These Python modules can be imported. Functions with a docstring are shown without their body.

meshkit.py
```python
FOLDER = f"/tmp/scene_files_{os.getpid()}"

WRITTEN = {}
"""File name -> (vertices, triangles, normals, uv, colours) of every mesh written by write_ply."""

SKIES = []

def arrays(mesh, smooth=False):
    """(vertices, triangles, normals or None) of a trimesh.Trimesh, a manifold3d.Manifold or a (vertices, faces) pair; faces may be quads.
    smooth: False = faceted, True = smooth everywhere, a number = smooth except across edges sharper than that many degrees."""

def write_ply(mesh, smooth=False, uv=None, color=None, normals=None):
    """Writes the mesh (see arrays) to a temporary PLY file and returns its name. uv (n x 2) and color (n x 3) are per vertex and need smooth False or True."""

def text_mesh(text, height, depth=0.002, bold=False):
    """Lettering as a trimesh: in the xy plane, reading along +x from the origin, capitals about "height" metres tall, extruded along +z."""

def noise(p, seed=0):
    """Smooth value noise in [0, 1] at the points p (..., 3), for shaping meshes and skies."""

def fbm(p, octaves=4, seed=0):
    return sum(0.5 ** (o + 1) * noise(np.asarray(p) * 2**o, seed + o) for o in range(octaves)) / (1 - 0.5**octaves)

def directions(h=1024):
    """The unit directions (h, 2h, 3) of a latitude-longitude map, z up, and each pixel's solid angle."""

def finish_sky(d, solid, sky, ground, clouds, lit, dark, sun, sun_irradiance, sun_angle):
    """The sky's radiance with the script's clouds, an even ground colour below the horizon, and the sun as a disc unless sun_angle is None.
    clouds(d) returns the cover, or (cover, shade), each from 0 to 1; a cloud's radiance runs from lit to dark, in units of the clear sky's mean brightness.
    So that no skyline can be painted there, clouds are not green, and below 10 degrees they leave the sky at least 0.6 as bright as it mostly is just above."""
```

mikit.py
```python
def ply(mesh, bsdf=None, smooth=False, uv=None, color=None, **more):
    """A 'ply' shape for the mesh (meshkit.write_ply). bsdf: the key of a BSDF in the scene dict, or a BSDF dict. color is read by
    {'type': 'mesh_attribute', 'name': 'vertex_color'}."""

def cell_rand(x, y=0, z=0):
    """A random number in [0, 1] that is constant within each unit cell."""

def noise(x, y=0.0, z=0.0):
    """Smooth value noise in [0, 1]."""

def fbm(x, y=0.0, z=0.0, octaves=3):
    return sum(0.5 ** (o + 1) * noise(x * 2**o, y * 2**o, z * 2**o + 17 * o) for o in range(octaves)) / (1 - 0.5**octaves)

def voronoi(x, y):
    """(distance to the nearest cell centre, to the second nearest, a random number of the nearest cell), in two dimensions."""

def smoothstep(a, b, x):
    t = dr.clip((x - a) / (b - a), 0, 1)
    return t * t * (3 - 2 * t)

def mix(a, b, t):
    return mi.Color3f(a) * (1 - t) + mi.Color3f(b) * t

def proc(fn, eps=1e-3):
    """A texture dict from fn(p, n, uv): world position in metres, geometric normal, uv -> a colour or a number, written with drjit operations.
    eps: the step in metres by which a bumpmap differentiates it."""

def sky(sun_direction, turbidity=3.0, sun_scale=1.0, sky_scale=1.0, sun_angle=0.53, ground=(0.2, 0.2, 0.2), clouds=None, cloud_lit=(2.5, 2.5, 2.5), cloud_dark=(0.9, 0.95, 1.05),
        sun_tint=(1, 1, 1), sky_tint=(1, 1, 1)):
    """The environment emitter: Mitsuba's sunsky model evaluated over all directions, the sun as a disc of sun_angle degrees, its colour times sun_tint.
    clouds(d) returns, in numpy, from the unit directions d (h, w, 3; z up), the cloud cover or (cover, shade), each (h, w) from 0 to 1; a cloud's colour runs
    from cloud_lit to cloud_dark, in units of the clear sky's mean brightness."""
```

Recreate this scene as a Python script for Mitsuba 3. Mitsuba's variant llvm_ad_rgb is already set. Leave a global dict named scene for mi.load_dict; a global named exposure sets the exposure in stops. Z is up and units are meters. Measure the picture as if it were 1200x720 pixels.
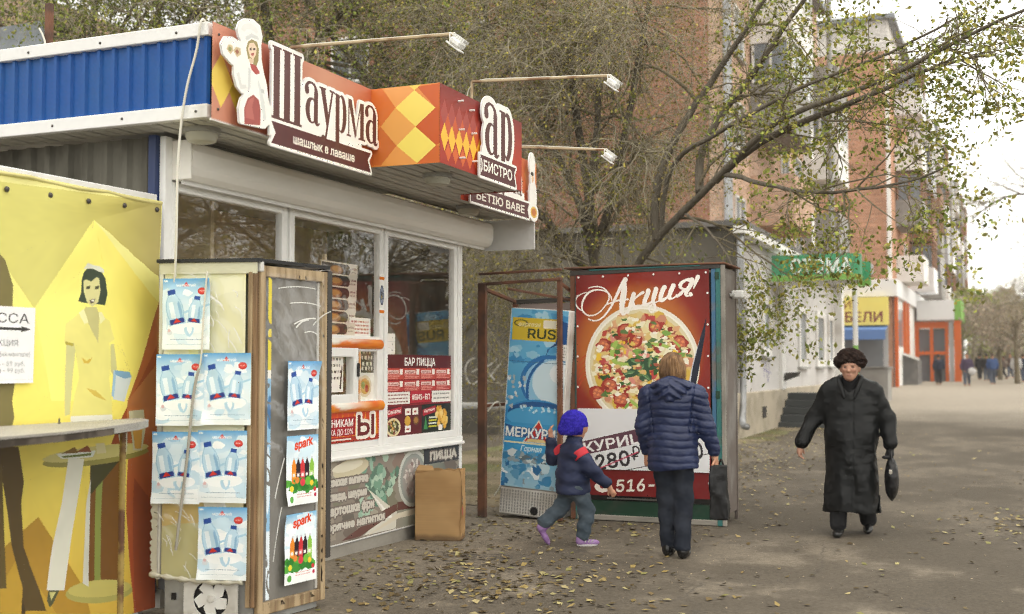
import math
import numpy as np
import trimesh
import mitsuba as mi
import drjit as dr
import mikit
import meshkit
from mikit import noise, fbm, smoothstep, mix, voronoi, cell_rand, proc
from shapely.geometry import Polygon, Point, LineString, box as sbox, MultiPolygon
from shapely.ops import unary_union
from shapely import affinity

T = mi.ScalarTransform4f
# ------------------------------------------------------------------ camera, sky, exposure
# metres; +Y runs along the street, +X towards the carriageway, the camera stands on the pavement at eye height
F_PX, PITCH, YAW, EYE = 1400.0, math.radians(2.862), math.radians(22.826), np.array([0, 0, 1.5])
FWD = np.array([-math.sin(YAW) * math.cos(PITCH), math.cos(YAW) * math.cos(PITCH), math.sin(PITCH)])
RGT = np.array([math.cos(YAW), math.sin(YAW), 0.0])
UPV = np.cross(RGT, FWD)
scene = {'type': 'scene'}
labels = {}
scene['camera'] = {'type': 'thinlens', 'to_world': T().look_at(origin=EYE.tolist(), target=(EYE + FWD).tolist(), up=[0, 0, 1]),
                   'fov': 2 * math.degrees(math.atan(600 / F_PX)), 'fov_axis': 'x', 'aperture_radius': 0.011, 'focus_distance': 8.8,
                   'near_clip': 0.05, 'far_clip': 2000.0}


def overcast(d):
    s = meshkit.fbm(d * np.array([3, 3, 6.0]), 4, 5)
    return np.ones(d.shape[:2]), np.clip(0.9 * (s - 0.35), 0, 1) * 0.5


scene['sky'] = mikit.sky((0.45, -0.35, 1.0), turbidity=4, sun_scale=0.1, sun_angle=80, clouds=overcast,
                         cloud_lit=(2.95, 2.91, 2.76), cloud_dark=(2.5, 2.48, 2.36), ground=(0.16, 0.15, 0.13))
exposure = 2.66


def ray(px, py):
    return FWD * F_PX + RGT * (px - 600) - UPV * (py - 360)


def hit(axis, value, px, py):      # the point of the plane axis = value that stands behind a point of the photograph
    d = ray(px, py)
    return EYE + d * ((value - EYE[axis]) / d[axis])


def on_y(Y, pts): return [tuple(hit(1, Y, *p)[[0, 2]]) for p in pts]   # (x, z) in a plane across the street
def on_x(X, pts): return [tuple(hit(0, X, *p)[[1, 2]]) for p in pts]   # (y, z) in a plane along the street


def lin(c):
    if isinstance(c, str):
        c = [int(c[i:i + 2], 16) / 255 for i in (1, 3, 5)]
    c = np.asarray(c, float)
    return np.where(c <= 0.04045, c / 12.92, ((c + 0.055) / 1.055) ** 2.4)


# ------------------------------------------------------------------ materials
def rgb(c): return {'type': 'rgb', 'value': [float(v) for v in lin(c)]} if isinstance(c, str) else ({'type': 'rgb', 'value': list(map(float, c))} if isinstance(c, (tuple, list, np.ndarray)) else c)


def mat(name, color, rough=0.5, metallic=0.0, spec=0.4, bump=None, bscale=0.002, **kw):
    b = {'type': 'principled', 'base_color': rgb(color), 'roughness': proc(rough) if callable(rough) else rough, 'metallic': metallic, 'specular': spec, **kw}
    if bump is not None:
        b = {'type': 'bumpmap', 'nested': b, 'arbitrary': proc(bump), 'scale': bscale}
    scene['mat_' + name] = {'type': 'twosided', 'bsdf': b}
    return 'mat_' + name


def worn(c, c2, sc=3.0, lo=0.45, hi=0.75, stretch=(1, 1, 1), fine=0.1):
    """A painted or weathered surface: c with patches of c2 and fine grain."""
    a, b = mi.Color3f(*map(float, lin(c) if isinstance(c, str) else c)), mi.Color3f(*map(float, lin(c2) if isinstance(c2, str) else c2))

    def fn(p, n, uv):
        q = fbm(p.x * sc * stretch[0], p.y * sc * stretch[1], p.z * sc * stretch[2], 4)
        g = noise(p.x * 60 * stretch[0], p.y * 60 * stretch[1], p.z * 60 * stretch[2])
        return mix(a, b, smoothstep(lo, hi, q)) * (1 - fine / 2 + fine * g)
    return proc(fn)


vcol = {'type': 'mesh_attribute', 'name': 'vertex_color'}
M_PAPER = mat('print_paper', vcol, 0.55, spec=0.3)
M_VINYL = mat('print_vinyl', vcol, 0.42, spec=0.45)
M_SKIN = mat('skin', vcol, 0.5, spec=0.35)
scene['mat_leaf'] = {'type': 'twosided', 'bsdf': {'type': 'principled', 'base_color': vcol, 'roughness': 0.6, 'specular': 0.25}}
M_LEAF = 'mat_leaf'
M_PVC = mat('white_pvc', worn((0.84, 0.84, 0.81), (0.6, 0.57, 0.5), 1.6, 0.6, 0.95, (1, 1, 0.4), .04), 0.35)
M_TRIM = mat('white_trim', worn((0.74, 0.74, 0.72), (0.45, 0.42, 0.36), 3, 0.58, 0.85, (1, 1, .35), .04), 0.4)
M_BLUE = mat('blue_sheet', worn((0.005, 0.072, 0.29), (0.010, 0.085, 0.27), 2, 0.4, 0.8), 0.42, spec=0.3)
M_DKBLUE = mat('dark_blue_trim', (0.012, 0.03, 0.11), 0.4)
M_GREYCOR = mat('grey_corrugated', worn((0.17, 0.163, 0.135), (0.075, 0.07, 0.056), 2.2, 0.35, 0.75, (3, 3, 0.7)), 0.8, spec=0.12)
M_SOFFIT = mat('soffit', worn((0.46, 0.45, 0.4), (0.36, 0.35, 0.3), 1.5, 0.4, 0.8, (1, 1, 1), .04), 0.5)
M_SHUT = mat('shutter_housing', worn((0.82, 0.8, 0.73), (0.62, 0.59, 0.51), 1.2, 0.6, 0.95, (1, 1, 1), .03), 0.4)
M_INT = mat('interior', worn((0.86, 0.74, 0.52), (0.75, 0.62, 0.4), 1, 0.4, 0.7), 0.6)
M_CONC = mat('concrete', worn((0.32, 0.30, 0.26), (0.17, 0.16, 0.14), 2.2, 0.4, 0.75), 0.85, spec=0.2)
M_RUST = mat('rusty_steel', worn((0.17, 0.075, 0.042), (0.09, 0.05, 0.035), 6, 0.4, 0.7), 0.7, spec=0.3)
M_DKSTEEL = mat('dark_steel', (0.05, 0.045, 0.04), 0.5)
M_BROWNSHEET = mat('brown_sheet', worn((0.13, 0.105, 0.09), (0.2, 0.185, 0.17), 2.5, 0.55, 0.72, (1, 1, 0.6)), 0.5)
M_TEAL = mat('teal_paint', worn((0.035, 0.16, 0.15), (0.08, 0.12, 0.1), 5, 0.5, 0.7), 0.5)
M_BLUEPAINT = mat('faded_blue_paint', worn((0.06, 0.16, 0.28), (0.16, 0.15, 0.14), 5, 0.5, 0.7), 0.5)
M_GREEN = mat('green_paint', worn((0.012, 0.05, 0.028), (0.05, 0.055, 0.04), 5, 0.5, 0.75), 0.5)
M_GREYMET = mat('grey_metal', worn((0.34, 0.34, 0.32), (0.2, 0.19, 0.17), 4, 0.45, 0.75), 0.45)
M_FRIDGE = mat('fridge_white', worn((0.62, 0.61, 0.57), (0.4, 0.37, 0.32), 4, 0.5, 0.8), 0.4)
M_BLACK = mat('black_plastic', (0.012, 0.012, 0.013), 0.4)
M_RUBBER = mat('black_rubber', (0.015, 0.015, 0.016), 0.6)
M_CABLE = mat('white_cable', (0.62, 0.6, 0.52), 0.5)
M_LAMP = mat('lamp_white', (0.75, 0.75, 0.72), 0.4)
M_OPAL = mat('opal_lamp', (0.45, 0.44, 0.36), 0.35)
M_BOLT = mat('bolt', (0.1, 0.09, 0.08), 0.5, 0.6)


def wood_fn(a, b):
    a, b = mi.Color3f(*a), mi.Color3f(*b)

    def fn(p, n, uv):
        g = fbm(p.x * 40, p.y * 40, p.z * 1.6, 3)
        k = noise(p.x * 7, p.y * 7, p.z * 5)
        return mix(a, b, smoothstep(0.35, 0.7, g * 0.7 + k * 0.3))
    return proc(fn)


M_WOOD = mat('bare_wood', wood_fn((0.45, 0.34, 0.20), (0.22, 0.145, 0.075)), 0.55)
M_WOODDK = mat('aged_wood', wood_fn((0.27, 0.16, 0.08), (0.1, 0.06, 0.03)), 0.6)


def terrazzo(p, n, uv):
    v = cell_rand(dr.floor(p.x * 180), dr.floor(p.y * 180), dr.floor(p.z * 180))
    q = fbm(p.x * 5, p.y * 5, p.z * 5, 3)
    return mix(mi.Color3f(0.42, 0.4, 0.36), mi.Color3f(0.2, 0.185, 0.16), v * 0.6 + 0.4 * q)


M_TABLE = mat('speckled_top', proc(terrazzo), 0.5)
M_CHIP = mat('chipboard', worn((0.13, 0.11, 0.09), (0.06, 0.05, 0.04), 12, 0.4, 0.7), 0.9, spec=0.1)


def cardboard(p, n, uv):
    q = fbm(p.x * 3, p.y * 3, p.z * 5, 4)
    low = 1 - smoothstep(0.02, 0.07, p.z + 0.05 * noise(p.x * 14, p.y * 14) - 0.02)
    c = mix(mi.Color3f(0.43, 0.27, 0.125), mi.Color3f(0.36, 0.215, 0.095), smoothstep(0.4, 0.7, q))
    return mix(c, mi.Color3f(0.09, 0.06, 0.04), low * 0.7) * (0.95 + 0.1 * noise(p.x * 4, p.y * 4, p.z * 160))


M_CARD = mat('cardboard', proc(cardboard), 0.8, spec=0.15)


def bark_fn(a, b):
    a, b = mi.Color3f(*a), mi.Color3f(*b)
    return proc(lambda p, n, uv: mix(a, b, fbm(p.x * 22, p.y * 22, p.z * 5, 3)))


M_BARK = mat('bark', bark_fn((0.075, 0.064, 0.048), (0.18, 0.155, 0.12)), 0.9, spec=0.1)
M_TWIG = mat('twig', bark_fn((0.23, 0.2, 0.135), (0.50, 0.45, 0.34)), 0.85, spec=0.1)
M_TWIGDK = mat('dark_twig', bark_fn((0.10, 0.085, 0.055), (0.24, 0.2, 0.135)), 0.85, spec=0.1)
scene['mat_window_glass'] = {'type': 'thindielectric', 'int_ior': 1.52}
scene['mat_film'] = {'type': 'thindielectric', 'int_ior': 1.4}


def brick_fn(c1, c2, mortar):
    c1, c2, mortar = (mi.Color3f(*c) for c in (c1, c2, mortar))

    def fn(p, n, uv):
        u = dr.select(dr.abs(n.x) > 0.7, p.y, p.x)
        row = dr.floor(p.z / 0.077)
        off = 0.5 * (row - 2 * dr.floor(row / 2))
        uu = u / 0.26 + off
        fu, fz = uu - dr.floor(uu), p.z / 0.077 - row
        m = dr.maximum(smoothstep(0.9, 0.97, fu), smoothstep(0.8, 0.92, fz))
        r = cell_rand(dr.floor(uu), row, 7)
        big = fbm(u * 0.35, p.z * 0.35, 3.0, 3)
        c = mix(c1, c2, 0.55 * r + 0.6 * (big - 0.3)) * (0.7 + 0.35 * cell_rand(dr.floor(uu), row, 3) + 0.25 * cell_rand(row, 2, 9))
        stain = smoothstep(0.5, 0.75, fbm(u * 0.5, p.z * 0.18, 8.0, 4))
        return mix(mix(c, mortar, m * 0.9), c1 * 0.55, stain * 0.5)
    return proc(fn)


M_BRICKRED = mat('red_brick', brick_fn((0.25, 0.105, 0.062), (0.35, 0.175, 0.11), (0.32, 0.26, 0.21)), 0.9, spec=0.15)
M_BRICKTAN = mat('weathered_tan_brick', brick_fn((0.46, 0.28, 0.185), (0.52, 0.36, 0.26), (0.48, 0.41, 0.34)), 0.9, spec=0.15)
M_BRICKOR = mat('orange_brick', brick_fn((0.39, 0.185, 0.108), (0.44, 0.245, 0.155), (0.42, 0.32, 0.25)), 0.9, spec=0.15)
M_BRICKWH = mat('white_brick', brick_fn((0.55, 0.53, 0.5), (0.6, 0.58, 0.55), (0.5, 0.47, 0.43)), 0.9, spec=0.15)
M_PLASTER = mat('grey_plaster', worn((0.56, 0.545, 0.53), (0.38, 0.355, 0.335), 0.7, 0.45, 0.8, (1, 1, 0.6)), 0.9, spec=0.15)
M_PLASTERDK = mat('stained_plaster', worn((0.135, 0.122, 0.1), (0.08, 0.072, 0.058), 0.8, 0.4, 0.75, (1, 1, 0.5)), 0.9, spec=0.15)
M_STONE = mat('beige_plinth', worn((0.42, 0.37, 0.29), (0.28, 0.25, 0.19), 1.6, 0.4, 0.75), 0.9, spec=0.15)
M_WHITE = mat('white_paint', worn((0.74, 0.73, 0.7), (0.55, 0.52, 0.48), 1.1, 0.5, 0.8), 0.7, spec=0.2)
M_WHITEPANEL = mat('white_panel', (0.72, 0.72, 0.72), 0.4)
M_GREYPANEL = mat('grey_panel', (0.42, 0.43, 0.44), 0.5)
M_BALC = mat('grey_balcony', worn((0.3, 0.29, 0.27), (0.2, 0.19, 0.18), 1.2, 0.4, 0.75), 0.85, spec=0.2)
M_ORANGE = mat('orange_panel', (0.60, 0.13, 0.025), 0.4)
M_LIME = mat('lime_panel', (0.2, 0.42, 0.08), 0.4)
M_SIGNGREEN = mat('green_sign', (0.06, 0.30, 0.14), 0.4)
M_YELLOW = mat('yellow_sign', (0.75, 0.65, 0.17), 0.45)
M_AWNBLUE = mat('blue_awning', (0.10, 0.19, 0.42), 0.7)
M_TREAD = mat('dark_tread', (0.06, 0.065, 0.065), 0.7)
M_BROWNWOOD = mat('brown_boards', (0.26, 0.13, 0.07), 0.7)
M_DARKGLASS = mat('dark_window', (0.03, 0.035, 0.04), 0.08, spec=0.6)
M_PALEGLASS = mat('pale_window', (0.16, 0.18, 0.2), 0.12, spec=0.6)
M_GREYSTALL = mat('grey_stall', worn((0.12, 0.115, 0.11), (0.17, 0.16, 0.15), 2, 0.4, 0.7), 0.7)
M_ZINC = mat('galvanised_pipe', worn((0.4, 0.41, 0.42), (0.24, 0.24, 0.24), 3, 0.4, 0.75), 0.45, 0.5)
M_ROOF = mat('grey_roof_sheet', worn((0.27, 0.3, 0.33), (0.18, 0.19, 0.2), 2, 0.4, 0.7), 0.6)


# ------------------------------------------------------------------ the tree of things
def numbered(key):
    k, i = key, 0
    while k in scene or k in labels:
        i += 1
        k = '%s_%03d' % (key, i)
    return k



def thing(name, label, cat, group=None):
    key = numbered(name)
    labels[key] = {'label': label, 'category': cat}
    if group: labels[key]['group'] = group
    return key


_used = set()


def part(parent, name, mesh, m, smooth=False, label=None, kind=None, color=None, to_world=None, sd=None):
    base = parent + '__' + name
    key, i = base, 0
    while key in _used:
        i += 1
        key = '%s_%03d' % (base, i)
    _used.add(key)
    d = dict(sd) if sd is not None else mikit.ply(mesh, m, smooth=smooth, color=color)
    if to_world is not None: d['to_world'] = to_world
    scene[key] = d
    if label or kind:
        labels[key] = {}
        if label: labels[key]['label'] = label
        if kind: labels[key]['kind'] = kind
    return key


def single(name, mesh, m, label, cat, group=None, smooth=False, color=None, kind=None, to_world=None):
    key = numbered(name)
    d = mikit.ply(mesh, m, smooth=smooth, color=color)
    if to_world is not None: d['to_world'] = to_world
    scene[key] = d
    labels[key] = {'label': label, 'category': cat}
    if group: labels[key]['group'] = group
    if kind: labels[key]['kind'] = kind
    return key


def struct(name, mesh, m, smooth=False, label=None, color=None, kind='structure'):
    scene[name] = mikit.ply(mesh, m, smooth=smooth, color=color)
    labels[name] = {'kind': kind}
    if label: labels[name]['label'] = label
    return name


# ------------------------------------------------------------------ mesh helpers
def bx(x0, x1, y0, y1, z0, z1, bev=0.0):
    x0, x1, y0, y1, z0, z1 = min(x0, x1), max(x0, x1), min(y0, y1), max(y0, y1), min(z0, z1), max(z0, z1)
    if bev <= 0:
        v = np.array([[x, y, z] for x in (x0, x1) for y in (y0, y1) for z in (z0, z1)], float)
        f = np.array([[0, 1, 3], [0, 3, 2], [4, 6, 7], [4, 7, 5], [0, 4, 5], [0, 5, 1], [2, 3, 7], [2, 7, 6], [0, 2, 6], [0, 6, 4], [1, 5, 7], [1, 7, 3]])
        return trimesh.Trimesh(v, f, process=False)
    b = min(bev, (x1 - x0) * .45, (y1 - y0) * .45, (z1 - z0) * .45)
    pts = []
    for x, sx in ((x0, 1), (x1, -1)):
        for y, sy in ((y0, 1), (y1, -1)):
            for z, sz in ((z0, 1), (z1, -1)):
                pts += [(x, y + sy * b, z + sz * b), (x + sx * b, y, z + sz * b), (x + sx * b, y + sy * b, z)]
    return trimesh.convex.convex_hull(np.array(pts))


def cat(ms):
    ms = [m for m in ms if m is not None]
    V, Fc, o = [], [], 0
    for m in ms:
        V.append(np.asarray(m.vertices)); Fc.append(np.asarray(m.faces) + o); o += len(m.vertices)
    return trimesh.Trimesh(np.vstack(V), np.vstack(Fc), process=False)


def tubes(P, R, s=6, cap=True):
    """P (m, n, 3), R (m, n): m tapering tubes as one mesh."""
    P, R = np.asarray(P, float), np.asarray(R, float)
    if P.ndim == 2: P, R = P[None], np.broadcast_to(R, P.shape[:1])[None] if np.ndim(R) == 0 else np.asarray(R, float)[None]
    m, n = P.shape[:2]
    t = np.gradient(P, axis=1)
    t /= np.maximum(np.linalg.norm(t, axis=2, keepdims=True), 1e-9)
    ax = np.abs((P[:, -1] - P[:, 0]))
    ref = np.eye(3)[np.argmin(ax, axis=1)][:, None, :]
    a = np.cross(t, ref); a /= np.maximum(np.linalg.norm(a, axis=2, keepdims=True), 1e-9)
    b = np.cross(t, a)
    an = np.arange(s) * 2 * np.pi / s
    ring = a[:, :, None] * np.cos(an)[None, None, :, None] + b[:, :, None] * np.sin(an)[None, None, :, None]
    V = (P[:, :, None] + ring * R[:, :, None, None]).reshape(-1, 3)
    i = np.arange(m)[:, None, None] * n * s + np.arange(n - 1)[None, :, None] * s
    j = np.arange(s)[None, None]
    k = (j + 1) % s
    q = np.stack([i + j, i + k, i + s + k, i + s + j], -1).reshape(-1, 4)
    Fc = np.vstack([q[:, [0, 2, 1]], q[:, [0, 3, 2]]])
    if cap and m < 400:
        V = np.vstack([V, P[:, 0], P[:, -1]])
        c0 = m * n * s + np.arange(m)[:, None]; c1 = c0 + m
        b0 = np.arange(m)[:, None] * n * s; b1 = b0 + (n - 1) * s
        jj = np.arange(s)[None]; kk = (jj + 1) % s
        Fc = np.vstack([Fc, np.stack([b0 + jj, b0 + kk, c0 + 0 * jj], -1).reshape(-1, 3), np.stack([b1 + kk, b1 + jj, c1 + 0 * jj], -1).reshape(-1, 3)])
    return trimesh.Trimesh(V, Fc, process=False)


def bar(a, b, w, h=None):
    """A rectangular bar from a to b."""
    a, b = np.asarray(a, float), np.asarray(b, float)
    h = h or w
    d = b - a; L = np.linalg.norm(d); d /= L
    u = np.cross(d, [0, 0, 1.0]) if abs(d[2]) < 0.95 else np.array([1.0, 0, 0])
    u /= np.linalg.norm(u); v = np.cross(u, d)
    m = bx(-w / 2, w / 2, -h / 2, h / 2, 0, L, 0.004)
    M = np.eye(4); M[:3, 0], M[:3, 1], M[:3, 2], M[:3, 3] = u, v, d, a
    m.apply_transform(M)
    return m


def prism(poly, O, U, V, depth, back=0.0):
    """Extrudes a 2D polygon in the plane (O, U, V) along its normal U x V by depth."""
    O, U, V = (np.asarray(x, float) for x in (O, U, V))
    N = np.cross(U, V)
    M = np.eye(4); M[:3, 0], M[:3, 1], M[:3, 2], M[:3, 3] = U, V, N, O + N * back
    gs = list(poly.geoms) if hasattr(poly, 'geoms') else [poly]
    ms = [trimesh.creation.extrude_polygon(g, depth, engine='earcut') for g in gs if g.area > 1e-7]
    m = cat(ms); m.apply_transform(M)
    return m


def lathe(profile, c, s=24):
    r = np.array(profile, float); n = len(r)
    an = np.arange(s) * 2 * np.pi / s
    V = np.stack([r[:, None, 0] * np.cos(an), r[:, None, 0] * np.sin(an), np.repeat(r[:, 1:2], s, 1)], -1).reshape(-1, 3) + np.asarray(c, float)
    i = np.arange(n - 1)[:, None] * s; j = np.arange(s)[None]; k = (j + 1) % s
    q = np.stack([i + j, i + k, i + s + k, i + s + j], -1).reshape(-1, 4)
    return trimesh.Trimesh(V, np.vstack([q[:, [0, 1, 2]], q[:, [0, 2, 3]]]), process=False)


def corrugated(O, U, V, width, height, pitch, depth, flat=0.55, thick=0.004):
    """A trapezoid-profiled sheet: profile along U, extruded along V."""
    n = int(round(width / pitch)); pitch = width / n
    pts = []
    for i in range(n):
        a = i * pitch; f = flat * pitch; s = (1 - flat) * pitch * 0.25; r = (1 - flat) * pitch * 0.5
        pts += [(a, 0), (a + f, 0), (a + f + s, depth), (a + f + s + r, depth)]
    pts.append((width, 0))
    pts = np.array(pts)
    O, U, V = (np.asarray(x, float) for x in (O, U, V)); N = np.cross(U, V)
    front = O + pts[:, :1] * U + pts[:, 1:] * N
    back = front - N * thick
    ring = np.vstack([front, back[::-1]])
    m = len(ring)
    Vv = np.vstack([ring, ring + V * height])
    j = np.arange(m); k = (j + 1) % m
    Fc = np.vstack([np.stack([j, k, k + m], 1), np.stack([j, k + m, j + m], 1)])
    return trimesh.Trimesh(Vv, Fc, process=False)


def resample(P, n):
    P = np.asarray(P, float)
    from scipy.interpolate import CubicSpline
    s = np.r_[0, np.cumsum(np.linalg.norm(np.diff(P, axis=0), axis=1))]
    return CubicSpline(s, P)(np.linspace(0, s[-1], n)) if len(P) > 2 else P[0] + (P[1] - P[0]) * np.linspace(0, 1, n)[:, None]


# ------------------------------------------------------------------ flat prints: polygons of ink on one sheet
_txt = {}


def text(s, bold=True):
    if (s, bold) not in _txt:
        m = meshkit.text_mesh(s, 1.0, 0.1, bold)
        top = m.triangles[(m.face_normals[:, 2] > 0.9)]
        _txt[(s, bold)] = unary_union([Polygon(t[:, :2]).buffer(0.002) for t in top]).simplify(0.004)
    return _txt[(s, bold)]


def fit(s, x0, x1, y0, h, bold=True, shear=0.0, rot=0.0):
    g = text(s, bold)
    a = g.bounds
    capital = text('Н', bold).bounds[3]
    g = affinity.translate(g, -a[0], 0)
    g = affinity.scale(g, (x1 - x0) / (a[2] - a[0]), h / capital, origin=(0, 0))
    if shear: g = affinity.affine_transform(g, [1, shear, 0, 1, 0, 0])
    if rot: g = affinity.rotate(g, rot, origin=(0, 0))
    return affinity.translate(g, x0, y0)


def ell(cx, cy, rx, ry=None, rot=0, n=16):
    e = affinity.scale(Point(0, 0).buffer(1, n), rx, ry or rx)
    if rot: e = affinity.rotate(e, rot, origin=(0, 0))
    return affinity.translate(e, cx, cy)


def stroke(pts, w, n=None):
    if n: pts = resample(np.array(pts, float), n)
    return LineString(pts).buffer(w / 2, 6)


def vstroke(pts, ws, n=30):
    """A pen stroke of changing width."""
    P = resample(np.array(pts, float), n); W = np.interp(np.linspace(0, 1, n), np.linspace(0, 1, len(ws)), ws)
    return unary_union([Point(P[i]).buffer(W[i] / 2, 6).union(Point(P[i + 1]).buffer(W[i + 1] / 2, 6)).convex_hull for i in range(n - 1)])


def blob(cx, cy, r, rng, n=9, k=0.35, sx=1.0, sy=1.0):
    a = np.linspace(0, 2 * np.pi, n, endpoint=False); rr = r * (1 + k * (rng.random(n) - 0.5) * 2)
    return Polygon(np.stack([cx + sx * rr * np.cos(a), cy + sy * rr * np.sin(a)], 1)).buffer(r * 0.2, 3)


def grad(stops, axis=1):
    """colour along u (0) or v (1): stops [(position, colour), ...]"""
    xs = [s[0] for s in stops]; cs = np.array([lin(s[1]) for s in stops])
    return lambda uv: np.stack([np.interp(uv[:, axis], xs, cs[:, k]) for k in range(3)], 1)


class Art:
    def __init__(self): self.items = []

    def add(self, g, c, res=None):
        self.items.append((g, c, res))
        return self

    def clip(self, g):
        self.items = [(p.intersection(g), c, r) for p, c, r in self.items]
        return self

    def build(self, res=None):
        acc, V, Fc, C, o = None, [], [], [], 0
        for g, c, r in reversed(self.items):
            p = g if acc is None else g.difference(acc)
            acc = g if acc is None else acc.union(g)
            for q in (p.geoms if hasattr(p, 'geoms') else [p]):
                if q.geom_type != 'Polygon' or q.area < 2e-8: continue
                v, f = trimesh.creation.triangulate_polygon(q, engine='earcut')
                v = np.asarray(v, float)[:, :2]
                rr = r or res
                if rr:
                    v3, f = trimesh.remesh.subdivide_to_size(np.c_[v, np.zeros(len(v))], f, rr, max_iter=14)
                    v = v3[:, :2]
                V.append(v); Fc.append(np.asarray(f) + o); o += len(v)
                C.append(c(v) if callable(c) else np.repeat(lin(c)[None], len(v), 0))
        V, Fc, C = np.vstack(V), np.vstack(Fc), np.vstack(C)
        # all faces look along +z
        a, b, d = V[Fc[:, 0]], V[Fc[:, 1]], V[Fc[:, 2]]
        fl = np.cross(b - a, d - a) < 0
        Fc[fl] = Fc[fl][:, ::-1]
        return V, Fc, np.clip(C, 0, 1)

    def mesh(self, O=(0, 0, 0), U=(0, 1, 0), V=(0, 0, 1), res=None, disp=None):
        uv, f, c = self.build(res)
        O, U, W = (np.asarray(x, float) for x in (O, U, V)); N = np.cross(U, W)
        P = O + uv[:, :1] * U + uv[:, 1:] * W
        if disp is not None: P = P + N * disp(uv)[:, None]
        return trimesh.Trimesh(P, f, process=False), c


AX, AY, AZ = (1, 0, 0), (0, 1, 0), (0, 0, 1)
# ------------------------------------------------------------------ the setting
def gz(y): return 0.011 * np.clip(np.asarray(y, float) - 25, 0, 115)


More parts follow.
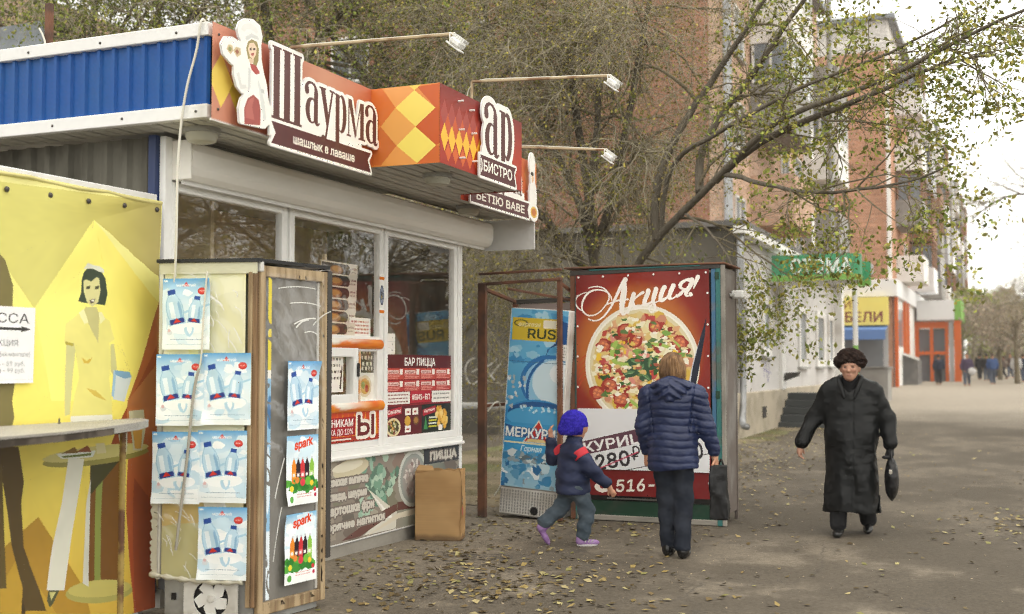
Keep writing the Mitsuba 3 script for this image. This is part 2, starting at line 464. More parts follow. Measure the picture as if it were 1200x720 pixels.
def ground_fn(p, n, uv):
    q = fbm(p.x * 0.55, p.y * 0.32, 1.0, 4)
    q2 = fbm(p.x * 2.3 + 9, p.y * 1.6, 4.0, 4)
    q3 = fbm(p.x * 9, p.y * 9, 2.0, 3)
    g = noise(p.x * 120, p.y * 120) * 0.5 + noise(p.x * 50, p.y * 50, 3) * 0.5
    dark, mid, pale = mi.Color3f(0.074, 0.062, 0.046), mi.Color3f(0.094, 0.079, 0.060), mi.Color3f(0.25, 0.212, 0.16)
    c = mix(dark, mid, smoothstep(0.35, 0.62, q * 0.6 + q2 * 0.4))
    dust = smoothstep(0.5, 0.68, q * 0.35 + q2 * 0.5 + q3 * 0.15)
    c = mix(c, pale, dust * (0.2 + 0.25 * smoothstep(11.0, 8.5, p.y)))
    wall = smoothstep(-3.6, -4.7, p.x + 1.2 * (q2 - 0.5)) * smoothstep(13, 11, p.y)      # dust trodden in along the kiosk
    c = mix(c, mi.Color3f(0.26, 0.225, 0.175), wall * 0.45)
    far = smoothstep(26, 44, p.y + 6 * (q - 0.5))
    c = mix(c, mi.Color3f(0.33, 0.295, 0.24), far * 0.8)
    v1, v2, _ = voronoi(p.x * 0.9 + 0.5 * q2, p.y * 0.6 + 0.5 * q3)
    crack = (1 - smoothstep(0.0, 0.03, v2 - v1)) * smoothstep(0.42, 0.55, q) * (1 - far)
    return mix(c, mi.Color3f(0.05, 0.045, 0.04), crack * 0.6) * (0.7 + 0.6 * g)


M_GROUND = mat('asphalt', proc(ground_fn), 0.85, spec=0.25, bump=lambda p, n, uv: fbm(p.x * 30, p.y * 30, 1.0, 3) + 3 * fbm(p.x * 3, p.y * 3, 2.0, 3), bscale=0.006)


def soil_fn(p, n, uv):
    q, g = fbm(p.x * 1.1, p.y * 0.9, 2.0, 4), noise(p.x * 45, p.y * 45)
    c = mix(mi.Color3f(0.20, 0.165, 0.115), mi.Color3f(0.115, 0.10, 0.06), smoothstep(0.35, 0.65, q))
    return mix(c, mi.Color3f(0.12, 0.13, 0.055), 0.7 * smoothstep(0.52, 0.68, fbm(p.x * 0.8 + 5, p.y * 0.8, 6.0, 4))) * (0.7 + 0.6 * g)


M_SOIL = mat('soil', proc(soil_fn), 0.95, spec=0.1, bump=lambda p, n, uv: fbm(p.x * 16, p.y * 16, 1.0, 4), bscale=0.02)
ys = np.r_[-12, np.arange(-2, 30, 0.5), 30, 35, 45, 60, 80, 100, 140, 300, 900]
xs = np.r_[-300, -60, -20, np.arange(-12, 6.1, 0.5), 12, 40, 300]
gx, gy = np.meshgrid(xs, ys)
zz = gz(gy) + np.where((gy > -2) & (gy < 28) & (np.abs(gx) < 12), 0.03 * (meshkit.fbm(np.stack([gx, gy, gx * 0], -1) * 0.5, 3, 4) - 0.5), 0)
idx = np.arange(gx.size).reshape(gx.shape)
quads = np.stack([idx[:-1, :-1], idx[:-1, 1:], idx[1:, 1:], idx[1:, :-1]], -1).reshape(-1, 4)
struct('ground', (np.stack([gx, gy, zz], -1).reshape(-1, 3), quads), M_GROUND, smooth=True)
GROUND = trimesh.Trimesh(np.stack([gx, gy, zz], -1).reshape(-1, 3), np.vstack([quads[:, [0, 1, 2]], quads[:, [0, 2, 3]]]), process=False)
from scipy.interpolate import RegularGridInterpolator
_gi = RegularGridInterpolator((ys, xs), zz)
def gnd(x, y): return _gi(np.stack([np.broadcast_to(np.asarray(y, float), np.broadcast(x, y).shape), np.broadcast_to(np.asarray(x, float), np.broadcast(x, y).shape)], -1))


rng = np.random.default_rng(11)
ye = np.r_[11.8, np.arange(12.2, 45, 0.35)]
edge = -3.25 - 0.9 * (meshkit.fbm(np.stack([ye * 0.5, ye * 0 + 1, ye * 0], -1), 4, 2) - 0.5) * 2 - 0.02 * (ye - 12)
edge[0] = -4.2
sx = np.stack([np.full_like(ye, -9.0), np.full_like(ye, -7.0), np.full_like(ye, -5.6), edge], 1)
sy = np.repeat(ye[:, None], 4, 1)
sz_ = gnd(sx.ravel(), sy.ravel()).reshape(sx.shape) + 0.012
sz_[:, 3] -= 0.03
idx = np.arange(sx.size).reshape(sx.shape)
struct('soil_verge', (np.stack([sx, sy, sz_], -1).reshape(-1, 3), np.stack([idx[:-1, :-1], idx[:-1, 1:], idx[1:, 1:], idx[1:, :-1]], -1).reshape(-1, 4)), M_SOIL, smooth=True)


def leaf_litter(n, pts, size, rng, palette, lift=0.008):
    """Fallen leaves: small bent blades of four triangles each."""
    P = np.asarray(pts, float)
    a = rng.random(n) * 2 * np.pi; s = size * (0.6 + 0.8 * rng.random(n)); asp = 0.5 + 0.35 * rng.random(n)
    u = np.stack([np.cos(a), np.sin(a), 0.25 * rng.normal(size=n)], 1); v = np.stack([-np.sin(a), np.cos(a), 0.25 * rng.normal(size=n)], 1)
    curl = s * 0.25 * rng.random(n)
    c = P + [0, 0, lift]
    up = np.array([0, 0, 1.0])
    k = [c - u * s[:, None], c + v * (s * asp)[:, None] - u * (s * .2)[:, None] + up * curl[:, None], c + u * s[:, None] + up * (curl * .6)[:, None], c - v * (s * asp)[:, None] - u * (s * .2)[:, None] + up * curl[:, None], c + up * (0.1 * s)[:, None]]
    V = np.stack(k, 1); V[:, :, 2] = np.maximum(V[:, :, 2], (P[:, 2] + 0.003)[:, None])
    V = V.reshape(-1, 3)
    i = np.arange(n)[:, None] * 5
    Fc = np.concatenate([i + np.array([[0, 4, 1]]), i + np.array([[1, 4, 2]]), i + np.array([[2, 4, 3]]), i + np.array([[3, 4, 0]])], 0)
    pal = np.array([lin(c) for c in palette])
    col = pal[rng.integers(len(pal), size=n)] * (0.7 + 0.6 * rng.random((n, 1)))
    return trimesh.Trimesh(V, Fc, process=False), np.clip(np.repeat(col, 5, 0), 0, 1)


FALL = ['#8f7d50', '#857345', '#6f5d3a', '#a0936a', '#5f5034', '#54482f', '#7c7848', '#958c60', '#4f422b', '#635638']
pts = []
for (cx, cy, sx_, sy_, n) in ((-3.4, 7.9, 0.65, 0.5, 330), (-3.3, 7.2, 0.55, 0.4, 200), (-2.2, 8.0, 1.4, .9, 80), (-4.2, 8.4, 0.35, 0.6, 160), (-3.5, 10.6, 0.6, 0.3, 110), (-4.7, 9.7, 0.2, 0.7, 60), (-4.3, 11.8, 0.5, 0.8, 420),
                             (-4.3, 17, 0.9, 4, 1500), (-4.6, 26, 0.8, 6, 900), (0.35, 12.2, 0.5, 0.7, 330), (-1.2, 11, 2.5, 3.0, 120), (-2.7, 14.5, 1.4, 2.5, 240), (0, 17, 2, 5, 200), (-3.4, 21, 1.1, 5, 300)):
    q = np.c_[rng.normal(cx, sx_, n), rng.normal(cy, sy_, n)]
    pts.append(q[(q[:, 0] > -8) & (q[:, 0] < 5.5) & (q[:, 1] > 2) & (q[:, 1] < 40) & ~((q[:, 0] < -4.88) & (q[:, 1] < 10.9)) & ~((q[:, 0] < -4.05) & (q[:, 1] < 6.75))])
pts = np.vstack(pts)
pts = np.c_[pts, gnd(pts[:, 0], pts[:, 1]) + np.where(pts[:, 1] > 12, 0.006, 0)]
lm, lc = leaf_litter(len(pts), pts, 0.026, rng, FALL)
scene['fallen_leaves'] = mikit.ply(lm, M_LEAF, color=lc)
labels['fallen_leaves'] = {'label': 'dry yellow and brown leaves scattered over the pavement', 'category': 'leaves', 'kind': 'stuff'}

n = 2600
gp_ = np.c_[np.r_[rng.uniform(-4.6, 3.5, 1500), rng.normal(-3.6, .8, 1100)], np.r_[rng.uniform(6.5, 17, 1500), rng.normal(9.5, 1.8, 1100)]]
gp_ = gp_[~((gp_[:, 0] < -4.85) & (gp_[:, 1] < 10.9)) & ~((gp_[:, 0] < -4.0) & (gp_[:, 1] < 6.9)) & (gp_[:, 0] > -7)]
n = len(gp_)
oct_ = np.array([(1, 0, 0), (-1, 0, 0), (0, 1, 0), (0, -1, 0), (0, 0, 1), (0, 0, -.3)], float)
ofc = np.array([(0, 2, 4), (2, 1, 4), (1, 3, 4), (3, 0, 4), (2, 0, 5), (1, 2, 5), (3, 1, 5), (0, 3, 5)])
sz = (.003 + .009 * rng.random(n) ** 3)[:, None, None] * (.6 + .6 * rng.random((n, 6, 1)))
V = (oct_[None] * sz + np.c_[gp_, gnd(gp_[:, 0], gp_[:, 1])][:, None]).reshape(-1, 3)
gcol = np.repeat(lin('#8a7d68')[None] * (.3 + 1.1 * rng.random((n, 1))), 6, 0)
scene['grit'] = mikit.ply(trimesh.Trimesh(V, (np.arange(n)[:, None, None] * 6 + ofc[None]).reshape(-1, 3), process=False), M_LEAF, color=np.clip(gcol, 0, 1))
labels['grit'] = {'label': 'small grit and crumbs of stone on the dusty pavement', 'category': 'grit', 'kind': 'stuff'}

# ------------------------------------------------------------------ the kiosk
FX = -4.9                       # the plane of its front
K = thing('kiosk', 'white framed snack kiosk with blue side fascia and diamond patterned front fascia', 'kiosk')
part(K, 'base', bx(-8.5, FX - .02, 6.06, 10.4, -0.03, 0.115), M_CONC)
part(K, 'side_wall', corrugated((-9.0, 6.03, 0.1), AX, AZ, 4.0, 2.85, 0.16, 0.03, 0.45), M_GREYCOR)
part(K, 'corner_trim', bx(-5.0, -4.945, 5.985, 6.05, 0.1, 2.955), M_DKBLUE)
part(K, 'corner_post', bx(-4.943, FX + .005, 6.02, 6.09, 0.8, 2.95, .004), M_PVC)
part(K, 'far_wall', bx(-8.5, FX - .03, 10.385, 10.42, 0.1, 2.95), M_GREYCOR)
part(K, 'back_wall', bx(-6.44, -6.4, 6.1, 10.38, 0.1, 2.95), M_INT)
part(K, 'floor', bx(-6.39, FX - .06, 6.1, 10.38, 0.115, 0.13), M_INT)
part(K, 'ceiling', bx(-6.39, FX - .06, 6.1, 10.38, 2.86, 2.9), M_SOFFIT)
part(K, 'roof', bx(-9, -4.42, 5.80, 10.9, 3.3, 3.34), M_GREYMET)
part(K, 'header', bx(FX - .09, FX - .01, 6.09, 10.385, 2.68, 2.95), M_TRIM)
part(K, 'front_panel', bx(FX - .06, FX - .012, 6.09, 10.385, .1, .775), M_GREYPANEL)
part(K, 'sill', cat([bx(FX - .03, FX + .035, 6.05, 10.4, .765, .795, .006), bx(FX - .03, FX + .012, 6.05, 10.4, .7952, .84, .004)]), M_PVC)
part(K, 'end_post', cat([bx(FX - .07, FX + .01, 10.3, 10.345, .84, 2.68, .005), bx(FX - .08, FX + .002, 10.352, 10.405, .1, 2.94, .004)]), M_PVC)
part(K, 'dividing_wall', bx(-6.39, -5.6, 7.42, 7.46, .13, 2.86), M_INT)


def frame_bars(y0, y1, z0, z1, w, d=0.065, out=0.0):
    x1 = FX + out; x0 = x1 - d
    return cat([bx(x0, x1, y0, y0 + w, z0, z1, .006), bx(x0, x1, y1 - w, y1, z0, z1, .006), bx(x0, x1 - .001, y0 + w, y1 - w, z0, z0 + w, .006), bx(x0, x1 - .001, y0 + w, y1 - w, z1 - w, z1, .006)])


def window(y0, y1, z0, z1, w=0.06, out=0.0):
    k = part(K, 'window', frame_bars(y0, y1, z0, z1, w, .065, out), M_PVC)
    part(k, 'pane', bx(FX - .036 + out, FX - .034 + out, y0 + w - .005, y1 - w + .005, z0 + w - .005, z1 - w + .005).slice_plane([FX - .035 + out, 0, 0], [1, 0, 0]), 'mat_window_glass')
    return k


window(6.095, 7.395, .842, 2.675)
window(8.875, 10.295, .842, 2.675)
window(7.44, 8.85, 1.69, 2.675)
for yy in (7.397, 8.853):
    part(K, 'mullion', bx(FX - .06, FX - .02, yy, yy + (.04 if yy < 8 else .02), .842, 2.68), M_TRIM)
# the serving bay: a small window that opens, a narrow pane beside it and a padded orange counter edge
part(K, 'bay_frame', cat([bx(FX - .065, FX, 7.44, 7.52, .842, 1.689, .005), bx(FX - .065, FX, 8.785, 8.85, .842, 1.689, .005), bx(FX - .065, FX - .001, 7.521, 8.784, .842, .90, .005), bx(FX - .065, FX - .004, 7.521, 8.784, 1.14, 1.20, .005), bx(FX - .06, FX - .008, 7.521, 8.784, 1.655, 1.688, .005)]), M_PVC)
k = part(K, 'serving_window', frame_bars(7.56, 8.41, 1.205, 1.652, .075, .08, .02), M_PVC)
part(k, 'pane', bx(FX - .02, FX - .018, 7.63, 8.335, 1.275, 1.58).slice_plane([FX - .019, 0, 0], [1, 0, 0]), 'mat_window_glass')
part(k, 'hinge', bx(FX + .022, FX + .04, 8.375, 8.40, 1.42, 1.53, .006), M_BLACK)
k = part(K, 'window', frame_bars(8.455, 8.785, 1.2, 1.655, .03), M_PVC)
part(k, 'pane', bx(FX - .036, FX - .034, 8.48, 8.76, 1.225, 1.63).slice_plane([FX - .035, 0, 0], [1, 0, 0]), 'mat_window_glass')


def flame(uv):
    z, y = uv[:, 1], uv[:, 0]
    t = np.clip(meshkit.fbm(np.stack([y * 6, z * 9, z * 0], -1), 3, 3), 0, 1)
    return lin('#e8951e') * (1 - t[:, None]) + lin('#d2500f') * t[:, None]


def orange_roll(y0, y1, zc, r, name):
    """A printed half round edge strip, worn white in the middle."""
    n, s = 40, 10
    yy = np.linspace(y0, y1, n); an = np.linspace(-np.pi / 2, np.pi / 2, s)
    A, Yg = np.meshgrid(an, yy)
    V = np.stack([FX + .002 + r * .8 * np.cos(A), Yg, zc + r * np.sin(A)], -1).reshape(-1, 3)
    i = np.arange(n * s).reshape(n, s)
    q = np.stack([i[:-1, :-1], i[1:, :-1], i[1:, 1:], i[:-1, 1:]], -1).reshape(-1, 4)
    c = flame(np.stack([V[:, 1], V[:, 2] * 3], -1))
    w = np.clip((meshkit.fbm(V * [0, 7, 16], 3, 8) - 0.45 + 0.3 * np.sin(A.ravel())) * 5, 0, 1) * np.clip(1.6 - np.abs(V[:, 1] - (y0 + .45)) * 2.2, 0, 1)
    c = c * (1 - w[:, None]) + lin('#e9e4d8') * w[:, None]
    part(K, name, (V, q), M_VINYL, smooth=True, color=c)


orange_roll(7.45, 8.82, 1.178, .042, 'counter_edge')
orange_roll(7.45, 8.80, 1.685, .040, 'orange_strip')
part(K, 'orange_strip', bx(FX + .001, FX + .018, 8.425, 8.45, 1.22, 1.64, .005), mat('worn_orange', worn((0.66, 0.3, 0.08), (0.7, 0.66, 0.58), 9, 0.4, 0.6), 0.4))
part(K, 'shutter_housing', prism(Polygon([(0, 0), (.105, 0), (.14, .05), (.14, .245), (0, .245)]).buffer(-.004).buffer(.004), (FX + .006, 10.86, 2.668), AX, AZ, 0.001).slice_plane([0, 0, 0], [0, 0, -1]) if False else prism(Polygon([(0, 0), (.09, 0), (.125, .03), (.145, .075), (.148, .18), (.135, .225), (.1, .245), (0, .245)]), (FX + .006, 10.80, 2.682), AX, AZ, 4.70), M_SHUT)
part(K, 'shutter_housing_cap', bx(FX + .004, FX + .15, 6.085, 6.097, 2.68, 2.93, .003), M_SHUT)
part(K, 'shutter_slat', bx(FX + .05, FX + .065, 6.12, 10.78, 2.655, 2.685), M_TRIM)
# side fascia facing the camera: blue corrugated sheet between two white strips
SY = 5.75
part(K, 'side_fascia', corrugated((-9.0, SY + .03, 3.05), AX, AZ, 4.62, .425, 0.115, 0.02, 0.62), M_BLUE)
part(K, 'fascia_strip', bx(-9.0, -4.372, SY - .01, SY + .04, 3.465, 3.545, .004), M_TRIM)
part(K, 'fascia_strip', bx(-9.0, -4.372, SY - .01, SY + .04, 2.972, 3.055, .004), M_TRIM)
bolt = lathe([(0, .006), (.007, .005), (.009, 0)], (0, 0, 0), 8)
sd = mikit.ply(bolt, M_BOLT, smooth=True)
for bxx, bz in [(-4.6 - .58 * i, 3.50) for i in range(4)] + [(-4.45 - .55 * i, 3.012) for i in range(5)]:
    part(K, 'screw', None, None, sd=sd, to_world=T().translate([bxx, SY - .0105, bz]).rotate([1, 0, 0], 90))
for bz in (3.03, 3.48):
    part(K, 'screw', None, None, sd=sd, to_world=T().translate([-4.3425, SY + .06, bz]).rotate([0, 1, 0], 90))
# soffit: plank by plank
pi = 0
PJ = 7.646                     # where the projecting box of the front fascia begins
for i in range(5):
    x0 = -4.888 + i * .107
    part(K, 'soffit_plank', bx(x0 + .004, x0 + .092, 5.79, 10.92, 2.972 + .002 * (i % 2), 2.985, .004), M_SOFFIT)
for i in range(5):
    x0 = -4.353 + i * .114
    part(K, 'soffit_plank', bx(x0 + .004, x0 + .098, PJ + .012, 9.19, 2.971 + .002 * (i % 2), 2.985, .004), M_SOFFIT)
for i in range(34):
    x0 = -4.995 - i * .107
    part(K, 'soffit_plank', bx(x0 + .004, x0 + .092, 5.79, 6.02, 2.972 + .002 * (i % 2), 2.985, .004), M_SOFFIT)
part(K, 'soffit_back', cat([bx(-9.0, -4.36, 5.79, 6.0, 2.99, 3.0), bx(-4.9, -4.36, 6.0, 10.92, 2.99, 3.0), bx(-4.36, -3.79, PJ + .02, 9.18, 2.991, 3.001)]), M_DKSTEEL)
part(K, 'soffit_edge', bx(-4.36, -4.345, 5.752, 7.644, 2.955, 2.969), M_TRIM)
part(K, 'end_panel', bx(-4.9, -4.36, 10.93, 10.945, 2.66, 2.965), M_TRIM)
part(K, 'fascia_back', cat([bx(-4.42, -4.37, 5.8, 10.92, 2.99, 3.5), bx(-4.36, -3.80, PJ + .02, 9.16, 2.99, 3.5)]), M_DKSTEEL)

# --- front fascia prints
def diamond(cx, cy, a, b): return Polygon([(cx - a, cy), (cx, cy - b), (cx + a, cy), (cx, cy + b)])


def clipb(x0, x1, y0, y1): return sbox(x0, y0, x1, y1)


art = Art().add(clipb(5.75, PJ, 2.962, 3.545), grad([(5.75, '#c98a70'), (6.3, '#ab5f48'), (7.0, '#c58a6c'), (7.65, '#b8623f')], 0), .08)
pk = unary_union([diamond(5.9 + .27 * i, 3.28, .135, .17) for i in range(8)]).intersection(clipb(5.75, PJ, 3.28, 3.545))
art.add(pk, grad([(3.28, '#cf9c7c'), (3.46, '#bd7a5c')]), .06)
art.add(diamond(5.84, 3.21, .12, .165).intersection(clipb(5.75, PJ, 2.962, 3.545)), '#e6c95a')
art.add(diamond(6.02, 3.16, .10, .15), '#b9a034').add(diamond(5.95, 3.36, .09, .1), '#d08a62')
art.add(diamond(7.52, 3.12, .1, .17), '#d9832f')
m, c = art.mesh((-4.345, 0, 0), AY, AZ)
part(K, 'front_fascia', m, M_VINYL, color=c)
def q2(*pts): return Polygon(on_y(PJ, [(240 + X / 2.572, Y / 2.572) for X, Y in pts]))
art = Art().add(clipb(-4.35, -3.782, 2.965, 3.545), '#d5863f')
for pts_, c_ in (([(485, 250), (520, 250), (575, 325), (530, 383), (485, 330)], '#cf6f2c'), ([(525, 250), (612, 250), (632, 272), (575, 325)], '#df9a52'), ([(530, 383), (575, 325), (635, 382), (578, 440)], '#e0a050'), ([(485, 340), (530, 383), (485, 440)], '#d98a44'), ([(485, 440), (530, 383), (578, 440), (530, 500), (485, 500)], '#c96d2e'),
                  ([(530, 500), (578, 440), (640, 492), (635, 505)], '#e39a4c'), ([(640, 262), (712, 250), (712, 345), (695, 325)], '#c25a24'), ([(635, 382), (695, 325), (712, 335), (712, 430), (697, 438)], '#c05622'), ([(640, 492), (697, 438), (712, 440), (712, 505)], '#c86428'),
                  ([(575, 325), (632, 272), (695, 325), (635, 382)], '#e9d264'), ([(578, 440), (635, 382), (697, 438), (640, 492)], '#ecd765'), ([(610, 255), (655, 252), (632, 272)], '#e3c95c')):
    art.add(q2(*pts_).intersection(clipb(-4.35, -3.782, 2.965, 3.545)), c_)
m, c = art.mesh((0, PJ, 0), AX, AZ)
part(K, 'box_fascia_end', m, M_VINYL, color=c)
art = Art().add(clipb(PJ, 9.19, 2.965, 3.545), grad([(2.97, '#a02f20'), (3.2, '#b23a22'), (3.54, '#7e2019')]), .08)
for i in range(9):
    cx = 7.72 + .125 * i
    art.add(diamond(cx, 3.33, .063, .11), '#a5453c').add(diamond(cx + .0625, 3.25, .062, .1), '#c4552c')
    art.add(diamond(cx, 3.165, .0625, .105), '#efb93a').add(diamond(cx + .0625, 3.06, .05, .07), '#d0602c')
art.clip(clipb(PJ, 9.19, 2.966, 3.544))
m, c = art.mesh((-3.78, 0, 0), AY, AZ)
part(K, 'box_fascia_front', m, M_VINYL, color=c)
for (yy, zz_) in ((PJ + .3, 3.47), (PJ + .5, 3.44), (PJ + .32, 3.26), (PJ + .54, 3.27), (PJ + .33, 3.05), (PJ + .56, 3.06)):
    part(K, 'fascia_peg', tubes([[(-3.779, yy, zz_), (-3.735, yy, zz_)]], [[.008, .008]], 6), M_LAMP)
m, c = Art().add(clipb(-4.345, -3.782, 2.965, 3.545), '#a33a22').mesh((0, 9.19, 0), (-1, 0, 0), AZ)
m, c = Art().add(clipb(3.782, 4.345, 2.965, 3.545), '#a33a22').mesh((0, 9.19, 0), (-1, 0, 0), AZ)
part(K, 'box_fascia_end', m, M_VINYL, color=c)
art = Art().add(clipb(9.19, 10.945, 2.93, 3.51), grad([(9.2, '#b5452c'), (10.3, '#c4552f'), (10.94, '#d4814a')], 0), .1)
art.add(diamond(10.86, 3.2, .08, .15), '#e8c85a').add(diamond(10.72, 3.36, .1, .13), '#cf8a4a')
m, c = art.mesh((-4.345, 0, 0), AY, AZ)
part(K, 'front_fascia', m, M_VINYL, color=c)
part(K, 'fascia_return', bx(-4.40, -4.347, 10.925, 10.945, 2.94, 3.5), M_TRIM)

# --- faded print on the wall under the sill
def lower_print():
    rg = np.random.default_rng(5)
    a = Art().add(clipb(6.1, 10.385, .115, .762), grad([(6, '#857c72'), (9, '#8f877d'), (9.4, '#9a9d8e'), (10.4, '#5c5c5a')], 0), .12)
    for i in range(110):
        a.add(blob(6.2 + 4.1 * rg.random(), .15 + .6 * rg.random(), .03 + .05 * rg.random(), rg, 8, .5, 1.3), ['#756b62', '#9d9486', '#82806f', '#a8a292', '#6e6860', '#8d7b70'][rg.integers(6)])
    for i in range(70):
        a.add(blob(8.78 + .14 * rg.normal(), .52 + .12 * rg.normal(), .02 + .025 * rg.random(), rg, 7, .5), ['#78a08a', '#97b8a4', '#5f8070', '#b0c9b5'][rg.integers(4)])
    a.add(ell(8.35, .69, .28, .075, 4), '#cfc6a8').add(ell(8.3, .71, .24, .04, 4), '#e2dcc6')
    a.add(Polygon([(8.62, .5), (9.12, .26), (9.1, .12), (8.55, .13), (8.9, .25)]), '#d6d3c6').add(Polygon([(8.62, .5), (8.66, .47), (9.05, .22), (8.98, .22)]), '#efeee6')
    a.add(Polygon([(8.2, .13), (8.5, .13), (9.12, .27), (9.12, .33), (8.9, .3)]), '#6a4a44').add(Polygon([(8.6, .117), (9.15, .2), (10.1, .2), (10.1, .27), (9.12, .245)]), '#d8d0bc')
    a.add(Polygon([(9.13, .27), (10.2, .23), (10.2, .3), (9.13, .34)]), '#6a4a44')
    a.add(ell(9.42, .52, .28, .25), '#c9ccc4').add(ell(9.42, .52, .24, .215), '#9aa09a').add(ell(9.42, .52, .2, .18), '#a39e98')
    for i in range(60):
        r, t = .17 * math.sqrt(rg.random()), 6.28 * rg.random()
        a.add(blob(9.42 + r * math.cos(t), .52 + .9 * r * math.sin(t), .02, rg, 6, .5), ['#c9c2bb', '#8f7d78', '#b5a8a2', '#d9d4ce'][rg.integers(4)])
    a.add(sbox(9.62, .62, 10.38, .76), '#3d3f42')
    for (s, x0, x1, y0, h) in (('свежая выпечка', 8.02, 8.62, .57, .062), ('пицца, шаурма', 8.04, 8.6, .46, .06), ('картошка фри', 7.98, 8.72, .345, .07), ('горячие напитки', 7.95, 8.9, .225, .06), ('ПИЦЦА', 9.75, 10.3, .655, .07)):
        g = fit(s, x0, x1, y0, h)
        a.add(g.buffer(.016), '#7a7068').add(g.buffer(.004), '#cdc8bd')
    return a.clip(clipb(6.1, 10.384, .116, .761))


m, c = lower_print().mesh((FX - .008, 0, 0), AY, AZ)
part(K, 'printed_panel', m, M_VINYL, color=c)
part(K, 'panel_edge', bx(FX - .011, FX - .004, 6.1, 10.385, .107, .115), M_WHITE)

# --- inside: counter, menu cards on the far wall
part(K, 'counter', bx(-5.75, -5.25, 7.5, 10.3, .13, 1.0), M_INT)
Kf = mat('dim_cabinet', (0.16, 0.105, 0.035), 0.4)
part(K, 'back_shelf', cat([bx(-6.38, -6.05, 8.9, 8.95, .13, 2.3), bx(-6.38, -6.05, 10.1, 10.15, .13, 2.3)] + [bx(-6.38, -6.07, 8.95, 10.1, z, z + .03) for z in (.6, 1.0, 1.4, 1.8, 2.2)]), Kf)

# ------------------------------------------------------------------ sign boards
def serif(ch):
    """Tall high-contrast letters of the shop sign, one unit high (capital 1.35)."""
    B = sbox
    if ch == 'Ш':
        w = .2
        g = [B(x, 0, x + w, 1.5) for x in (.06, .40, .74)] + [B(x - .05, 1.46, x + w + .05, 1.5) for x in (.06, .40, .74)] + [B(.0, 0, 1.0, .055)]
        return unary_union(g), 1.02
    if ch == 'а':
        bowl = ell(.27, .32, .27, .32).difference(ell(.31, .32, .12, .27))
        top = vstroke([(.06, .78), (.1, .95), (.28, 1.0), (.42, .93), (.47, .75)], [.2, .09, .05, .1, .18])
        return unary_union([bowl, top, B(.38, .05, .56, .8), vstroke([(.47, .1), (.52, .02), (.64, .06)], [.16, .08, .04])]), .66
    if ch == 'у':
        return unary_union([Polygon([(.0, .98), (.2, .98), (.42, .2), (.3, .0)]), Polygon([(.52, .98), (.6, .98), (.3, -.25), (.2, -.3)]), ell(.14, -.27, .1, .09), B(-.05, .95, .26, 1.0), B(.42, .95, .66, 1.0)]), .62
    if ch == 'р':
        bowl = ell(.38, .5, .24, .49).difference(ell(.32, .5, .12, .43)).intersection(B(.2, 0, .8, 1.1))
        return unary_union([B(.08, -.42, .27, .98), bowl, B(.0, .94, .2, .98), B(.0, -.44, .36, -.4)]), .64
    if ch == 'м':
        return unary_union([B(.05, 0, .11, .98), Polygon([(.03, .98), (.22, .98), (.48, .1), (.4, 0)]), Polygon([(.4, 0), (.46, .1), (.72, .98), (.66, .98)]), B(.66, 0, .85, .98), B(-.03, 0, .2, .05), B(.58, 0, .93, .05)]), .93
    return Polygon(), .3


def word(s, size, x, y, sx=1.0, gap=.0):
    out = []
    for ch in s:
        g, adv = serif(ch)
        out.append(affinity.translate(affinity.scale(g, size * sx, size, origin=(0, 0)), x, y)); x += adv * size * sx + gap
    return unary_union(out)


def board(name, label, items, outline, X, cat_='sign', depth=.012, ref=None, group=None):
    k = thing(name, label, cat_, group)
    part(k, 'board', prism(outline, (X - depth - .002, 0, 0), AY, AZ, depth), M_WHITEPANEL)
    a = Art().add(outline.buffer(-.003), '#f3f1ea')
    for g, c_ in items: a.add(g, c_)
    m, c = a.clip(outline.buffer(-.003)).mesh((X, 0, 0), AY, AZ)
    part(k, 'face', m, M_VINYL, color=c)
    return k


BR, RIB = '#5a3430', '#55292a'
shau = word('Ш', .31, 6.27, 3.065, 1.12).union(word('аурма', .272, 6.66, 3.115, 1.0, .004))
shau = affinity.scale(shau, 7.43 / 7.43, 1, origin=(0, 0))
rib = Polygon([(6.27, 3.045), (7.53, 3.045), (7.485, 2.99), (7.53, 2.905), (6.27, 2.905), (6.32, 2.975)])
def z1(*pts): return [(260 + X / 4, 20 + Y / 4) for X, Y in pts]
def cz(*pts, X=-4.28): return Polygon(on_x(X, z1(*pts))).buffer(.008).buffer(-.004)
chef_pts = cz((80, 60), (88, 35), (112, 20), (148, 24), (176, 50), (184, 92), (178, 130), (180, 200), (190, 260), (205, 320), (212, 385), (222, 430), (226, 482), (200, 512), (90, 488), (86, 430), (96, 390), (125, 358), (118, 342), (95, 345), (76, 320), (63, 270), (65, 222), (45, 207), (12, 168), (5, 130), (20, 104), (50, 106), (86, 128), (108, 140), (106, 112), (86, 90))
outl = unary_union([shau.buffer(.026), rib.buffer(.022), sbox(6.25, 2.95, 7.4, 3.1), chef_pts.buffer(.014)]).buffer(.006).buffer(-.006)
outl = Polygon(outl.exterior) if outl.geom_type == 'Polygon' else unary_union([Polygon(q.exterior) for q in outl.geoms]).buffer(.01)
holes = []
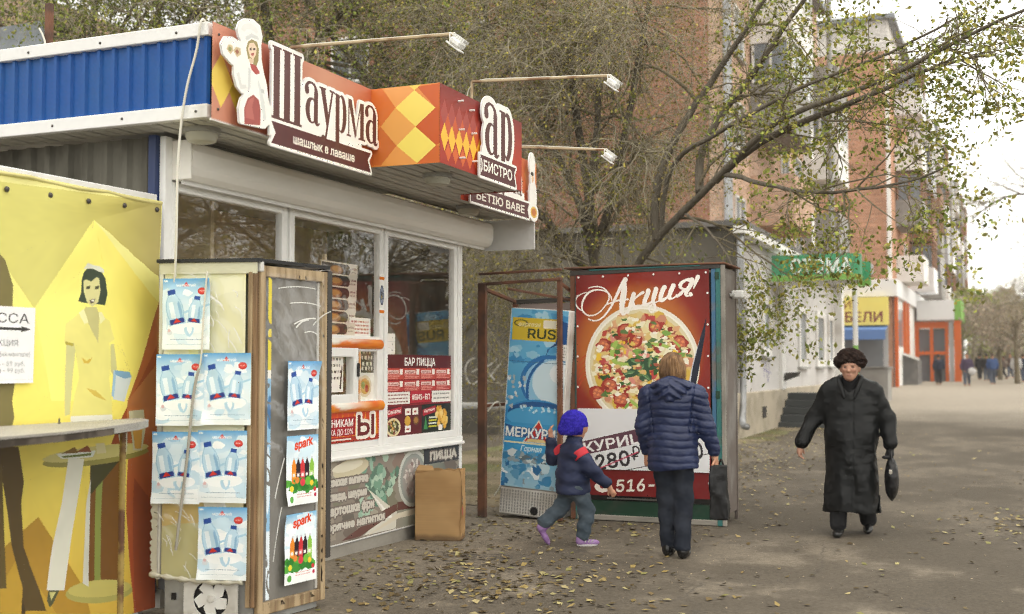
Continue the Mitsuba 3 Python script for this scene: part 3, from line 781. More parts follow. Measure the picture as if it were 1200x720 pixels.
items = [(rib, RIB), (shau, BR), (fit('шашлык в лаваше', 6.52, 7.3, 2.945, .062), '#efe9dc'),
         (cz((108, 500), (106, 430), (122, 385), (148, 368), (172, 392), (180, 440), (178, 505)), '#a3504a'), (cz((112, 470), (112, 430), (128, 392), (150, 378), (140, 420), (150, 480)), '#b5655c'),
         (cz((92, 58), (100, 40), (125, 32), (152, 42), (168, 70), (160, 76), (140, 56), (118, 54), (104, 68)), '#e4e4de'), (cz((112, 96), (140, 80), (170, 96), (172, 106), (140, 94), (114, 108)), '#d3d5d0'),
         (cz((116, 150), (124, 118), (142, 108), (164, 120), (172, 150), (170, 200), (160, 232), (148, 226), (150, 200), (124, 196)), '#9c8c58'), (cz((124, 150), (132, 126), (150, 124), (162, 146), (158, 176), (146, 196), (132, 184)), '#e6cdb0'),
         (cz((132, 150), (138, 148), (138, 153), (132, 154)), '#5a4638'), (cz((148, 150), (155, 148), (155, 153), (148, 154)), '#5a4638'), (cz((138, 174), (150, 172), (146, 180), (140, 180)), '#b05a50'),
         (cz((134, 220), (160, 232), (176, 262), (160, 268), (140, 246)), '#b04a44'), (cz((128, 196), (148, 200), (146, 214), (134, 218)), '#dcc2a4'),
         (cz((24, 150), (32, 132), (48, 134), (52, 156), (40, 172)), '#cdbb92'), (cz((56, 158), (68, 142), (86, 150), (88, 174), (72, 186)), '#cdbb92'), (cz((31, 150), (38, 141), (45, 150), (39, 160)), '#8f8f58'), (cz((64, 162), (72, 153), (79, 164), (72, 174)), '#a06a50'),
         (cz((70, 268), (80, 262), (92, 320), (112, 322), (116, 332), (90, 336)), '#dcdcd6'), (cz((126, 240), (134, 252), (132, 330), (124, 350)), '#d6d8d4'), (cz((170, 300), (182, 330), (198, 400), (206, 480), (196, 490), (186, 420)), '#d9dcd8'), (cz((184, 340), (196, 344), (198, 356), (186, 354)), '#bfc2be')]
S1 = board('shop_sign', 'cut-out white-edged sign with large brown lettering and a lady chef on kiosk fascia', items, outl, -4.28)
for (yy, zz_) in ((6.1, 3.2), (6.8, 3.02), (7.3, 3.02), (6.4, 3.4)):
    part(S1, 'spacer', tubes([[(-4.344, yy, zz_), (-4.295, yy, zz_)]], [[.012, .012]], 6), M_LAMP)

ar = word('а', .40, 8.36, 3.15, 1.05).union(affinity.translate(word('р', .40, 8.64, 3.15, 1.05), 0, 0).intersection(sbox(8, 3.14, 9.2, 3.7)))
ar = unary_union([ar, affinity.scale(ell(8.8, 3.35, .09, .19), 1, 1).difference(ell(8.775, 3.35, .045, .16)).intersection(sbox(8.75, 3, 9, 3.7))])
rib2 = Polygon([(8.275, 3.125), (8.98, 3.125), (8.94, 3.07), (8.98, 2.965), (8.275, 2.965)])
outl = unary_union([ar.buffer(.05), rib2.buffer(.022), sbox(8.30, 3.1, 8.9, 3.2)]).buffer(.012).buffer(-.012)
outl = Polygon(outl.exterior)
board('shop_sign', 'white-edged sign with two big brown letters above a ribbon, at the projecting fascia box', [(rib2, RIB), (ar, BR), (fit(')БИСТРО', 8.28, 8.9, 3.01, .085), '#f0ece2')], outl, -3.745)
part('shop_sign_001', 'spacer', cat([tubes([[(-3.779, yy, zz_), (-3.76, yy, zz_)]], [[.012, .012]], 6) for yy, zz_ in ((8.5, 3.1), (8.8, 3.3))]), M_LAMP)
rib3 = Polygon([(9.28, 3.07), (10.62, 3.07), (10.58, 3.0), (10.62, 2.925), (9.28, 2.925)])
tp = unary_union([word('рма', .2, 9.95, 3.12, 1.1)])
chef2 = unary_union([ell(10.7, 3.46, .07, .11), ell(10.71, 3.32, .055, .09), ell(10.72, 3.15, .09, .16), ell(10.74, 3.0, .11, .08)])
outl = unary_union([rib3.buffer(.02), tp.buffer(.025), sbox(9.9, 3.05, 10.5, 3.15), chef2.buffer(.012)]).buffer(.008).buffer(-.008)
outl = Polygon(outl.exterior) if outl.geom_type == 'Polygon' else unary_union([Polygon(q.exterior) for q in outl.geoms])
board('shop_sign', 'small sign with chef and pizza at the far end of the kiosk fascia, ribbon below', [(rib3, RIB), (tp, BR), (fit('БЕТІЮ ВАВЕ', 9.4, 10.5, 2.96, .075), '#e8e2d6'), (ell(10.71, 3.33, .03, .045), '#e3c09c'), (ell(10.7, 3.37, .04, .02), '#3d3830'),
      (ell(10.74, 3.0, .085, .055), '#d9b04a'), (ell(10.74, 3.0, .06, .036), '#c4763a')], outl, -4.29)
part('shop_sign_002', 'spacer', cat([tubes([[(-4.344, yy, zz_), (-4.304, yy, zz_)]], [[.012, .012]], 6) for yy, zz_ in ((9.6, 3.0), (10.4, 3.0), (10.7, 3.2))]), M_LAMP)

# lamps under the soffit, floodlights on rusty arms
for i, (lx, ly, w) in enumerate(((-4.62, 6.02, 'nearest the blue side fascia'), (-4.05, 8.15, 'under the projecting diamond box'), (-4.6, 9.9, 'near the far end of the kiosk'))):
    k = thing('soffit_lamp', 'round drum lamp on the kiosk soffit ' + w, 'lamp', 'lamps under the kiosk soffit')
    part(k, 'base', lathe([(.0, 0), (.115, 0), (.115, .03), (0, .03)], (lx, ly, 2.942), 24), M_GREYMET, smooth=30)
    part(k, 'shade', lathe([(0, -.062), (.05, -.06), (.085, -.05), (.1, -.02), (.1, 0), (0, 0)], (lx, ly, 2.941), 24), M_OPAL, smooth=40)
for (y0, xs_, xe, z0, z1, w) in ((6.6, -4.36, -3.17, 3.60, 3.56, 'nearest, above the large cut-out sign'), (8.3, -3.83, -2.71, 3.70, 3.64, 'middle, above the two-letter sign'), (9.6, -4.36, -3.17, 3.46, 3.34, 'farthest, low at the far end of the fascia')):
    k = thing('floodlight', 'small white floodlight on a rusty arm, ' + w, 'floodlight', 'floodlights on the kiosk fascia')
    part(k, 'arm', cat([bar((xs_, y0, z0), (xe, y0, z1), .018), bar((xs_, y0, z0 - .3), (xs_, y0, z0), .018)]), mat('pale_rust', worn((0.42, 0.33, 0.2), (0.22, 0.12, 0.06), 9, .45, .7), .6) if y0 == 6.6 else 'mat_pale_rust')
    lampM = cat([bx(-.045, .045, -.042, .042, -.03, .016, .012), bx(-.062, .062, -.03, .03, -.043, -.03, .004)])
    part(k, 'head', lampM, M_LAMP, to_world=T().translate([xe + .03, y0, z1 - .055]).rotate([0, 1, 0], 38))
    part(k, 'bracket', cat([bar((xe, y0 - .055, z1 - .06), (xe, y0 - .055, z1 - .004), .008), bar((xe, y0 + .055, z1 - .06), (xe, y0 + .055, z1 - .004), .008), bar((xe, y0 - .055, z1 - .004), (xe, y0 + .055, z1 - .004), .008)]), M_LAMP)
    part(k, 'fins', cat([bx(-.042 + .017 * i, -.037 + .017 * i, -.036, .036, .016, .036) for i in range(6)]), M_LAMP, to_world=T().translate([xe + .03, y0, z1 - .055]).rotate([0, 1, 0], 38))
    part(k, 'cable', tubes(np.vstack([resample([(xs_ - .05, y0 + .03, z0 - .2), (xs_ - .01, y0 + .02, z0 - .02), (xs_ + .12, y0 + .014, z0 + .012)], 12)] + [resample([(xs_ + .12, y0 + .014, z0 + .012), (xe, y0 + .014, z1 + .012)], 14)[1:]] + [np.array([(xe + .03, y0, z1 - .03)])]), np.full(26, .0045), 6), M_CABLE, smooth=True)
# white cable hanging over the side fascia
P = [hit(1, 5.70, *q) for q in ((243, 24), (240, 26), (234, 27))]
P = [(-4.42, 5.78, 3.56), (-4.41, 5.735, 3.56), (-4.425, 5.725, 3.45)] + [tuple(hit(1, 5.722, *q)) for q in ((222, 90), (213, 140), (208, 210), (206, 300))] + [(-4.6, 5.74, 1.9)]
single('hanging_cable', tubes(resample(P, 50), np.full(50, .0075), 8), M_CABLE, 'white cable hanging down over the blue fascia of the kiosk', 'cable', smooth=True)
# brown post behind the roof edge
k = thing('roof_post', 'rusty brown steel post with a slanting brace on the kiosk roof', 'post')
a = hit(1, 7.0, 57, 60); b = hit(1, 7.0, 56, -30)
part(k, 'post', bar((a[0], 7.0, 3.34), (a[0], 7.0, 4.3), .05), M_RUST)
part(k, 'brace', bar((a[0] - .2, 7.0, 3.34), (a[0], 6.97, 3.82), .045), M_RUST)
part(k, 'cable', tubes(resample([(a[0] - .17, 6.94, 3.36), (a[0] - .0, 6.93, 3.7), (a[0] + .03, 6.94, 3.85), (a[0] - .05, 6.95, 4.1)], 16), np.full(16, .008), 6), M_CABLE, smooth=True)
def frame_T(O, U, V, s=1.0):
    U, V = np.asarray(U, float), np.asarray(V, float)
    M = np.eye(4); M[:3, 0], M[:3, 1], M[:3, 2], M[:3, 3] = U * s, V * s, np.cross(U, V) * s, O
    return T(M.tolist())


# ------------------------------------------------------------------ inside the windows
def card(w, h, items, bg='#f2f0ea', res=None):
    a = Art().add(sbox(0, 0, w, h), bg)
    for g, c in items: a.add(g, c)
    return a.clip(sbox(0, 0, w, h))


rg = np.random.default_rng(3)
def paper(name, label, catg, art, O, U, V, group=None, res=None, disp=None, m=M_PAPER):
    me, c = art.mesh((0, 0, 0), AX, AY, res=res, disp=disp)
    key = numbered(name)
    d = mikit.ply(me, m, color=c); d['to_world'] = frame_T(O, U, V)
    scene[key] = d; labels[key] = {'label': label, 'category': catg}
    if group: labels[key]['group'] = group
    return key


def lines(x0, x1, ys, h, c='#8a8a8a', rg=rg, gap=.25):
    out = []
    for y in ys:
        x = x0
        while x < x1:
            w = (x1 - x0) * (.06 + .12 * rg.random())
            out.append((sbox(x, y, min(x + w, x1), y + h), c)); x += w + h * .9
    return out


# menu board hanging behind the middle window: rows of dark photo cards
k = thing('menu_board', 'stepped rows of dark food photo cards standing behind the middle window', 'menu board')
part(k, 'stand', bar((-5.08, 8.2, 1.0), (-5.08, 8.2, 2.4), .03), M_INT)
for i in range(6):
    (y0, z0), (y1, z1_) = on_x(-5.0, [(376, 312 + 14.5 * i), (419 - 2.2 * i, 312 + 14.5 * i)])
    w_ = y1 - y0
    a = card(w_, .112, [(sbox(.01, .014, w_ - .17, .1), '#33261e'), (ell(w_ - .17, .057, .055, .043), '#33261e'), (ell(w_ - .33, .05, .1, .036), '#946438'), (ell(w_ - .33, .056, .07, .022), '#bd8a48'), (fit('шаурма', w_ - .1, w_ - .015, .065, .02), '#7b3a30')] + lines(w_ - .1, w_ - .02, [.035], .012, '#8a6a58'), '#d9d0c0')
    me, c = a.mesh((-5.0 + .012 * i, y0, z0 - .06), AY, AZ)
    part(k, 'photo_card', me, M_PAPER, color=c)
    part(k, 'card_back', bx(-5.012 + .012 * i, -5.004 + .012 * i, y0, y1, z0 - .06, z0 + .05), M_INT)
a = card(.34, .16, lines(.03, .31, [.12, .09, .06, .03], .014, '#b05a50'))
paper('price_note', 'white price note behind the glass, low in the middle upper pane', 'note', a, (FX - .041, 8.36, 1.74), AY, AZ)
a = card(.26, .3, lines(.03, .23, [.25, .2, .15, .1], .02, '#555555') + [(Polygon([(.2, .02), (.23, .03), (.25, .2), (.235, .2)]), '#222222')])
paper('handwritten_note', 'white handwritten note inside the small serving window', 'note', a, (FX - .024, 7.98, 1.3), AY, AZ)
a = card(.2, .24, [(ell(.05 + .1 * i, .04 + .055 * j, .008), '#5a5a5a') for i in range(2) for j in range(4)] + [(sbox(0, .06 + .055 * j, .2, .063 + .055 * j), '#bbbbbb') for j in range(3)])
paper('checked_notice', 'white notice with small dark icons, behind the right window above the pizza menu', 'notice', a, (FX - .041, 8.93, 1.545), AY, AZ)
a = card(.27, .42, [(sbox(0, .22, .27, .42), '#4b3d2c')] + lines(.03, .25, [.38, .33, .28, .24], .03, '#d8d2c4') + [(ell(.13, .11, .11, .09), '#d8ccae'), (ell(.13, .11, .08, .065), '#c49a4a'), (ell(.1, .12, .03), '#7c8a3a'), (ell(.16, .09, .03), '#a8452c')], '#e9e6dc')
paper('menu_card', 'narrow menu card with a round dish behind the slim pane beside the serving window', 'menu', a, (FX - .041, 8.485, 1.23), AY, AZ)
# sticker on the divider
a = card(.085, .36, [(sbox(0, .31, .085, .335), '#d9761e'), (sbox(0, .03, .085, .055), '#d9761e'), (ell(.042, .18, .036, .085), '#4a5266'), (ell(.042, .18, .026, .065), '#8d97a8'), (ell(.042, .18, .014, .04), '#3c3d44'), (ell(.042, .165, .006, .014), '#d8b84a')])
paper('round_sticker', 'narrow sticker with a dark round emblem between orange bars on the white window divider', 'sticker', a, (FX + .002, 8.775, 1.92), AY, AZ)

# pizza bar menu in the right window
def bar_menu():
    w, h = 1.26, .70
    a = Art().add(sbox(0, 0, w, h), '#7c1b20')
    a.add(sbox(0, .585, w, h), '#5a1519').add(fit('БАР ПИЦЦА', .33, .93, .605, .07), '#f3efe8')
    for r in range(2):
        for q in range(4):
            x, y = .01 + q * .3125, .50 - r * .105
            a.add(sbox(x, y - .015, x + .305, y + .08), '#bf4a3d' if r == 0 else '#b33a35')
            a.add(sbox(x + .23, y + .025, x + .285, y + .075), '#efe6dc').add(sbox(x + .01, y + .035, x + .21, y + .065), '#e9c9bf').add(fit(['маргарита', 'салями', 'ветчина', 'мясная', 'грибная', 'курица', 'сырная', 'острая'][r * 4 + q], x + .03, x + .19, y + .041, .018), '#a02c28')
            for i in range(3): a.add(sbox(x + .01, y - .008 + .014 * i, x + .2 + .09 * ((i * 37 + q * 11) % 7) / 7, y - .001 + .014 * i), '#d98f84')
    a.add(sbox(.0, .27, .43, .375), '#ece8e0').add(sbox(.86, .27, w, .375), '#ece8e0').add(sbox(.44, .26, .85, .38), '#b02433').add(fit('#БИЗ-БП', .47, .82, .30, .05), '#f5eee6')
    for g, c in lines(.03, .4, [.345, .315, .285], .011, '#9a6a64') + lines(.89, 1.23, [.34, .3], .013, '#8d8a84'): a.add(g, c)
    a.add(sbox(.44, .262, .85, .275), '#7c1b20')
    a.add(sbox(0, 0, .66, .255), '#5e141b').add(sbox(.66, 0, w, .255), '#1f2419')
    a.add(Polygon([(.01, .16), (.28, .19), (.28, .25), (.01, .22)]), '#b5303a').add(fit('Салаты', .03, .26, .185, .035, rot=4), '#f1e6e0')
    a.add(ell(.13, .075, .13, .08), '#dccba0').add(ell(.13, .075, .1, .06), '#4a4426')
    rr = np.random.default_rng(2)
    for i in range(30): a.add(blob(.13 + .07 * rr.normal() * .6, .075 + .03 * rr.normal(), .012, rr, 6), ['#6d7a36', '#c9a04a', '#8a3f28', '#d8cfae'][i % 4])
    for x, y in ((.34, .17), (.48, .17), (.34, .02)): a.add(sbox(x, y, x + .11, y + .06), '#efe9e0').add(sbox(x + .03, y + .02, x + .08, y + .035), '#a8453c')
    a.add(ell(.39, .12, .055, .045), '#d3a33c').add(ell(.55, .12, .06, .04), '#6f4a26').add(ell(.55, .12, .04, .025), '#a8753a')
    a.add(Polygon([(.68, .15), (.94, .18), (.94, .24), (.68, .21)]), '#a81e2a').add(fit('Картошка', .71, .92, .18, .03, rot=5), '#f1dcd6')
    for i in range(30): a.add(blob(1.09 + .06 * rr.normal(), .15 + .045 * rr.normal(), .03, rr, 7), ['#d9a238', '#e9bf58', '#c4832a', '#f0d080'][i % 4])
    for i in range(4): a.add(sbox(.80, .045 + .027 * i, .96, .06 + .027 * i), '#c9c43a' if i % 2 == 0 else '#d8dccb')
    a.add(Polygon([(.7, .03), (.78, .03), (.74, .15)]), '#3f8a4a').add(sbox(1.0, .01, 1.08, .06), '#efe9e0')
    return a.clip(sbox(0, 0, w, h))


paper('pizza_menu', 'dark red pizza bar menu filling the lower part of the right window', 'menu poster', bar_menu(), (FX - .030, 8.96, .905), AY, AZ, m=M_VINYL)


def promo():
    w, h = 1.25, .235
    a = Art().add(sbox(0, 0, w, h), '#c9451c')
    for i in range(15):
        x = .02 + i * .088
        a.add(Polygon([(x, .02), (x + .035, .24), (x + .07, .02)]), '#e09a2c' if i % 2 else '#d96a20')
    a.add(sbox(0, 0, w, .045), '#a83222').add(Polygon([(-.01, .05), (.86, .05), (.86, .20), (-.01, .19)]), '#a01820')
    a.add(fit('ДАЧНИКАМ', .30, .83, .125, .06), '#f3eee8').add(fit('СКИДКА ДО 10%', .3, .83, .062, .045), '#efe2dc')
    a.add(sbox(.5, .018, .8, .03), '#e6dcd0')
    y = fit('Ы', .90, 1.17, .045, .165)
    a.add(y.buffer(.028), '#efe8dc').add(y, '#6b1d1c')
    return a.clip(sbox(0, 0, w, h))


paper('promo_strip', 'orange flame promo strip with white lettering on dark red, below the serving window', 'poster', promo(), (FX + .0035, 7.525, .902), AY, AZ, m=M_VINYL)

# ------------------------------------------------------------------ yellow banner on the fence left of the kiosk
BXX = -4.85
def bn(*p): return Polygon(on_x(BXX, p))
def bl(*p): return on_x(BXX, p)


def yellow_banner():
    a = Art()
    full = sbox(3.2, .04, 5.925, 2.52)
    a.add(full, grad([(.1, '#dcb63c'), (.9, '#f2dc55'), (1.6, '#faf070'), (2.2, '#f2ec8c'), (2.5, '#f0ea90')]), .12)
    a.add(bn((187, 238), (187, 325), (110, 258), (40, 362), (-60, 215), (-60, 205)), grad([(3.8, '#e0da72'), (5.0, '#dcd570'), (5.5, '#cabf60'), (5.93, '#b3a55e')], 0), .12)
    a.add(bn((110, 258), (187, 356), (187, 420), (150, 470), (60, 470), (40, 362)), grad([(4.9, '#fcf47a'), (5.5, '#faee70'), (5.9, '#eedc5c')], 0), .12)
    a.add(bn((187, 352), (187, 480), (150, 470)), '#b8662a').add(bn((187, 395), (187, 560), (130, 520)), '#a8521f')
    a.add(bn((150, 470), (187, 420), (190, 520), (190, 740), (158, 740), (150, 600)), grad([(.0, '#b5522a'), (.8, '#ba5e2c'), (1.4, '#c07a3c')]), .12)
    a.add(bn((158, 560), (187, 600), (187, 740), (158, 740)), '#a4502c')
    a.add(bn((45, 606), (100, 690), (110, 740), (-60, 740), (-60, 700)), '#b98e26').add(bn((47, 690), (20, 655), (0, 690), (0, 740), (80, 740)), '#c8a02a')
    # the dark figure at the left edge
    a.add(bn((-40, 300), (-12, 285), (6, 305), (15, 335), (14, 360), (10, 398), (16, 405), (18, 440), (14, 470), (17, 490), (14, 500), (-40, 500)), '#7d7340')
    a.add(bn((-5, 522), (22, 524), (28, 565), (25, 590), (28, 640), (46, 690), (54, 716), (26, 716), (27, 688), (14, 640), (9, 600), (2, 560), (-8, 545)), '#5f4c26')
    a.add(bn((-14, 540), (2, 545), (8, 690), (-14, 690)), '#6b5a2c').add(bn((26, 700), (30, 716), (29, 720), (25, 720)), '#4a3a1e')
    # printed round table
    a.add(bn((105, 538), (143, 540), (143, 696), (104, 698)), '#7d5420').add(bn((112, 552), (120, 560), (119, 696), (112, 697)), '#8f9a46').add(bn((105, 538), (140, 540), (106, 580)), '#4d4a26')
    a.add(Polygon(on_x(BXX, [(78 + 77 * .5 + 40 * math.cos(t) * .98, 694 - 3 * math.cos(t) + 13 * math.sin(t)) for t in np.linspace(0, 6.28, 30)])), '#b3ab58')
    a.add(Polygon(on_x(BXX, [(117 + 37 * math.cos(t), 690 - 3 * math.cos(t) + 10 * math.sin(t)) for t in np.linspace(0, 6.28, 30)])), '#c9bd62')
    a.add(Polygon(on_x(BXX, [(112 + 62 * math.cos(t), 536 - 8 * math.cos(t) + 9 * math.sin(t)) for t in np.linspace(0, 6.28, 40)])), '#a09748')
    a.add(Polygon(on_x(BXX, [(112 + 62 * math.cos(t), 531 - 8 * math.cos(t) + 8 * math.sin(t)) for t in np.linspace(0, 6.28, 40)])), '#d3c978')
    a.add(bn((66, 532), (112, 528), (108, 536), (72, 538)), '#dfe3d6').add(bn((72, 532), (88, 524), (92, 531)), '#8a6a30').add(bn((89, 530), (103, 522), (107, 530)), '#94552c').add(bn((72, 535), (107, 531), (106, 534), (74, 537)), '#6f7a34')
    a.add(bn((112, 520), (122, 519), (124, 531), (113, 532)), '#e3d9a0')
    a.add(bn((139, 508), (150, 507), (148, 530), (141, 530)), '#dfe0cc').add(bn((152, 482), (170, 480), (172, 500), (166, 528), (156, 528)), '#cfc9a0').add(bn((156, 500), (168, 500), (165, 526), (158, 526)), '#d6a23c')
    # the printed woman: trousers, top, arms, jug, head
    a.add(bn((80, 536), (98, 538), (92, 580), (84, 630), (76, 692), (55, 692), (62, 640), (72, 590)), '#e3e2cf').add(bn((101, 590), (106, 560), (105, 688), (98, 684)), '#d9d8c6')
    a.add(bn((57, 692), (70, 692), (62, 708), (58, 712), (55, 704)), '#5a5a3a').add(bn((58, 694), (66, 694), (60, 704)), '#c9c47a')
    a.add(bn((76, 400), (88, 396), (84, 440), (83, 486), (77, 488), (75, 440)), '#d3cf88')
    a.add(bn((128, 404), (132, 403), (135, 432), (131, 440), (128, 436)), '#cfca82')
    a.add(bn((84, 486), (132, 484), (133, 494), (84, 496)), '#e9e7d4')
    a.add(bn((76, 380), (93, 367), (104, 368), (116, 368), (128, 376), (133, 398), (127, 402), (128, 425), (126, 445), (131, 470), (132, 486), (84, 488), (88, 462), (92, 442), (87, 415), (85, 402), (74, 402)), '#e9e07a')
    a.add(bn((97, 368), (100, 360), (113, 360), (116, 370), (114, 402)), '#c9c27c').add(bn((92, 367), (98, 362), (103, 378), (98, 380)), '#efeaa8').add(bn((115, 366), (119, 366), (123, 374), (117, 380)), '#efeaa8')
    a.add(bn((75, 400), (85, 403), (84, 406), (75, 404)), '#b8a838').add(bn((94, 419), (100, 423), (107, 419), (103, 426), (97, 426)), '#d9b936').add(bn((101, 455), (112, 458), (125, 470), (110, 464)), '#d9bf48')
    a.add(bn((131, 434), (150, 436), (153, 442), (146, 471), (132, 468)), '#d3dcd8').add(bn((132, 434), (150, 436), (153, 442), (145, 444), (134, 440)), '#7fa9c4').add(bn((131, 434), (134, 440), (133, 466), (130, 464)), '#9cc0d2')
    a.add(bn((100, 318), (108, 313), (118, 315), (124, 326), (126, 345), (123, 358), (116, 357), (98, 355), (92, 353), (96, 343), (97, 328)), '#3a4632')
    a.add(bn((99, 330), (107, 322), (117, 326), (118, 340), (115, 354), (108, 360), (102, 354), (99, 342)), '#d6d08c').add(bn((98, 326), (108, 330), (118, 322), (118, 316), (104, 314)), '#3a4632')
    a.add(bn((102, 336), (107, 335), (106, 339), (102, 339)), '#4a4a30').add(bn((112, 336), (117, 335), (116, 339), (112, 339)), '#4a4a30').add(bn((105, 352), (112, 350), (110, 355), (106, 356)), '#5d4a38').add(bn((106, 352.5), (111, 351), (109.5, 354)), '#f0ecdc')
    a.add(bn((99, 316), (104, 308), (111, 311), (118, 312), (123, 316), (123, 320), (116, 318), (110, 315), (104, 315)), '#dcdcc4')
    return a.clip(full)


def cloth(uv):
    y, z = uv[:, 0], uv[:, 1]
    q = meshkit.fbm(np.stack([y * 1.6, z * 1.2, y * 0], -1), 3, 1)
    # creases run down and to the left from the upper right corner bolt
    cz, cy = 2.5 - z, 5.9 - y
    r = np.hypot(cz, cy) + .05
    ang = np.arctan2(cz, cy)
    fold = .006 * np.sin(ang * 16) * np.exp(-r * .85) * np.clip(r * 3, 0, 1)
    hang = .006 * np.sin(y * 14) * np.exp(-np.abs(2.47 - z) * 5)
    ripple = .008 * np.sin(z * 7 + 5 * q) * np.clip(1.2 - np.abs(y - 5.6), 0, 1)
    return .018 * (q - .5) + fold + hang + ripple


ya = yellow_banner()
me, c = ya.mesh((BXX, 0, 0), AY, AZ, res=.045, disp=cloth)
_l = c.mean(1, keepdims=True); c = (c * .93 + _l * .07) * (.9 + .14 * meshkit.fbm(np.asarray(me.vertices) * 5, 4, 3) + .06 * (meshkit.noise(np.asarray(me.vertices) * 30) - .5))[:, None]; c = np.clip(c, 0, 1)
k = thing('yellow_banner', 'yellow and orange banner printed with a woman carrying a jug, left of the kiosk', 'banner')
part(k, 'sheet', me, mat('banner_cloth', vcol, 0.5, spec=0.35), color=c, smooth=True)
n = 24
hy = np.linspace(3.2, 5.925, n); hz = 2.515 - .012 * np.abs(np.sin(hy * 5.2)) - .0 * hy
part(k, 'hem', tubes(np.stack([np.full(n, BXX + .006), hy, hz], -1), np.full(n, .012), 6), mat('banner_hem', (0.62, 0.56, 0.22), 0.5), smooth=True)
sdg = mikit.ply(lathe([(0, .012), (.012, .010), (.016, .004), (.016, 0)], (0, 0, 0), 10), M_BOLT, smooth=True)
for (px, py) in ((7, 222), (58, 229), (103, 236), (145, 241), (183, 246), (-40, 215)):
    p = hit(0, BXX + .008, px, py)
    part(k, 'bolt', None, None, sd=sdg, to_world=T().translate([BXX + .012, p[1], p[2]]).rotate([0, 1, 0], 90))
k = thing('fence', 'steel fence frame behind the yellow banner at the kiosk corner', 'fence')
part(k, 'top_rail', bar((BXX - .05, 3.0, 2.52), (BXX - .05, 5.93, 2.545), .04), M_TRIM)
part(k, 'sheet', bx(BXX - .07, BXX - .06, 3.0, 5.93, .05, 2.5), M_GREYMET)
for yy in (3.1, 4.5, 5.88): part(k, 'post', bx(BXX - .11, BXX - .072, yy - .02, yy + .02, 0, 2.5), M_GREYMET)
a = card(.42, .40, [(fit('КАССА', .03, .38, .315, .05, False), '#3a3a3a'), (Polygon([(.03, .277), (.33, .277), (.33, .268), (.395, .284), (.33, .30), (.33, .291), (.03, .291)]), '#3a3a38'), (fit('АКЦИЯ', .14, .31, .195, .032, False), '#5a5a5a'), (fit('ШАУРМА (на мангале)', .02, .395, .14, .024, False), '#6a6a6a'),
      (fit('Курица – 89 руб.', .06, .36, .09, .024, False), '#6a6a6a'), (fit('Свинина – 99 руб.', .05, .36, .055, .024, False), '#6a6a6a'), (sbox(.0, .018, .42, .0195), '#b8b8b8')], '#eeeeee')
O = hit(0, BXX + .028, 39, 449)
paper('paper_notice', 'white paper notice with a black arrow and prices taped on the yellow banner', 'notice', a, (BXX + .03, O[1] - .42, O[2]), AY, AZ, res=.1, disp=lambda uv: .004 * np.sin(uv[:, 0] * 12 + uv[:, 1] * 5))

# the shelf table along the banner
k = thing('standing_table', 'speckled half round bar shelf with worn chipboard edge in front of the yellow banner', 'table')
tp = Polygon([(-4.82, 3.0), (-4.05, 3.0), (-4.06, 3.9), (-4.12, 4.35), (-4.26, 4.8), (-4.46, 5.3), (-4.63, 5.58), (-4.76, 5.68), (-4.82, 5.70)]).buffer(.02).buffer(-.02)
part(k, 'top', trimesh.creation.extrude_polygon(tp, .012, engine='earcut').apply_translation([0, 0, 1.183]), M_TABLE)
e1 = tp.buffer(-.006)
part(k, 'core', trimesh.creation.extrude_polygon(e1.intersection(sbox(-6, 2, -3, 4.93)), .034, engine='earcut').apply_translation([0, 0, 1.148]), M_CHIP)
part(k, 'core', trimesh.creation.extrude_polygon(tp.buffer(-.001).intersection(sbox(-6, 4.932, -3, 7)), .03, engine='earcut').apply_translation([0, 0, 1.1525]), M_TABLE)
part(k, 'leg', tubes([[(-4.66, 5.40, 0), (-4.66, 5.40, 1.15)]], [[.018, .018]], 10), mat('rusty_yellow', worn((0.34, 0.24, 0.07), (0.13, 0.06, 0.03), 8, .4, .6), 0.6), smooth=30)
part(k, 'bracket', bar((-4.82, 5.40, 1.13), (-4.67, 5.40, 1.13), .025), M_RUST)
part(k, 'screw', tubes([[(-4.7, 4.95, 1.195), (-4.7, 4.95, 1.225)]], [[.005, .004]], 6), M_BOLT)

# ------------------------------------------------------------------ posters for the wrapped cabinet
PW, PH = .297, .42


def bottle(cx, cy, h, rot, hue):
    s = h
    b = Polygon([(-.14, 0), (-.16, .1), (-.135, .2), (-.155, .32), (-.16, .5), (-.13, .68), (-.07, .82), (-.055, .88), (.055, .88), (.07, .82), (.13, .68), (.16, .5), (.155, .32), (.135, .2), (.16, .1), (.14, 0)]).buffer(.015)
    cap = sbox(-.075, .885, .075, 1.0).buffer(.01)
    shine = sbox(-.09, .25, -.03, .66).buffer(.02)
    lab = sbox(-.165, .06, .165, .2)
    tri = Polygon([(-.1, .09), (.09, .09), (0, .22)])
    side = Polygon([(.09, .05), (.15, .1), (.15, .5), (.12, .68), (.08, .6)])
    f = lambda g: affinity.translate(affinity.rotate(affinity.scale(g, s * 1.3, s, origin=(0, 0)), rot, origin=(0, 0)), cx, cy)
    return [(f(b.buffer(.02)), '#9cc4de'), (f(b), '#bcd9eb'), (f(side), '#8fb9d8'), (f(shine), '#e6f3fa'), (f(lab.intersection(b)), '#2c3f86'), (f(tri), '#c93a30'), (f(cap), '#2c4f9c')]


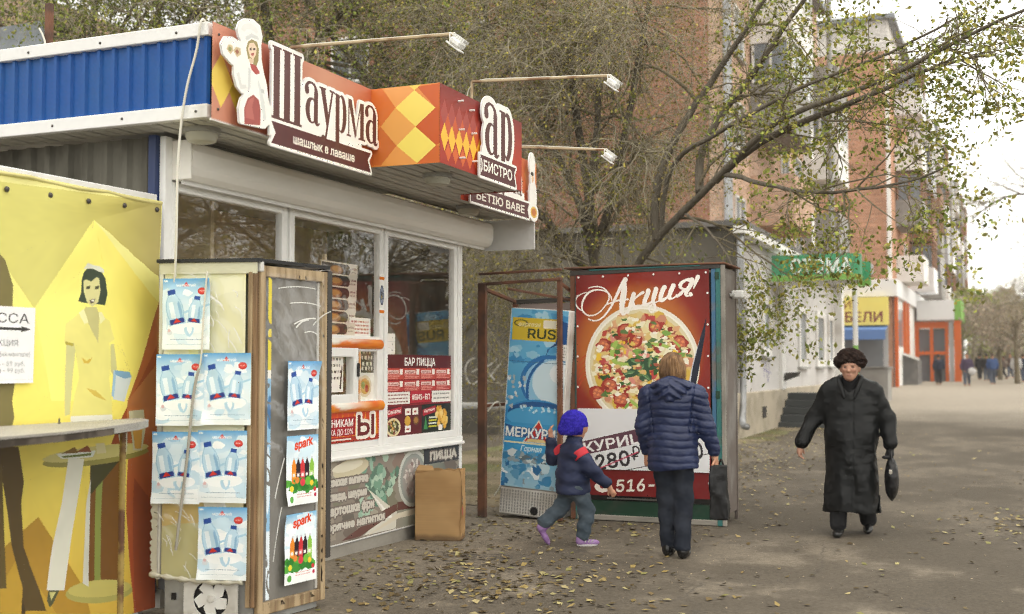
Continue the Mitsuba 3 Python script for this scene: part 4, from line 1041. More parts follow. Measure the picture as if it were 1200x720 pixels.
def water_poster(seed):
    r = np.random.default_rng(seed)
    a = Art().add(sbox(0, 0, PW, PH), grad([(0, '#eef4f4'), (.15, '#e4f0f4'), (.28, '#cfe4f0'), (.37, '#a4cbe6'), (.42, '#5f9fd2')]), .03)
    for i in range(26): a.add(blob(PW * r.random(), .05 + .3 * r.random(), .012 + .03 * r.random(), r, 9, .4, 1.5), ['#eaf3f6', '#d6e8f1', '#c6dfed', '#f3f8f8'][r.integers(4)])
    a.add(ell(.15, .13, .12, .04), '#f2f7f7').add(stroke([(.1, .2), (.17, .23), (.24, .25), (.29, .265)], .012, 12), '#a8cfe6').add(stroke([(.15, .15), (.145, .12), (.16, .09)], .02, 8), '#b5d5e8').add(stroke([(.18, .15), (.19, .11), (.17, .08)], .012, 8), '#b5d5e8')
    for g, c in bottle(.098, .14, .215, 12, 0) + bottle(.195, .15, .165, -8, 1): a.add(g, c)
    a.add(ell(.1, .135, .06, .014, 8), '#f1f6f6').add(ell(.185, .145, .06, .014), '#f1f6f6')
    a.add(Polygon([(.125, .373), (.165, .373), (.145, .4)]), '#c8382e').add(fit('МЕРКУРИЙ', .085, .205, .372, .014), '#f4f8fb')
    a.add(ell(.245, .345, .027, .021), '#c22f2c').add(ell(.245, .348, .023, .015), '#d64a42').add(fit('ВОДА', .23, .26, .344, .006), '#f6d9d4')
    for g, c in lines(.05, .26, [.058], .003, '#6f8fa8', r) + lines(.02, .28, [.03], .002, '#9fb4c2', r): a.add(g, c)
    a.add(ell(.045, .1, .018, .016), '#d3dbe0').add(ell(.042, .112, .01), '#d9b8b8').add(sbox(.006, .4, .03, .41), '#e8f0f6')
    return a.clip(sbox(0, 0, PW, PH))


def spark_poster(seed):
    r = np.random.default_rng(seed)
    a = Art().add(sbox(0, 0, PW, PH), grad([(0, '#f2f5f3'), (.2, '#eef5f6'), (.36, '#cfe6f2'), (.42, '#7db9e0')]), .03)
    for i in range(18): a.add(blob(PW * r.random(), .25 + .15 * r.random(), .014 + .02 * r.random(), r, 9, .4, 1.6), ['#e6f2f7', '#d3e9f3', '#f4f9fa'][r.integers(3)])
    a.add(fit('spark', .075, .245, .335, .05, True, .18, 9).buffer(.002), '#d9431f')
    for i, (x, c1, c2) in enumerate(((.07, '#e58a2a', '#f0a84a'), (.11, '#2c1d22', '#5a3a40'), (.15, '#c9363a', '#e0686a'), (.19, '#2a1c24', '#4d3038'), (.235, '#8fc24a', '#b9dc7c'))):
        a.add(sbox(x - .017, .12, x + .017, .245).buffer(.004), c1).add(Polygon([(x - .017, .245), (x - .006, .275), (x + .006, .275), (x + .017, .245)]), c1).add(sbox(x - .007, .275, x + .007, .287), '#c9c9cf').add(sbox(x - .018, .165, x + .018, .2), c2).add(sbox(x - .012, .172, x + .008, .19), '#f0eae6')
    for i in range(34): a.add(blob(.15 + .1 * r.normal() * .75, .115 + .015 * r.normal(), .02, r, 7, .6, 1.5), ['#3f8f34', '#5aa83e', '#2f7a2c'][r.integers(3)])
    for (x, y, c, s) in ((.15, .135, '#d6404a', .024), (.2, .14, '#6fb83a', .026), (.235, .125, '#e6c83a', .018), (.05, .1, '#ecd23e', .018), (.265, .085, '#c93a3c', .014), (.1, .15, '#e08a3c', .02), (.045, .035, '#5ba844', .02), (.27, .05, '#b9304a', .012)): a.add(ell(x, y, s), c)
    for g, c in lines(.1, .24, [.06, .045], .005, '#d98f84', r): a.add(g, c)
    return a.clip(sbox(0, 0, PW, PH))


def bent(seed, amp=.004):
    r_ = np.random.default_rng(seed); cx_, cy_ = (PW * (r_.random() < .5), PH * (r_.random() < .5)); up_ = .008 + .016 * r_.random()
    return lambda uv: up_ * np.exp(-((uv[:, 0] - cx_) ** 2 + (uv[:, 1] - cy_) ** 2) / .055 ** 2) + amp * (meshkit.fbm(np.stack([uv[:, 0] * 9, uv[:, 1] * 7, uv[:, 0] * 0 + seed], -1), 3, seed) - .5) * 2


CX, CY, CZ = -4.10, 5.88, 2.135             # near top corner of the wrapped display cabinet
C = thing('display_cabinet', 'old display cabinet of wood and glass wrapped in clear film, covered with drink posters', 'cabinet')
AL, AR = math.radians(14), -math.radians(7)   # how far the two visible faces are turned from the street grid
CC = np.array([CX, CY, 0.0])


def rot_about(a):
    M = np.eye(4); M[:3, :3] = [[math.cos(a), -math.sin(a), 0], [math.sin(a), math.cos(a), 0], [0, 0, 1]]
    M[:3, 3] = CC - M[:3, :3] @ CC
    return M


ML, MR = rot_about(AL), rot_about(AR)
def plane_hit(M, axis, off, px, py):     # where a line of sight meets the turned face, in the unturned frame of that face
    N = M[:3, axis] ; O = CC + N * off
    d = ray(px, py); p = EYE + d * (((O - EYE) @ N) / (d @ N))
    return (np.linalg.inv(M) @ np.r_[p, 1])[:3]


CL, CR = plane_hit(ML, 1, 0.0, 186, 400)[0], plane_hit(MR, 0, 0.0, 383, 400)[1]      # its left and far edges
def turned(M, mesh): mesh = mesh.copy(); mesh.apply_transform(M); return mesh
pl_, pr_ = (ML @ np.array([CL, CY, 0, 1]))[:2], (MR @ np.array([CX, CR, 0, 1]))[:2]
plan = Polygon([(CX, CY), tuple(pr_), (pr_[0] - .62, pr_[1] + .02), (pl_[0] + .0, pl_[1] + .5), tuple(pl_)])
def slab(poly, z0, z1): return trimesh.creation.extrude_polygon(poly, z1 - z0, engine='earcut').apply_translation([0, 0, z0])


def fpart(M, name, mesh, m, **kw): return part(C, name, turned(M, mesh), m, **kw)


part(C, 'base', slab(plan.buffer(-.035), 0, .255), M_GREYMET)
part(C, 'back_board', slab(plan.buffer(-.1), .26, 2.08), mat('cabinet_inside', worn((0.5, 0.47, 0.2), (0.42, 0.42, 0.34), 1.3, .4, .6), .6))
part(C, 'top', slab(plan.buffer(.006, join_style=2), CZ - .014, CZ), M_GREYMET)
part(C, 'top_edge', slab(plan.buffer(.012, join_style=2).difference(plan.buffer(.0065, join_style=2)), CZ - .018, CZ + .004), M_BLACK)
fpart(ML, 'top_band', bx(CL, CX - .002, CY - .002, CY + .012, CZ - .085, CZ - .019), mat('pale_band', (0.55, 0.54, 0.4), .5))
fpart(MR, 'back_edge', bx(CX - .06, CX + .01, CR + .001, CR + .045, .3, 2.11, .006), M_DKSTEEL)
posts = [(CL, CL + .022, CY + .0, CY + .03, M_FRIDGE), (CX - .055, CX - .028, CY - .003, CY + .03, M_WOOD), (CX - .027, CX - .002, CY + .0, CY + .04, M_WOODDK)]
for (x0, x1, y0, y1, mm) in posts: fpart(ML, 'post', bx(x0, x1, y0, y1, .1 if mm != M_FRIDGE else .25, 2.06, .003), mm)
fpart(MR, 'door_stile', bx(CX - .03, CX + .004, CY + .03, CY + .075, .045, 2.10, .004), M_WOOD)
fpart(MR, 'door_stile', bx(CX - .03, CX + .004, CR - .05, CR, .045, 2.10, .004), M_WOOD)
fpart(MR, 'door_rail', bx(CX - .03, CX + .003, CY + .076, CR - .051, 2.035, 2.10, .004), M_WOOD)
fpart(MR, 'door_rail', bx(CX - .03, CX + .003, CY + .076, CR - .051, .045, .115, .004), M_WOOD)
fpart(MR, 'door_panel', bx(CX - .05, CX - .032, CY + .05, CR - .01, .1, 2.05), mat('grey_board', worn((0.245, 0.235, 0.215), (0.17, 0.165, 0.15), 2.2, .35, .7, (1, 3, 1)), .5))
fpart(MR, 'door_seal', cat([bx(CX - .030, CX - .02, CR - .07, CR - .052, .12, 2.03), bx(CX - .03, CX - .02, CY + .077, CY + .09, .12, 2.03)]), M_FRIDGE)
fpart(MR, 'hinge', bx(CX - .04, CX + .012, CY + .02, CY + .05, 2.06, 2.13, .006), M_FRIDGE)
# what shows through the film on the near face: faded yellow print
a = Art().add(sbox(CL + .03, .26, CX - .075, 2.055), grad([(.3, '#e6d6a2'), (.7, '#e6dcae'), (1.3, '#f8f6de'), (2.0, '#fbf8d2')]), .1)
rr = np.random.default_rng(9)
for (x, z, rx, rz, c_) in ((-4.28, 1.75, .06, .2, '#f4f0a0'), (-4.45, 1.9, .1, .09, '#e2e0bc'), (-4.22, 1.55, .05, .2, '#dddbb8'), (-4.6, .45, .1, .18, '#dcc27c'), (-4.52, .5, .06, .2, '#efece0'), (-4.66, .6, .05, .12, '#cdb678'), (-4.5, .32, .16, .06, '#c2bd8c')):
    a.add(blob(x, z, 1, rr, 12, .12, rx, rz), c_)
me, c = a.clip(sbox(CL + .03, .26, CX - .075, 2.055)).mesh((0, CY + .012, 0), AX, AZ)
fpart(ML, 'inner_print', me, M_PAPER, color=c)


def film(name, O, U, V, w, h, seed, amp):
    nx, nz = int(w / .012), int(h / .012)
    X, Z = np.meshgrid(np.linspace(0, w, nx), np.linspace(0, h, nz))
    d = amp * (meshkit.fbm(np.stack([(X + .6 * Z) * 9, (Z - .5 * X) * 5, X * 0], -1), 4, seed) - .5) * 2
    d += amp * .8 * np.abs(np.sin((X * 1.1 + Z * .8) * 14 + 6 * meshkit.fbm(np.stack([X * 4, Z * 4, X * 0], -1), 2, seed + 3)))
    i = np.arange(X.size).reshape(X.shape)
    U, V = np.asarray(U, float), np.asarray(V, float)
    P = np.asarray(O, float) + X[..., None] * U + Z[..., None] * V + d[..., None] * np.cross(U, V)
    q = np.stack([i[:-1, :-1], i[:-1, 1:], i[1:, 1:], i[1:, :-1]], -1).reshape(-1, 4)
    return fpart(ML if name == 'film' and abs(U[0]) > .5 else MR, name, trimesh.Trimesh(P.reshape(-1, 3), np.vstack([q[:, [0, 1, 2]], q[:, [0, 2, 3]]]), process=False), 'mat_film', smooth=True)


film('film', (CL + .0, CY - .022, .26), AX, AZ, CX - CL - .06, 1.8, 4, .006)
film('film', (CX + .003, CY + .07, .08), AY, AZ, CR - CY - .1, 1.98, 7, .004)
# taped folds of film: bright streaks
st = []
for (x0, z0, x1, z1, w) in ((-4.43, 1.93, -4.3, 1.86, .008), (-4.42, 1.95, -4.33, 1.87, .004), (-4.36, 1.9, -4.29, 1.83, .005), (-4.42, 1.8, -4.38, 1.72, .005), (-4.26, 1.66, -4.2, 1.56, .005), (-4.4, 1.66, -4.34, 1.58, .004), (-4.35, 1.78, -4.27, 1.7, .003)):
    st.append(prism(stroke([(x0, z0), ((x0 + x1) / 2 + .006, (z0 + z1) / 2 + .008), (x1, z1)], w, 10), (0, CY - .034, 0), AX, AZ, .002))
fr = np.random.default_rng(17)
for i in range(46):
    x0, z0 = (CL + .05 + (CX - CL - .15) * fr.random(), 1.5 + .55 * fr.random()) if i < 30 else (CL + .02 + .22 * fr.random(), .3 + .5 * fr.random())
    an, L_ = (-.9 + .5 * fr.normal(), .03 + .09 * fr.random())
    x1, z1_ = min(max(x0 + L_ * math.cos(an), CL + .03), CX - .08), min(z0 + L_ * math.sin(an), 2.04)
    st.append(prism(stroke([(x0, z0), ((x0 + x1) / 2 + .006 * fr.normal(), (z0 + z1_) / 2 + .006), (x1, z1_)], .002 + .003 * fr.random(), 8), (0, CY - .030 - .0006 * (i % 5), 0), AX, AZ, .002))
fpart(ML, 'film_fold', cat(st), mat('film_fold', (0.7, 0.7, 0.66), .2, spec=.6), kind='stuff')
st = []
for (y0, z0, y1, z1, w) in ((6.16, 1.885, 6.45, 1.88, .006), (6.2, 1.76, 6.4, 1.80, .008), (6.38, 1.76, 6.55, 1.85, .005), (6.22, 1.74, 6.33, 1.79, .01), (6.3, 1.71, 6.42, 1.70, .006), (6.05, 1.97, 6.4, 1.985, .005), (6.04, .72, 6.12, .95, .006), (6.06, .5, 6.1, .66, .005), (6.03, .35, 6.07, .55, .004)):
    st.append(prism(stroke([(y0, z0), ((y0 + y1) / 2, (z0 + z1) / 2 + .012), (y1, z1)], w, 10), (CX + .012, 0, 0), AY, AZ, .002))
fpart(MR, 'film_fold', cat(st), 'mat_film_fold', kind='stuff')
# ragged edge of the film low on the left
zr = np.arange(.27, .80, .012)
rag = np.random.default_rng(4)
fpart(ML, 'film_edge', prism(Polygon([(CL + .02, .27)] + [(CL - .004 - .022 * rag.random(), z) for z in zr] + [(CL + .02, .80)]), (0, CY - .026, 0), AX, AZ, .002), mat('film_rag', (0.5, 0.48, 0.38), .3, spec=.6))
fpart(ML, 'film_hem', tubes(resample([(CL - .02, CY - .03, .285), (CL + .18, CY - .035, .262), (CL + .36, CY - .032, .25), (CX - .06, CY - .03, .255)], 24), .014 + .006 * np.sin(np.arange(24) * 1.7), 7), 'mat_film_rag', smooth=True)
# cooling fan low on the near face
fc = plane_hit(ML, 1, 0.0, 247, 702)
fpart(ML, 'fan_panel', prism(sbox(-.165, -.12, .165, .11).difference(ell(0, 0, .108, .108, 0, 24)), (fc[0], CY + .008, fc[2]), AX, AZ, .014), M_FRIDGE)
fpart(ML, 'fan_well', bx(fc[0] - .115, fc[0] + .115, CY + .024, CY + .029, fc[2] - .115, fc[2] + .115), M_BLACK)
bl_ = Polygon([(.012, -.02), (.05, -.045), (.096, -.03), (.088, .018), (.05, .012), (.014, .012)]).buffer(.006)
sdb = mikit.ply(prism(bl_, (0, 0, 0), AX, AZ, .004), M_LAMP)
for i in range(5): part(C, 'fan_blade', None, None, sd=sdb, to_world=T(ML.tolist()).translate([fc[0], CY + .012, fc[2]]).rotate([0, 1, 0], -72 * i + 14).rotate([1, 0, 0], 0))
part(C, 'fan_hub', lathe([(0, .02), (.02, .018), (.025, 0)], (0, 0, 0), 16), M_FRIDGE, to_world=T(ML.tolist()).translate([fc[0], CY + .01, fc[2]]).rotate([1, 0, 0], 90), smooth=40)
fpart(ML, 'socket', bx(CL + .09, CL + .12, CY + .024, CY + .03, .13, .17), M_BLACK)
wposts = [(190, 410, 'topmost, beside the clear film'), (183, 499, 'second row, left, near the cabinet edge'), (237, 498, 'second row, right'), (178, 590, 'third row, left'), (232, 589, 'third row, right'), (232, 679, 'lowest, above the fan')]
pm = []
for i, (px, py, w) in enumerate(wposts):
    p = plane_hit(ML, 1, -.034, px, py)
    paper('water_poster', 'water bottle poster on the near cabinet face, ' + w, 'poster', water_poster(i + 1), (ML @ np.array([p[0], CY - .037 - .003 * (i % 2), p[2], 1]))[:3], ML[:3, 0], AZ, 'water posters on the cabinet', res=.03, disp=bent(i + 2, .007))
p = plane_hit(MR, 0, .014, 336, 505)
paper('water_poster', 'water bottle poster on the cabinet door, above the fruit drink posters', 'poster', water_poster(8), (MR @ np.array([CX + .018, p[1], p[2], 1]))[:3], MR[:3, 1], AZ, 'water posters on the cabinet', res=.06, disp=bent(3))
p = plane_hit(MR, 0, .014, 335, 594)
paper('fruit_drink_poster', 'poster of coloured drink bottles and fruit on the cabinet door side, upper of the two', 'poster', spark_poster(1), (MR @ np.array([CX + .016, p[1], p[2], 1]))[:3], MR[:3, 1], AZ, 'fruit drink posters', res=.06, disp=bent(5))
p = plane_hit(MR, 0, .014, 333, 687)
paper('fruit_drink_poster', 'poster of coloured drink bottles and fruit on the cabinet door side, lower of the two', 'poster', spark_poster(2), (MR @ np.array([CX + .017, p[1] - .002, p[2], 1]))[:3], MR[:3, 1], AZ, 'fruit drink posters', res=.06, disp=bent(6))
a = card(.03, 1.9, [(sbox(0, 1.35, .03, 1.9), '#d9c84a'), (sbox(0, 1.3, .03, 1.35), '#e6e4da'), (sbox(0, .0, .03, 1.3), '#8fb9d6'), (ell(.01, .7, .02, .2), '#d9e6ee'), (ell(.02, 1.1, .02, .1), '#4a7aa8'), (sbox(0, 0, .03, .4), '#dfe9ef')])
paper('paper_strip', 'narrow strip of yellow and blue print along the near edge of the cabinet door', 'strip', a, (MR @ np.array([CX + .006, CY + .092, .13, 1]))[:3], MR[:3, 1], AZ)
# white cord and stick in front of the posters
P = [tuple((ML @ np.r_[plane_hit(ML, 1, -.06, *q), 1])[:3]) for q in ((243, 318), (240, 350), (237, 400), (234, 430), (232, 437))]
k = thing('stick', 'pale stick with a white cord hanging down the near face of the wrapped cabinet', 'stick')
part(k, 'cord', tubes(resample(P, 24), np.full(24, .0055), 8), M_CABLE, smooth=True)
P = [tuple((ML @ np.r_[plane_hit(ML, 1, -.062, *q), 1])[:3]) for q in ((233, 432), (228, 455), (222, 510), (214, 580), (206, 645))]
part(k, 'shaft', tubes(resample(P, 24), np.full(24, .0085), 8), mat('pale_stick', (0.36, 0.34, 0.29), .5), smooth=True)

# ------------------------------------------------------------------ cardboard box
k = thing('cardboard_box', 'tall brown cardboard box with a torn open top in front of the kiosk', 'box')
bx0, bx1, by0, by1, bh = -4.835, -4.435, 9.40, 9.66, .60
BT = T().translate([bx1, by0, 0]).rotate([0, 0, 1], 17).translate([-bx1, -by0, 0])
wl = .012


def sheet(p0, p1, n=14, seed=0, top=bh):
    """A slightly bulging wall of the box with a torn upper edge."""
    p0, p1 = np.array(p0, float), np.array(p1, float)
    U = (p1 - p0) / np.linalg.norm(p1 - p0); L = np.linalg.norm(p1 - p0); N = np.array([U[1], -U[0], 0])
    m_ = 10
    u, v = np.meshgrid(np.linspace(0, 1, n), np.linspace(0, 1, m_))
    tear = -.03 + .06 * meshkit.fbm(np.stack([u * 12, u * 0 + seed, u * 0], -1), 3, seed)
    bulge = .012 * np.sin(np.pi * u) * np.sin(np.pi * np.clip(v * 1.05, 0, 1)) + .014 * (meshkit.noise(np.stack([u * 4, v * 5, u * 0 + seed], -1)) - .5)
    P = np.concatenate([p0, [0]]) + u[..., None] * L * np.r_[U, 0] + (v * (top + tear))[..., None] * np.array([0, 0, 1.0]) + bulge[..., None] * N
    Q = P - N * .006
    i = np.arange(n * m_).reshape(m_, n)
    q = np.stack([i[:-1, :-1], i[:-1, 1:], i[1:, 1:], i[1:, :-1]], -1).reshape(-1, 4)
    o = n * m_
    rim = np.stack([i[-1, :-1], i[-1, 1:], i[-1, 1:] + o, i[-1, :-1] + o], -1)
    qq = np.vstack([q, q[:, ::-1] + o, rim])
    return trimesh.Trimesh(np.vstack([P.reshape(-1, 3), Q.reshape(-1, 3)]), np.vstack([qq[:, [0, 1, 2]], qq[:, [0, 2, 3]]]), process=False)


for i, (a_, b_) in enumerate((((bx0, by0), (bx1, by0)), ((bx1, by0), (bx1, by1)), ((bx1, by1), (bx0, by1)), ((bx0, by1), (bx0, by0)))):
    part(k, 'side', sheet(a_, b_, seed=i), M_CARD, smooth=30, to_world=BT)
part(k, 'bottom', bx(bx0 + .01, bx1 - .01, by0 + .01, by1 - .01, .004, .012), M_CARD, to_world=BT)
part(k, 'flap', prism(Polygon([(0, 0), (.16, 0), (.14, .05), (.02, .06)]), (-4.83, by0 + .012, .597), AX, (0, .6, .8), .005), M_CARD, to_world=BT)
me, c = card(.03, .2, [(sbox(0, .03, .03, .1), '#c2405a'), (sbox(0, .12, .03, .19), '#3a3833'), (sbox(.008, .14, .022, .17), '#9a8f7c')], '#a9763a').mesh((bx1 + .0085, by0 + .02, .19), AY, AZ)
part(k, 'print', me, M_PAPER, color=c, to_world=BT)

# ------------------------------------------------------------------ rusty frame with the drinks fridge
k = thing('steel_frame', 'rusty open steel frame standing between the kiosk and the pizza billboard', 'frame')
FY, FL, FR = 10.95, -4.985, -4.12
for (x, y, w, z) in ((FL, FY, .085, 2.34), (FR - .02, FY + .02, .045, 2.38), (FL + .12, FY + .62, .05, 2.18), (FR - .02, FY + .62, .045, 2.2)):
    part(k, 'post', bx(x, x + w, y, y + .05, 0, z, .004), M_RUST)
part(k, 'beam', bar((FL, FY + .02, 2.33), (FR + .03, FY + .02, 2.36), .03), M_RUST)
part(k, 'beam', bar((FL, FY + .03, 2.435), (FR + .03, FY + .03, 2.455), .025), M_RUST)
part(k, 'beam', bar((FL + .04, FY + .05, 2.29), (FL + .15, FY + .64, 2.18), .035), M_RUST)
part(k, 'beam', bar((FR, FY + .05, 2.33), (FR, FY + .64, 2.2), .03), M_RUST)
part(k, 'beam', bar((FL + .12, FY + .645, 2.18), (FR, FY + .645, 2.2), .05), M_DKSTEEL)
part(k, 'beam', bar((FL + .2, FY + .3, 2.30), (FR - .05, FY + .6, 2.18), .025), M_RUST)
part(k, 'beam', bar((FL, FY + .03, 1.10), (FL + .16, FY + .64, 1.12), .03), M_RUST)
part(k, 'cable', tubes(resample([(FL + .09, FY + .05, 1.05), (FL + .17, FY + .1, 1.15), (FL + .13, FY + .3, .9), (FL + .15, FY + .35, .5), (FL + .1, FY + .2, .2)], 30), np.full(30, .008), 6), M_CABLE, smooth=True)

Fg = thing('drinks_fridge', 'tall leaning drinks fridge wrapped in a blue water print inside the rusty frame', 'fridge')
roll = math.radians(4.0)
FU, FV = np.array([math.cos(roll), 0, -math.sin(roll)]), np.array([math.sin(roll), 0, math.cos(roll)])
FO = np.array([-4.795, 11.02, 0.02])
FW, FH = .625, 2.08
Mf = np.eye(4); Mf[:3, 0], Mf[:3, 1], Mf[:3, 2], Mf[:3, 3] = FU, (0, 1, 0), FV, FO
def tilt(m): m = m.copy(); m.apply_transform(Mf); return m
part(Fg, 'body', tilt(bx(0, FW, .03, .55, 0.015, FH, .012)), M_FRIDGE)
part(Fg, 'door', tilt(bx(.004, FW - .004, .002, .028, .30, FH - .005, .006)), M_FRIDGE)
part(Fg, 'grille', tilt(cat([bx(.01, FW - .01, .006, .029, .03, .285, .004)] )), M_FRIDGE)
part(Fg, 'grille_slots', tilt(cat([bx(.02 + .57 * i / 19, .034 + .57 * i / 19, .003, .0055, .045 + .029 * j, .067 + .029 * j) for i in range(20) for j in range(8)])), mat('slot_grey', (0.22, 0.21, 0.195), .6), kind='stuff')
part(Fg, 'badge', lathe([(0, .006), (.038, .005), (.042, 0)], (0, 0, 0), 20), M_BLACK, to_world=T(Mf.tolist()).translate([.385, .0, .085]).rotate([1, 0, 0], 90), smooth=40)
part(Fg, 'back_panel', bx(-4.78, -4.15, 11.585, 11.595, .1, 2.16), mat('pinkish_panel', (0.3, 0.24, 0.22), .6))


def fridge_print():
    r = np.random.default_rng(21)
    x1, z0, z1 = FW - .006, .302, FH - .007
    full = sbox(.006, z0, x1, z1)
    a = Art().add(full, grad([(.3, '#9cc3d6'), (.7, '#4a9ac4'), (1.0, '#3c90c4'), (1.5, '#5aa8d0'), (2.08, '#6fb4d8')]), .08)
    for i in range(90): a.add(blob(FW * r.random(), z0 + .5 * r.random(), .015 + .03 * r.random(), r, 7, .6), ['#b9d3dd', '#7fb0cc', '#e2ecef', '#3f86b4', '#5c98bc', '#8a9aa2', '#2c6a9c'][r.integers(7)])
    for i in range(40): a.add(blob(FW * r.random(), 1.55 + .5 * r.random(), .01 + .03 * r.random(), r, 7, .6, 1.6), ['#8fc4de', '#a9d3e6', '#4f9cca', '#3f8cc0'][r.integers(4)])
    a.add(ell(.46, 1.36, .31, .27), '#2a72b0').add(ell(.48, 1.34, .29, .25), '#8cbfdc').add(ell(.52, 1.36, .24, .22), '#c9dfe8').add(ell(.58, 1.45, .12, .1), '#e6eef0').add(stroke([(.24, 1.2), (.25, 1.4), (.38, 1.57)], .03, 14), '#1f5fa0')
    a.add(ell(.36, .98, .37, .2), '#2f83bd').add(ell(.38, 1.04, .34, .12), '#1d568f').add(ell(.38, 1.0, .35, .11), '#4aa0d0')
    for i in range(26): a.add(ell(.15 + .5 * r.random(), 1.05 + .07 * r.random(), .006 + .01 * r.random()), '#bfe0ee')
    a.add(sbox(.02, .60, x1, .94), '#3a94c8').add(Polygon([(.02, .92), (.2, .88), (.33, .9), (.5, .86), (x1, .9), (x1, .8), (.02, .8)]), '#1f4f86').add(sbox(.02, .735, x1, .75), '#e6dfb8')
    a.add(Polygon([(.22, .755), (.50, .755), (.38, .985)]), '#e9e0cf').add(Polygon([(.235, .762), (.485, .762), (.38, .965)]), '#b83028').add(Polygon([(.25, .758), (.48, .758), (.44, .79), (.28, .79)]), '#d9c48a')
    a.add(fit('МЕРКУРИЙ', .03, .645, .80, .095).buffer(.006), '#3a6f9c').add(fit('МЕРКУРИЙ', .03, .645, .80, .095), '#eef0ec')
    a.add(fit('Горная', .2, .42, .665, .055, True, .2), '#cfe6ee').add(sbox(.05, .61, .6, .625), '#7d97a3')
    for i in range(40): a.add(blob(.03 + .6 * r.random(), .56 + .08 * r.random(), .012 + .02 * r.random(), r, 7, .6, 1.6), ['#5f7078', '#8fa0a6', '#3d7ca4', '#c9d3d5', '#5a93b4'][r.integers(5)])
    for i in range(24): a.add(blob(.06 + .08 * r.normal(), 1.1 + .3 * r.random(), .008 + .012 * r.random(), r, 6, .6), ['#d3dde0', '#a5b5bb'][r.integers(2)])
    a.add(sbox(.03, 1.76, .515, 1.985), '#cfb42f').add(fit('RUS', .20, .50, 1.785, .095), '#3a3f1c').add(ell(.12, 1.93, .075, .035).difference(ell(.12, 1.93, .06, .026)), '#4a4620').add(fit('express', .09, .33, 1.9, .045, True, .2), '#e9dca0').add(sbox(.36, 1.89, .5, 1.97), '#e6e0c8')
    a.add(Polygon([(.4, 1.6), (.44, 1.69), (.52, 1.73), (x1, 1.74), (x1, 1.95), (.56, 1.97), (.53, 1.88), (.5, 1.75), (.42, 1.68)]), '#23528c').add(sbox(.52, 1.58, x1, 1.74), '#e3e3dc')
    for g, c in lines(.54, .65, [1.7, 1.67, 1.64, 1.61], .012, '#8a8a84', r): a.add(g, c)
    a.add(sbox(.006, 1.545, x1, 1.55), '#3f6f8f').add(sbox(.006, .302, .012, z1), '#d0d8da')
    return a.clip(full)


me, c = fridge_print().mesh(FO + np.array([0, .0015, 0]), FU, FV)
part(Fg, 'door_print', me, M_VINYL, color=c)

# ------------------------------------------------------------------ billboard cabinet with the pizza banner
B_ = thing('billboard_cabinet', 'weathered steel cabinet with a large red pizza banner, teal edge and brown side', 'cabinet')
BY, BX0, BX1, BYB = 11.2, -4.085, -2.56, 11.86
part(B_, 'post', bx(BX0, BX0 + .05, BY, BY + .05, 0, 2.44, .004), M_RUST)
part(B_, 'post', bx(BX0 + .05, BX0 + .07, BY + .005, BY + .05, 0, 2.42, .004), M_TEAL)
part(B_, 'post', bx(BX1 - .055, BX1 - .008, BY, BY + .05, 0, 2.46, .004), M_TEAL)
part(B_, 'post', bx(BX1 - .10, BX1 - .058, BY + .006, BY + .05, .1, 2.44, .004), M_BLUEPAINT)
part(B_, 'post', bx(BX1 - .006, BX1 + .03, BY - .002, BY + .045, 0, 2.47, .004), M_CONC)
part(B_, 'post', bx(BX1 - .03, BX1 + .006, BYB - .03, BYB, 0, 2.47, .004), M_BROWNSHEET)
part(B_, 'side_sheet', bx(BX1 - .012, BX1 - .004, BY + .05, BYB - .03, .09, 2.45), M_BROWNSHEET)
part(B_, 'side_sheet', bx(BX0 + .004, BX0 + .012, BY + .05, BYB - .03, .09, 2.4), M_BROWNSHEET)
part(B_, 'back_sheet', bx(BX0, BX1 - .03, BYB - .02, BYB - .012, .09, 2.45), M_BROWNSHEET)
part(B_, 'roof', bx(BX0 - .06, BX1 + .04, BY - .02, BYB + .03, 2.475, 2.492, .004), M_RUST)
part(B_, 'beam', bar((BX0, BY + .02, 2.43), (BX1 - .01, BY + .02, 2.46), .05), M_DKSTEEL)
part(B_, 'beam', bar((BX0 + .2, BY - .005, 2.455), (BX1 - .2, BY - .005, 2.468), .014), M_TEAL)
part(B_, 'base_beam', bx(BX0, BX1, BY + .01, BY + .06, .0, .05, .005), M_CONC)
part(B_, 'green_panel', bx(BX0 + .09, BX1 - .11, BY + .04, BY + .06, .05, .19), M_GREEN)
part(B_, 'dark_panel', bx(BX0 + .09, BX1 - .11, BY + .10, BY + .12, .19, 2.4), M_DKSTEEL)
for i in range(4): part(B_, 'vent_slat', bx(-3.72, -2.95, BY + .045, BY + .075, .205 + .035 * i, .22 + .035 * i, .003), M_GREYMET)
for zz_ in (2.33, 1.2, .15): part(B_, 'bracket', bx(BX1 - .06, BX1 - .02, BY - .008, BY - .001, zz_, zz_ + .07, .002), M_GREEN)


def pz(*p): return Polygon(on_y(BY - .012, p))
def pzp(*p): return on_y(BY - .012, p)


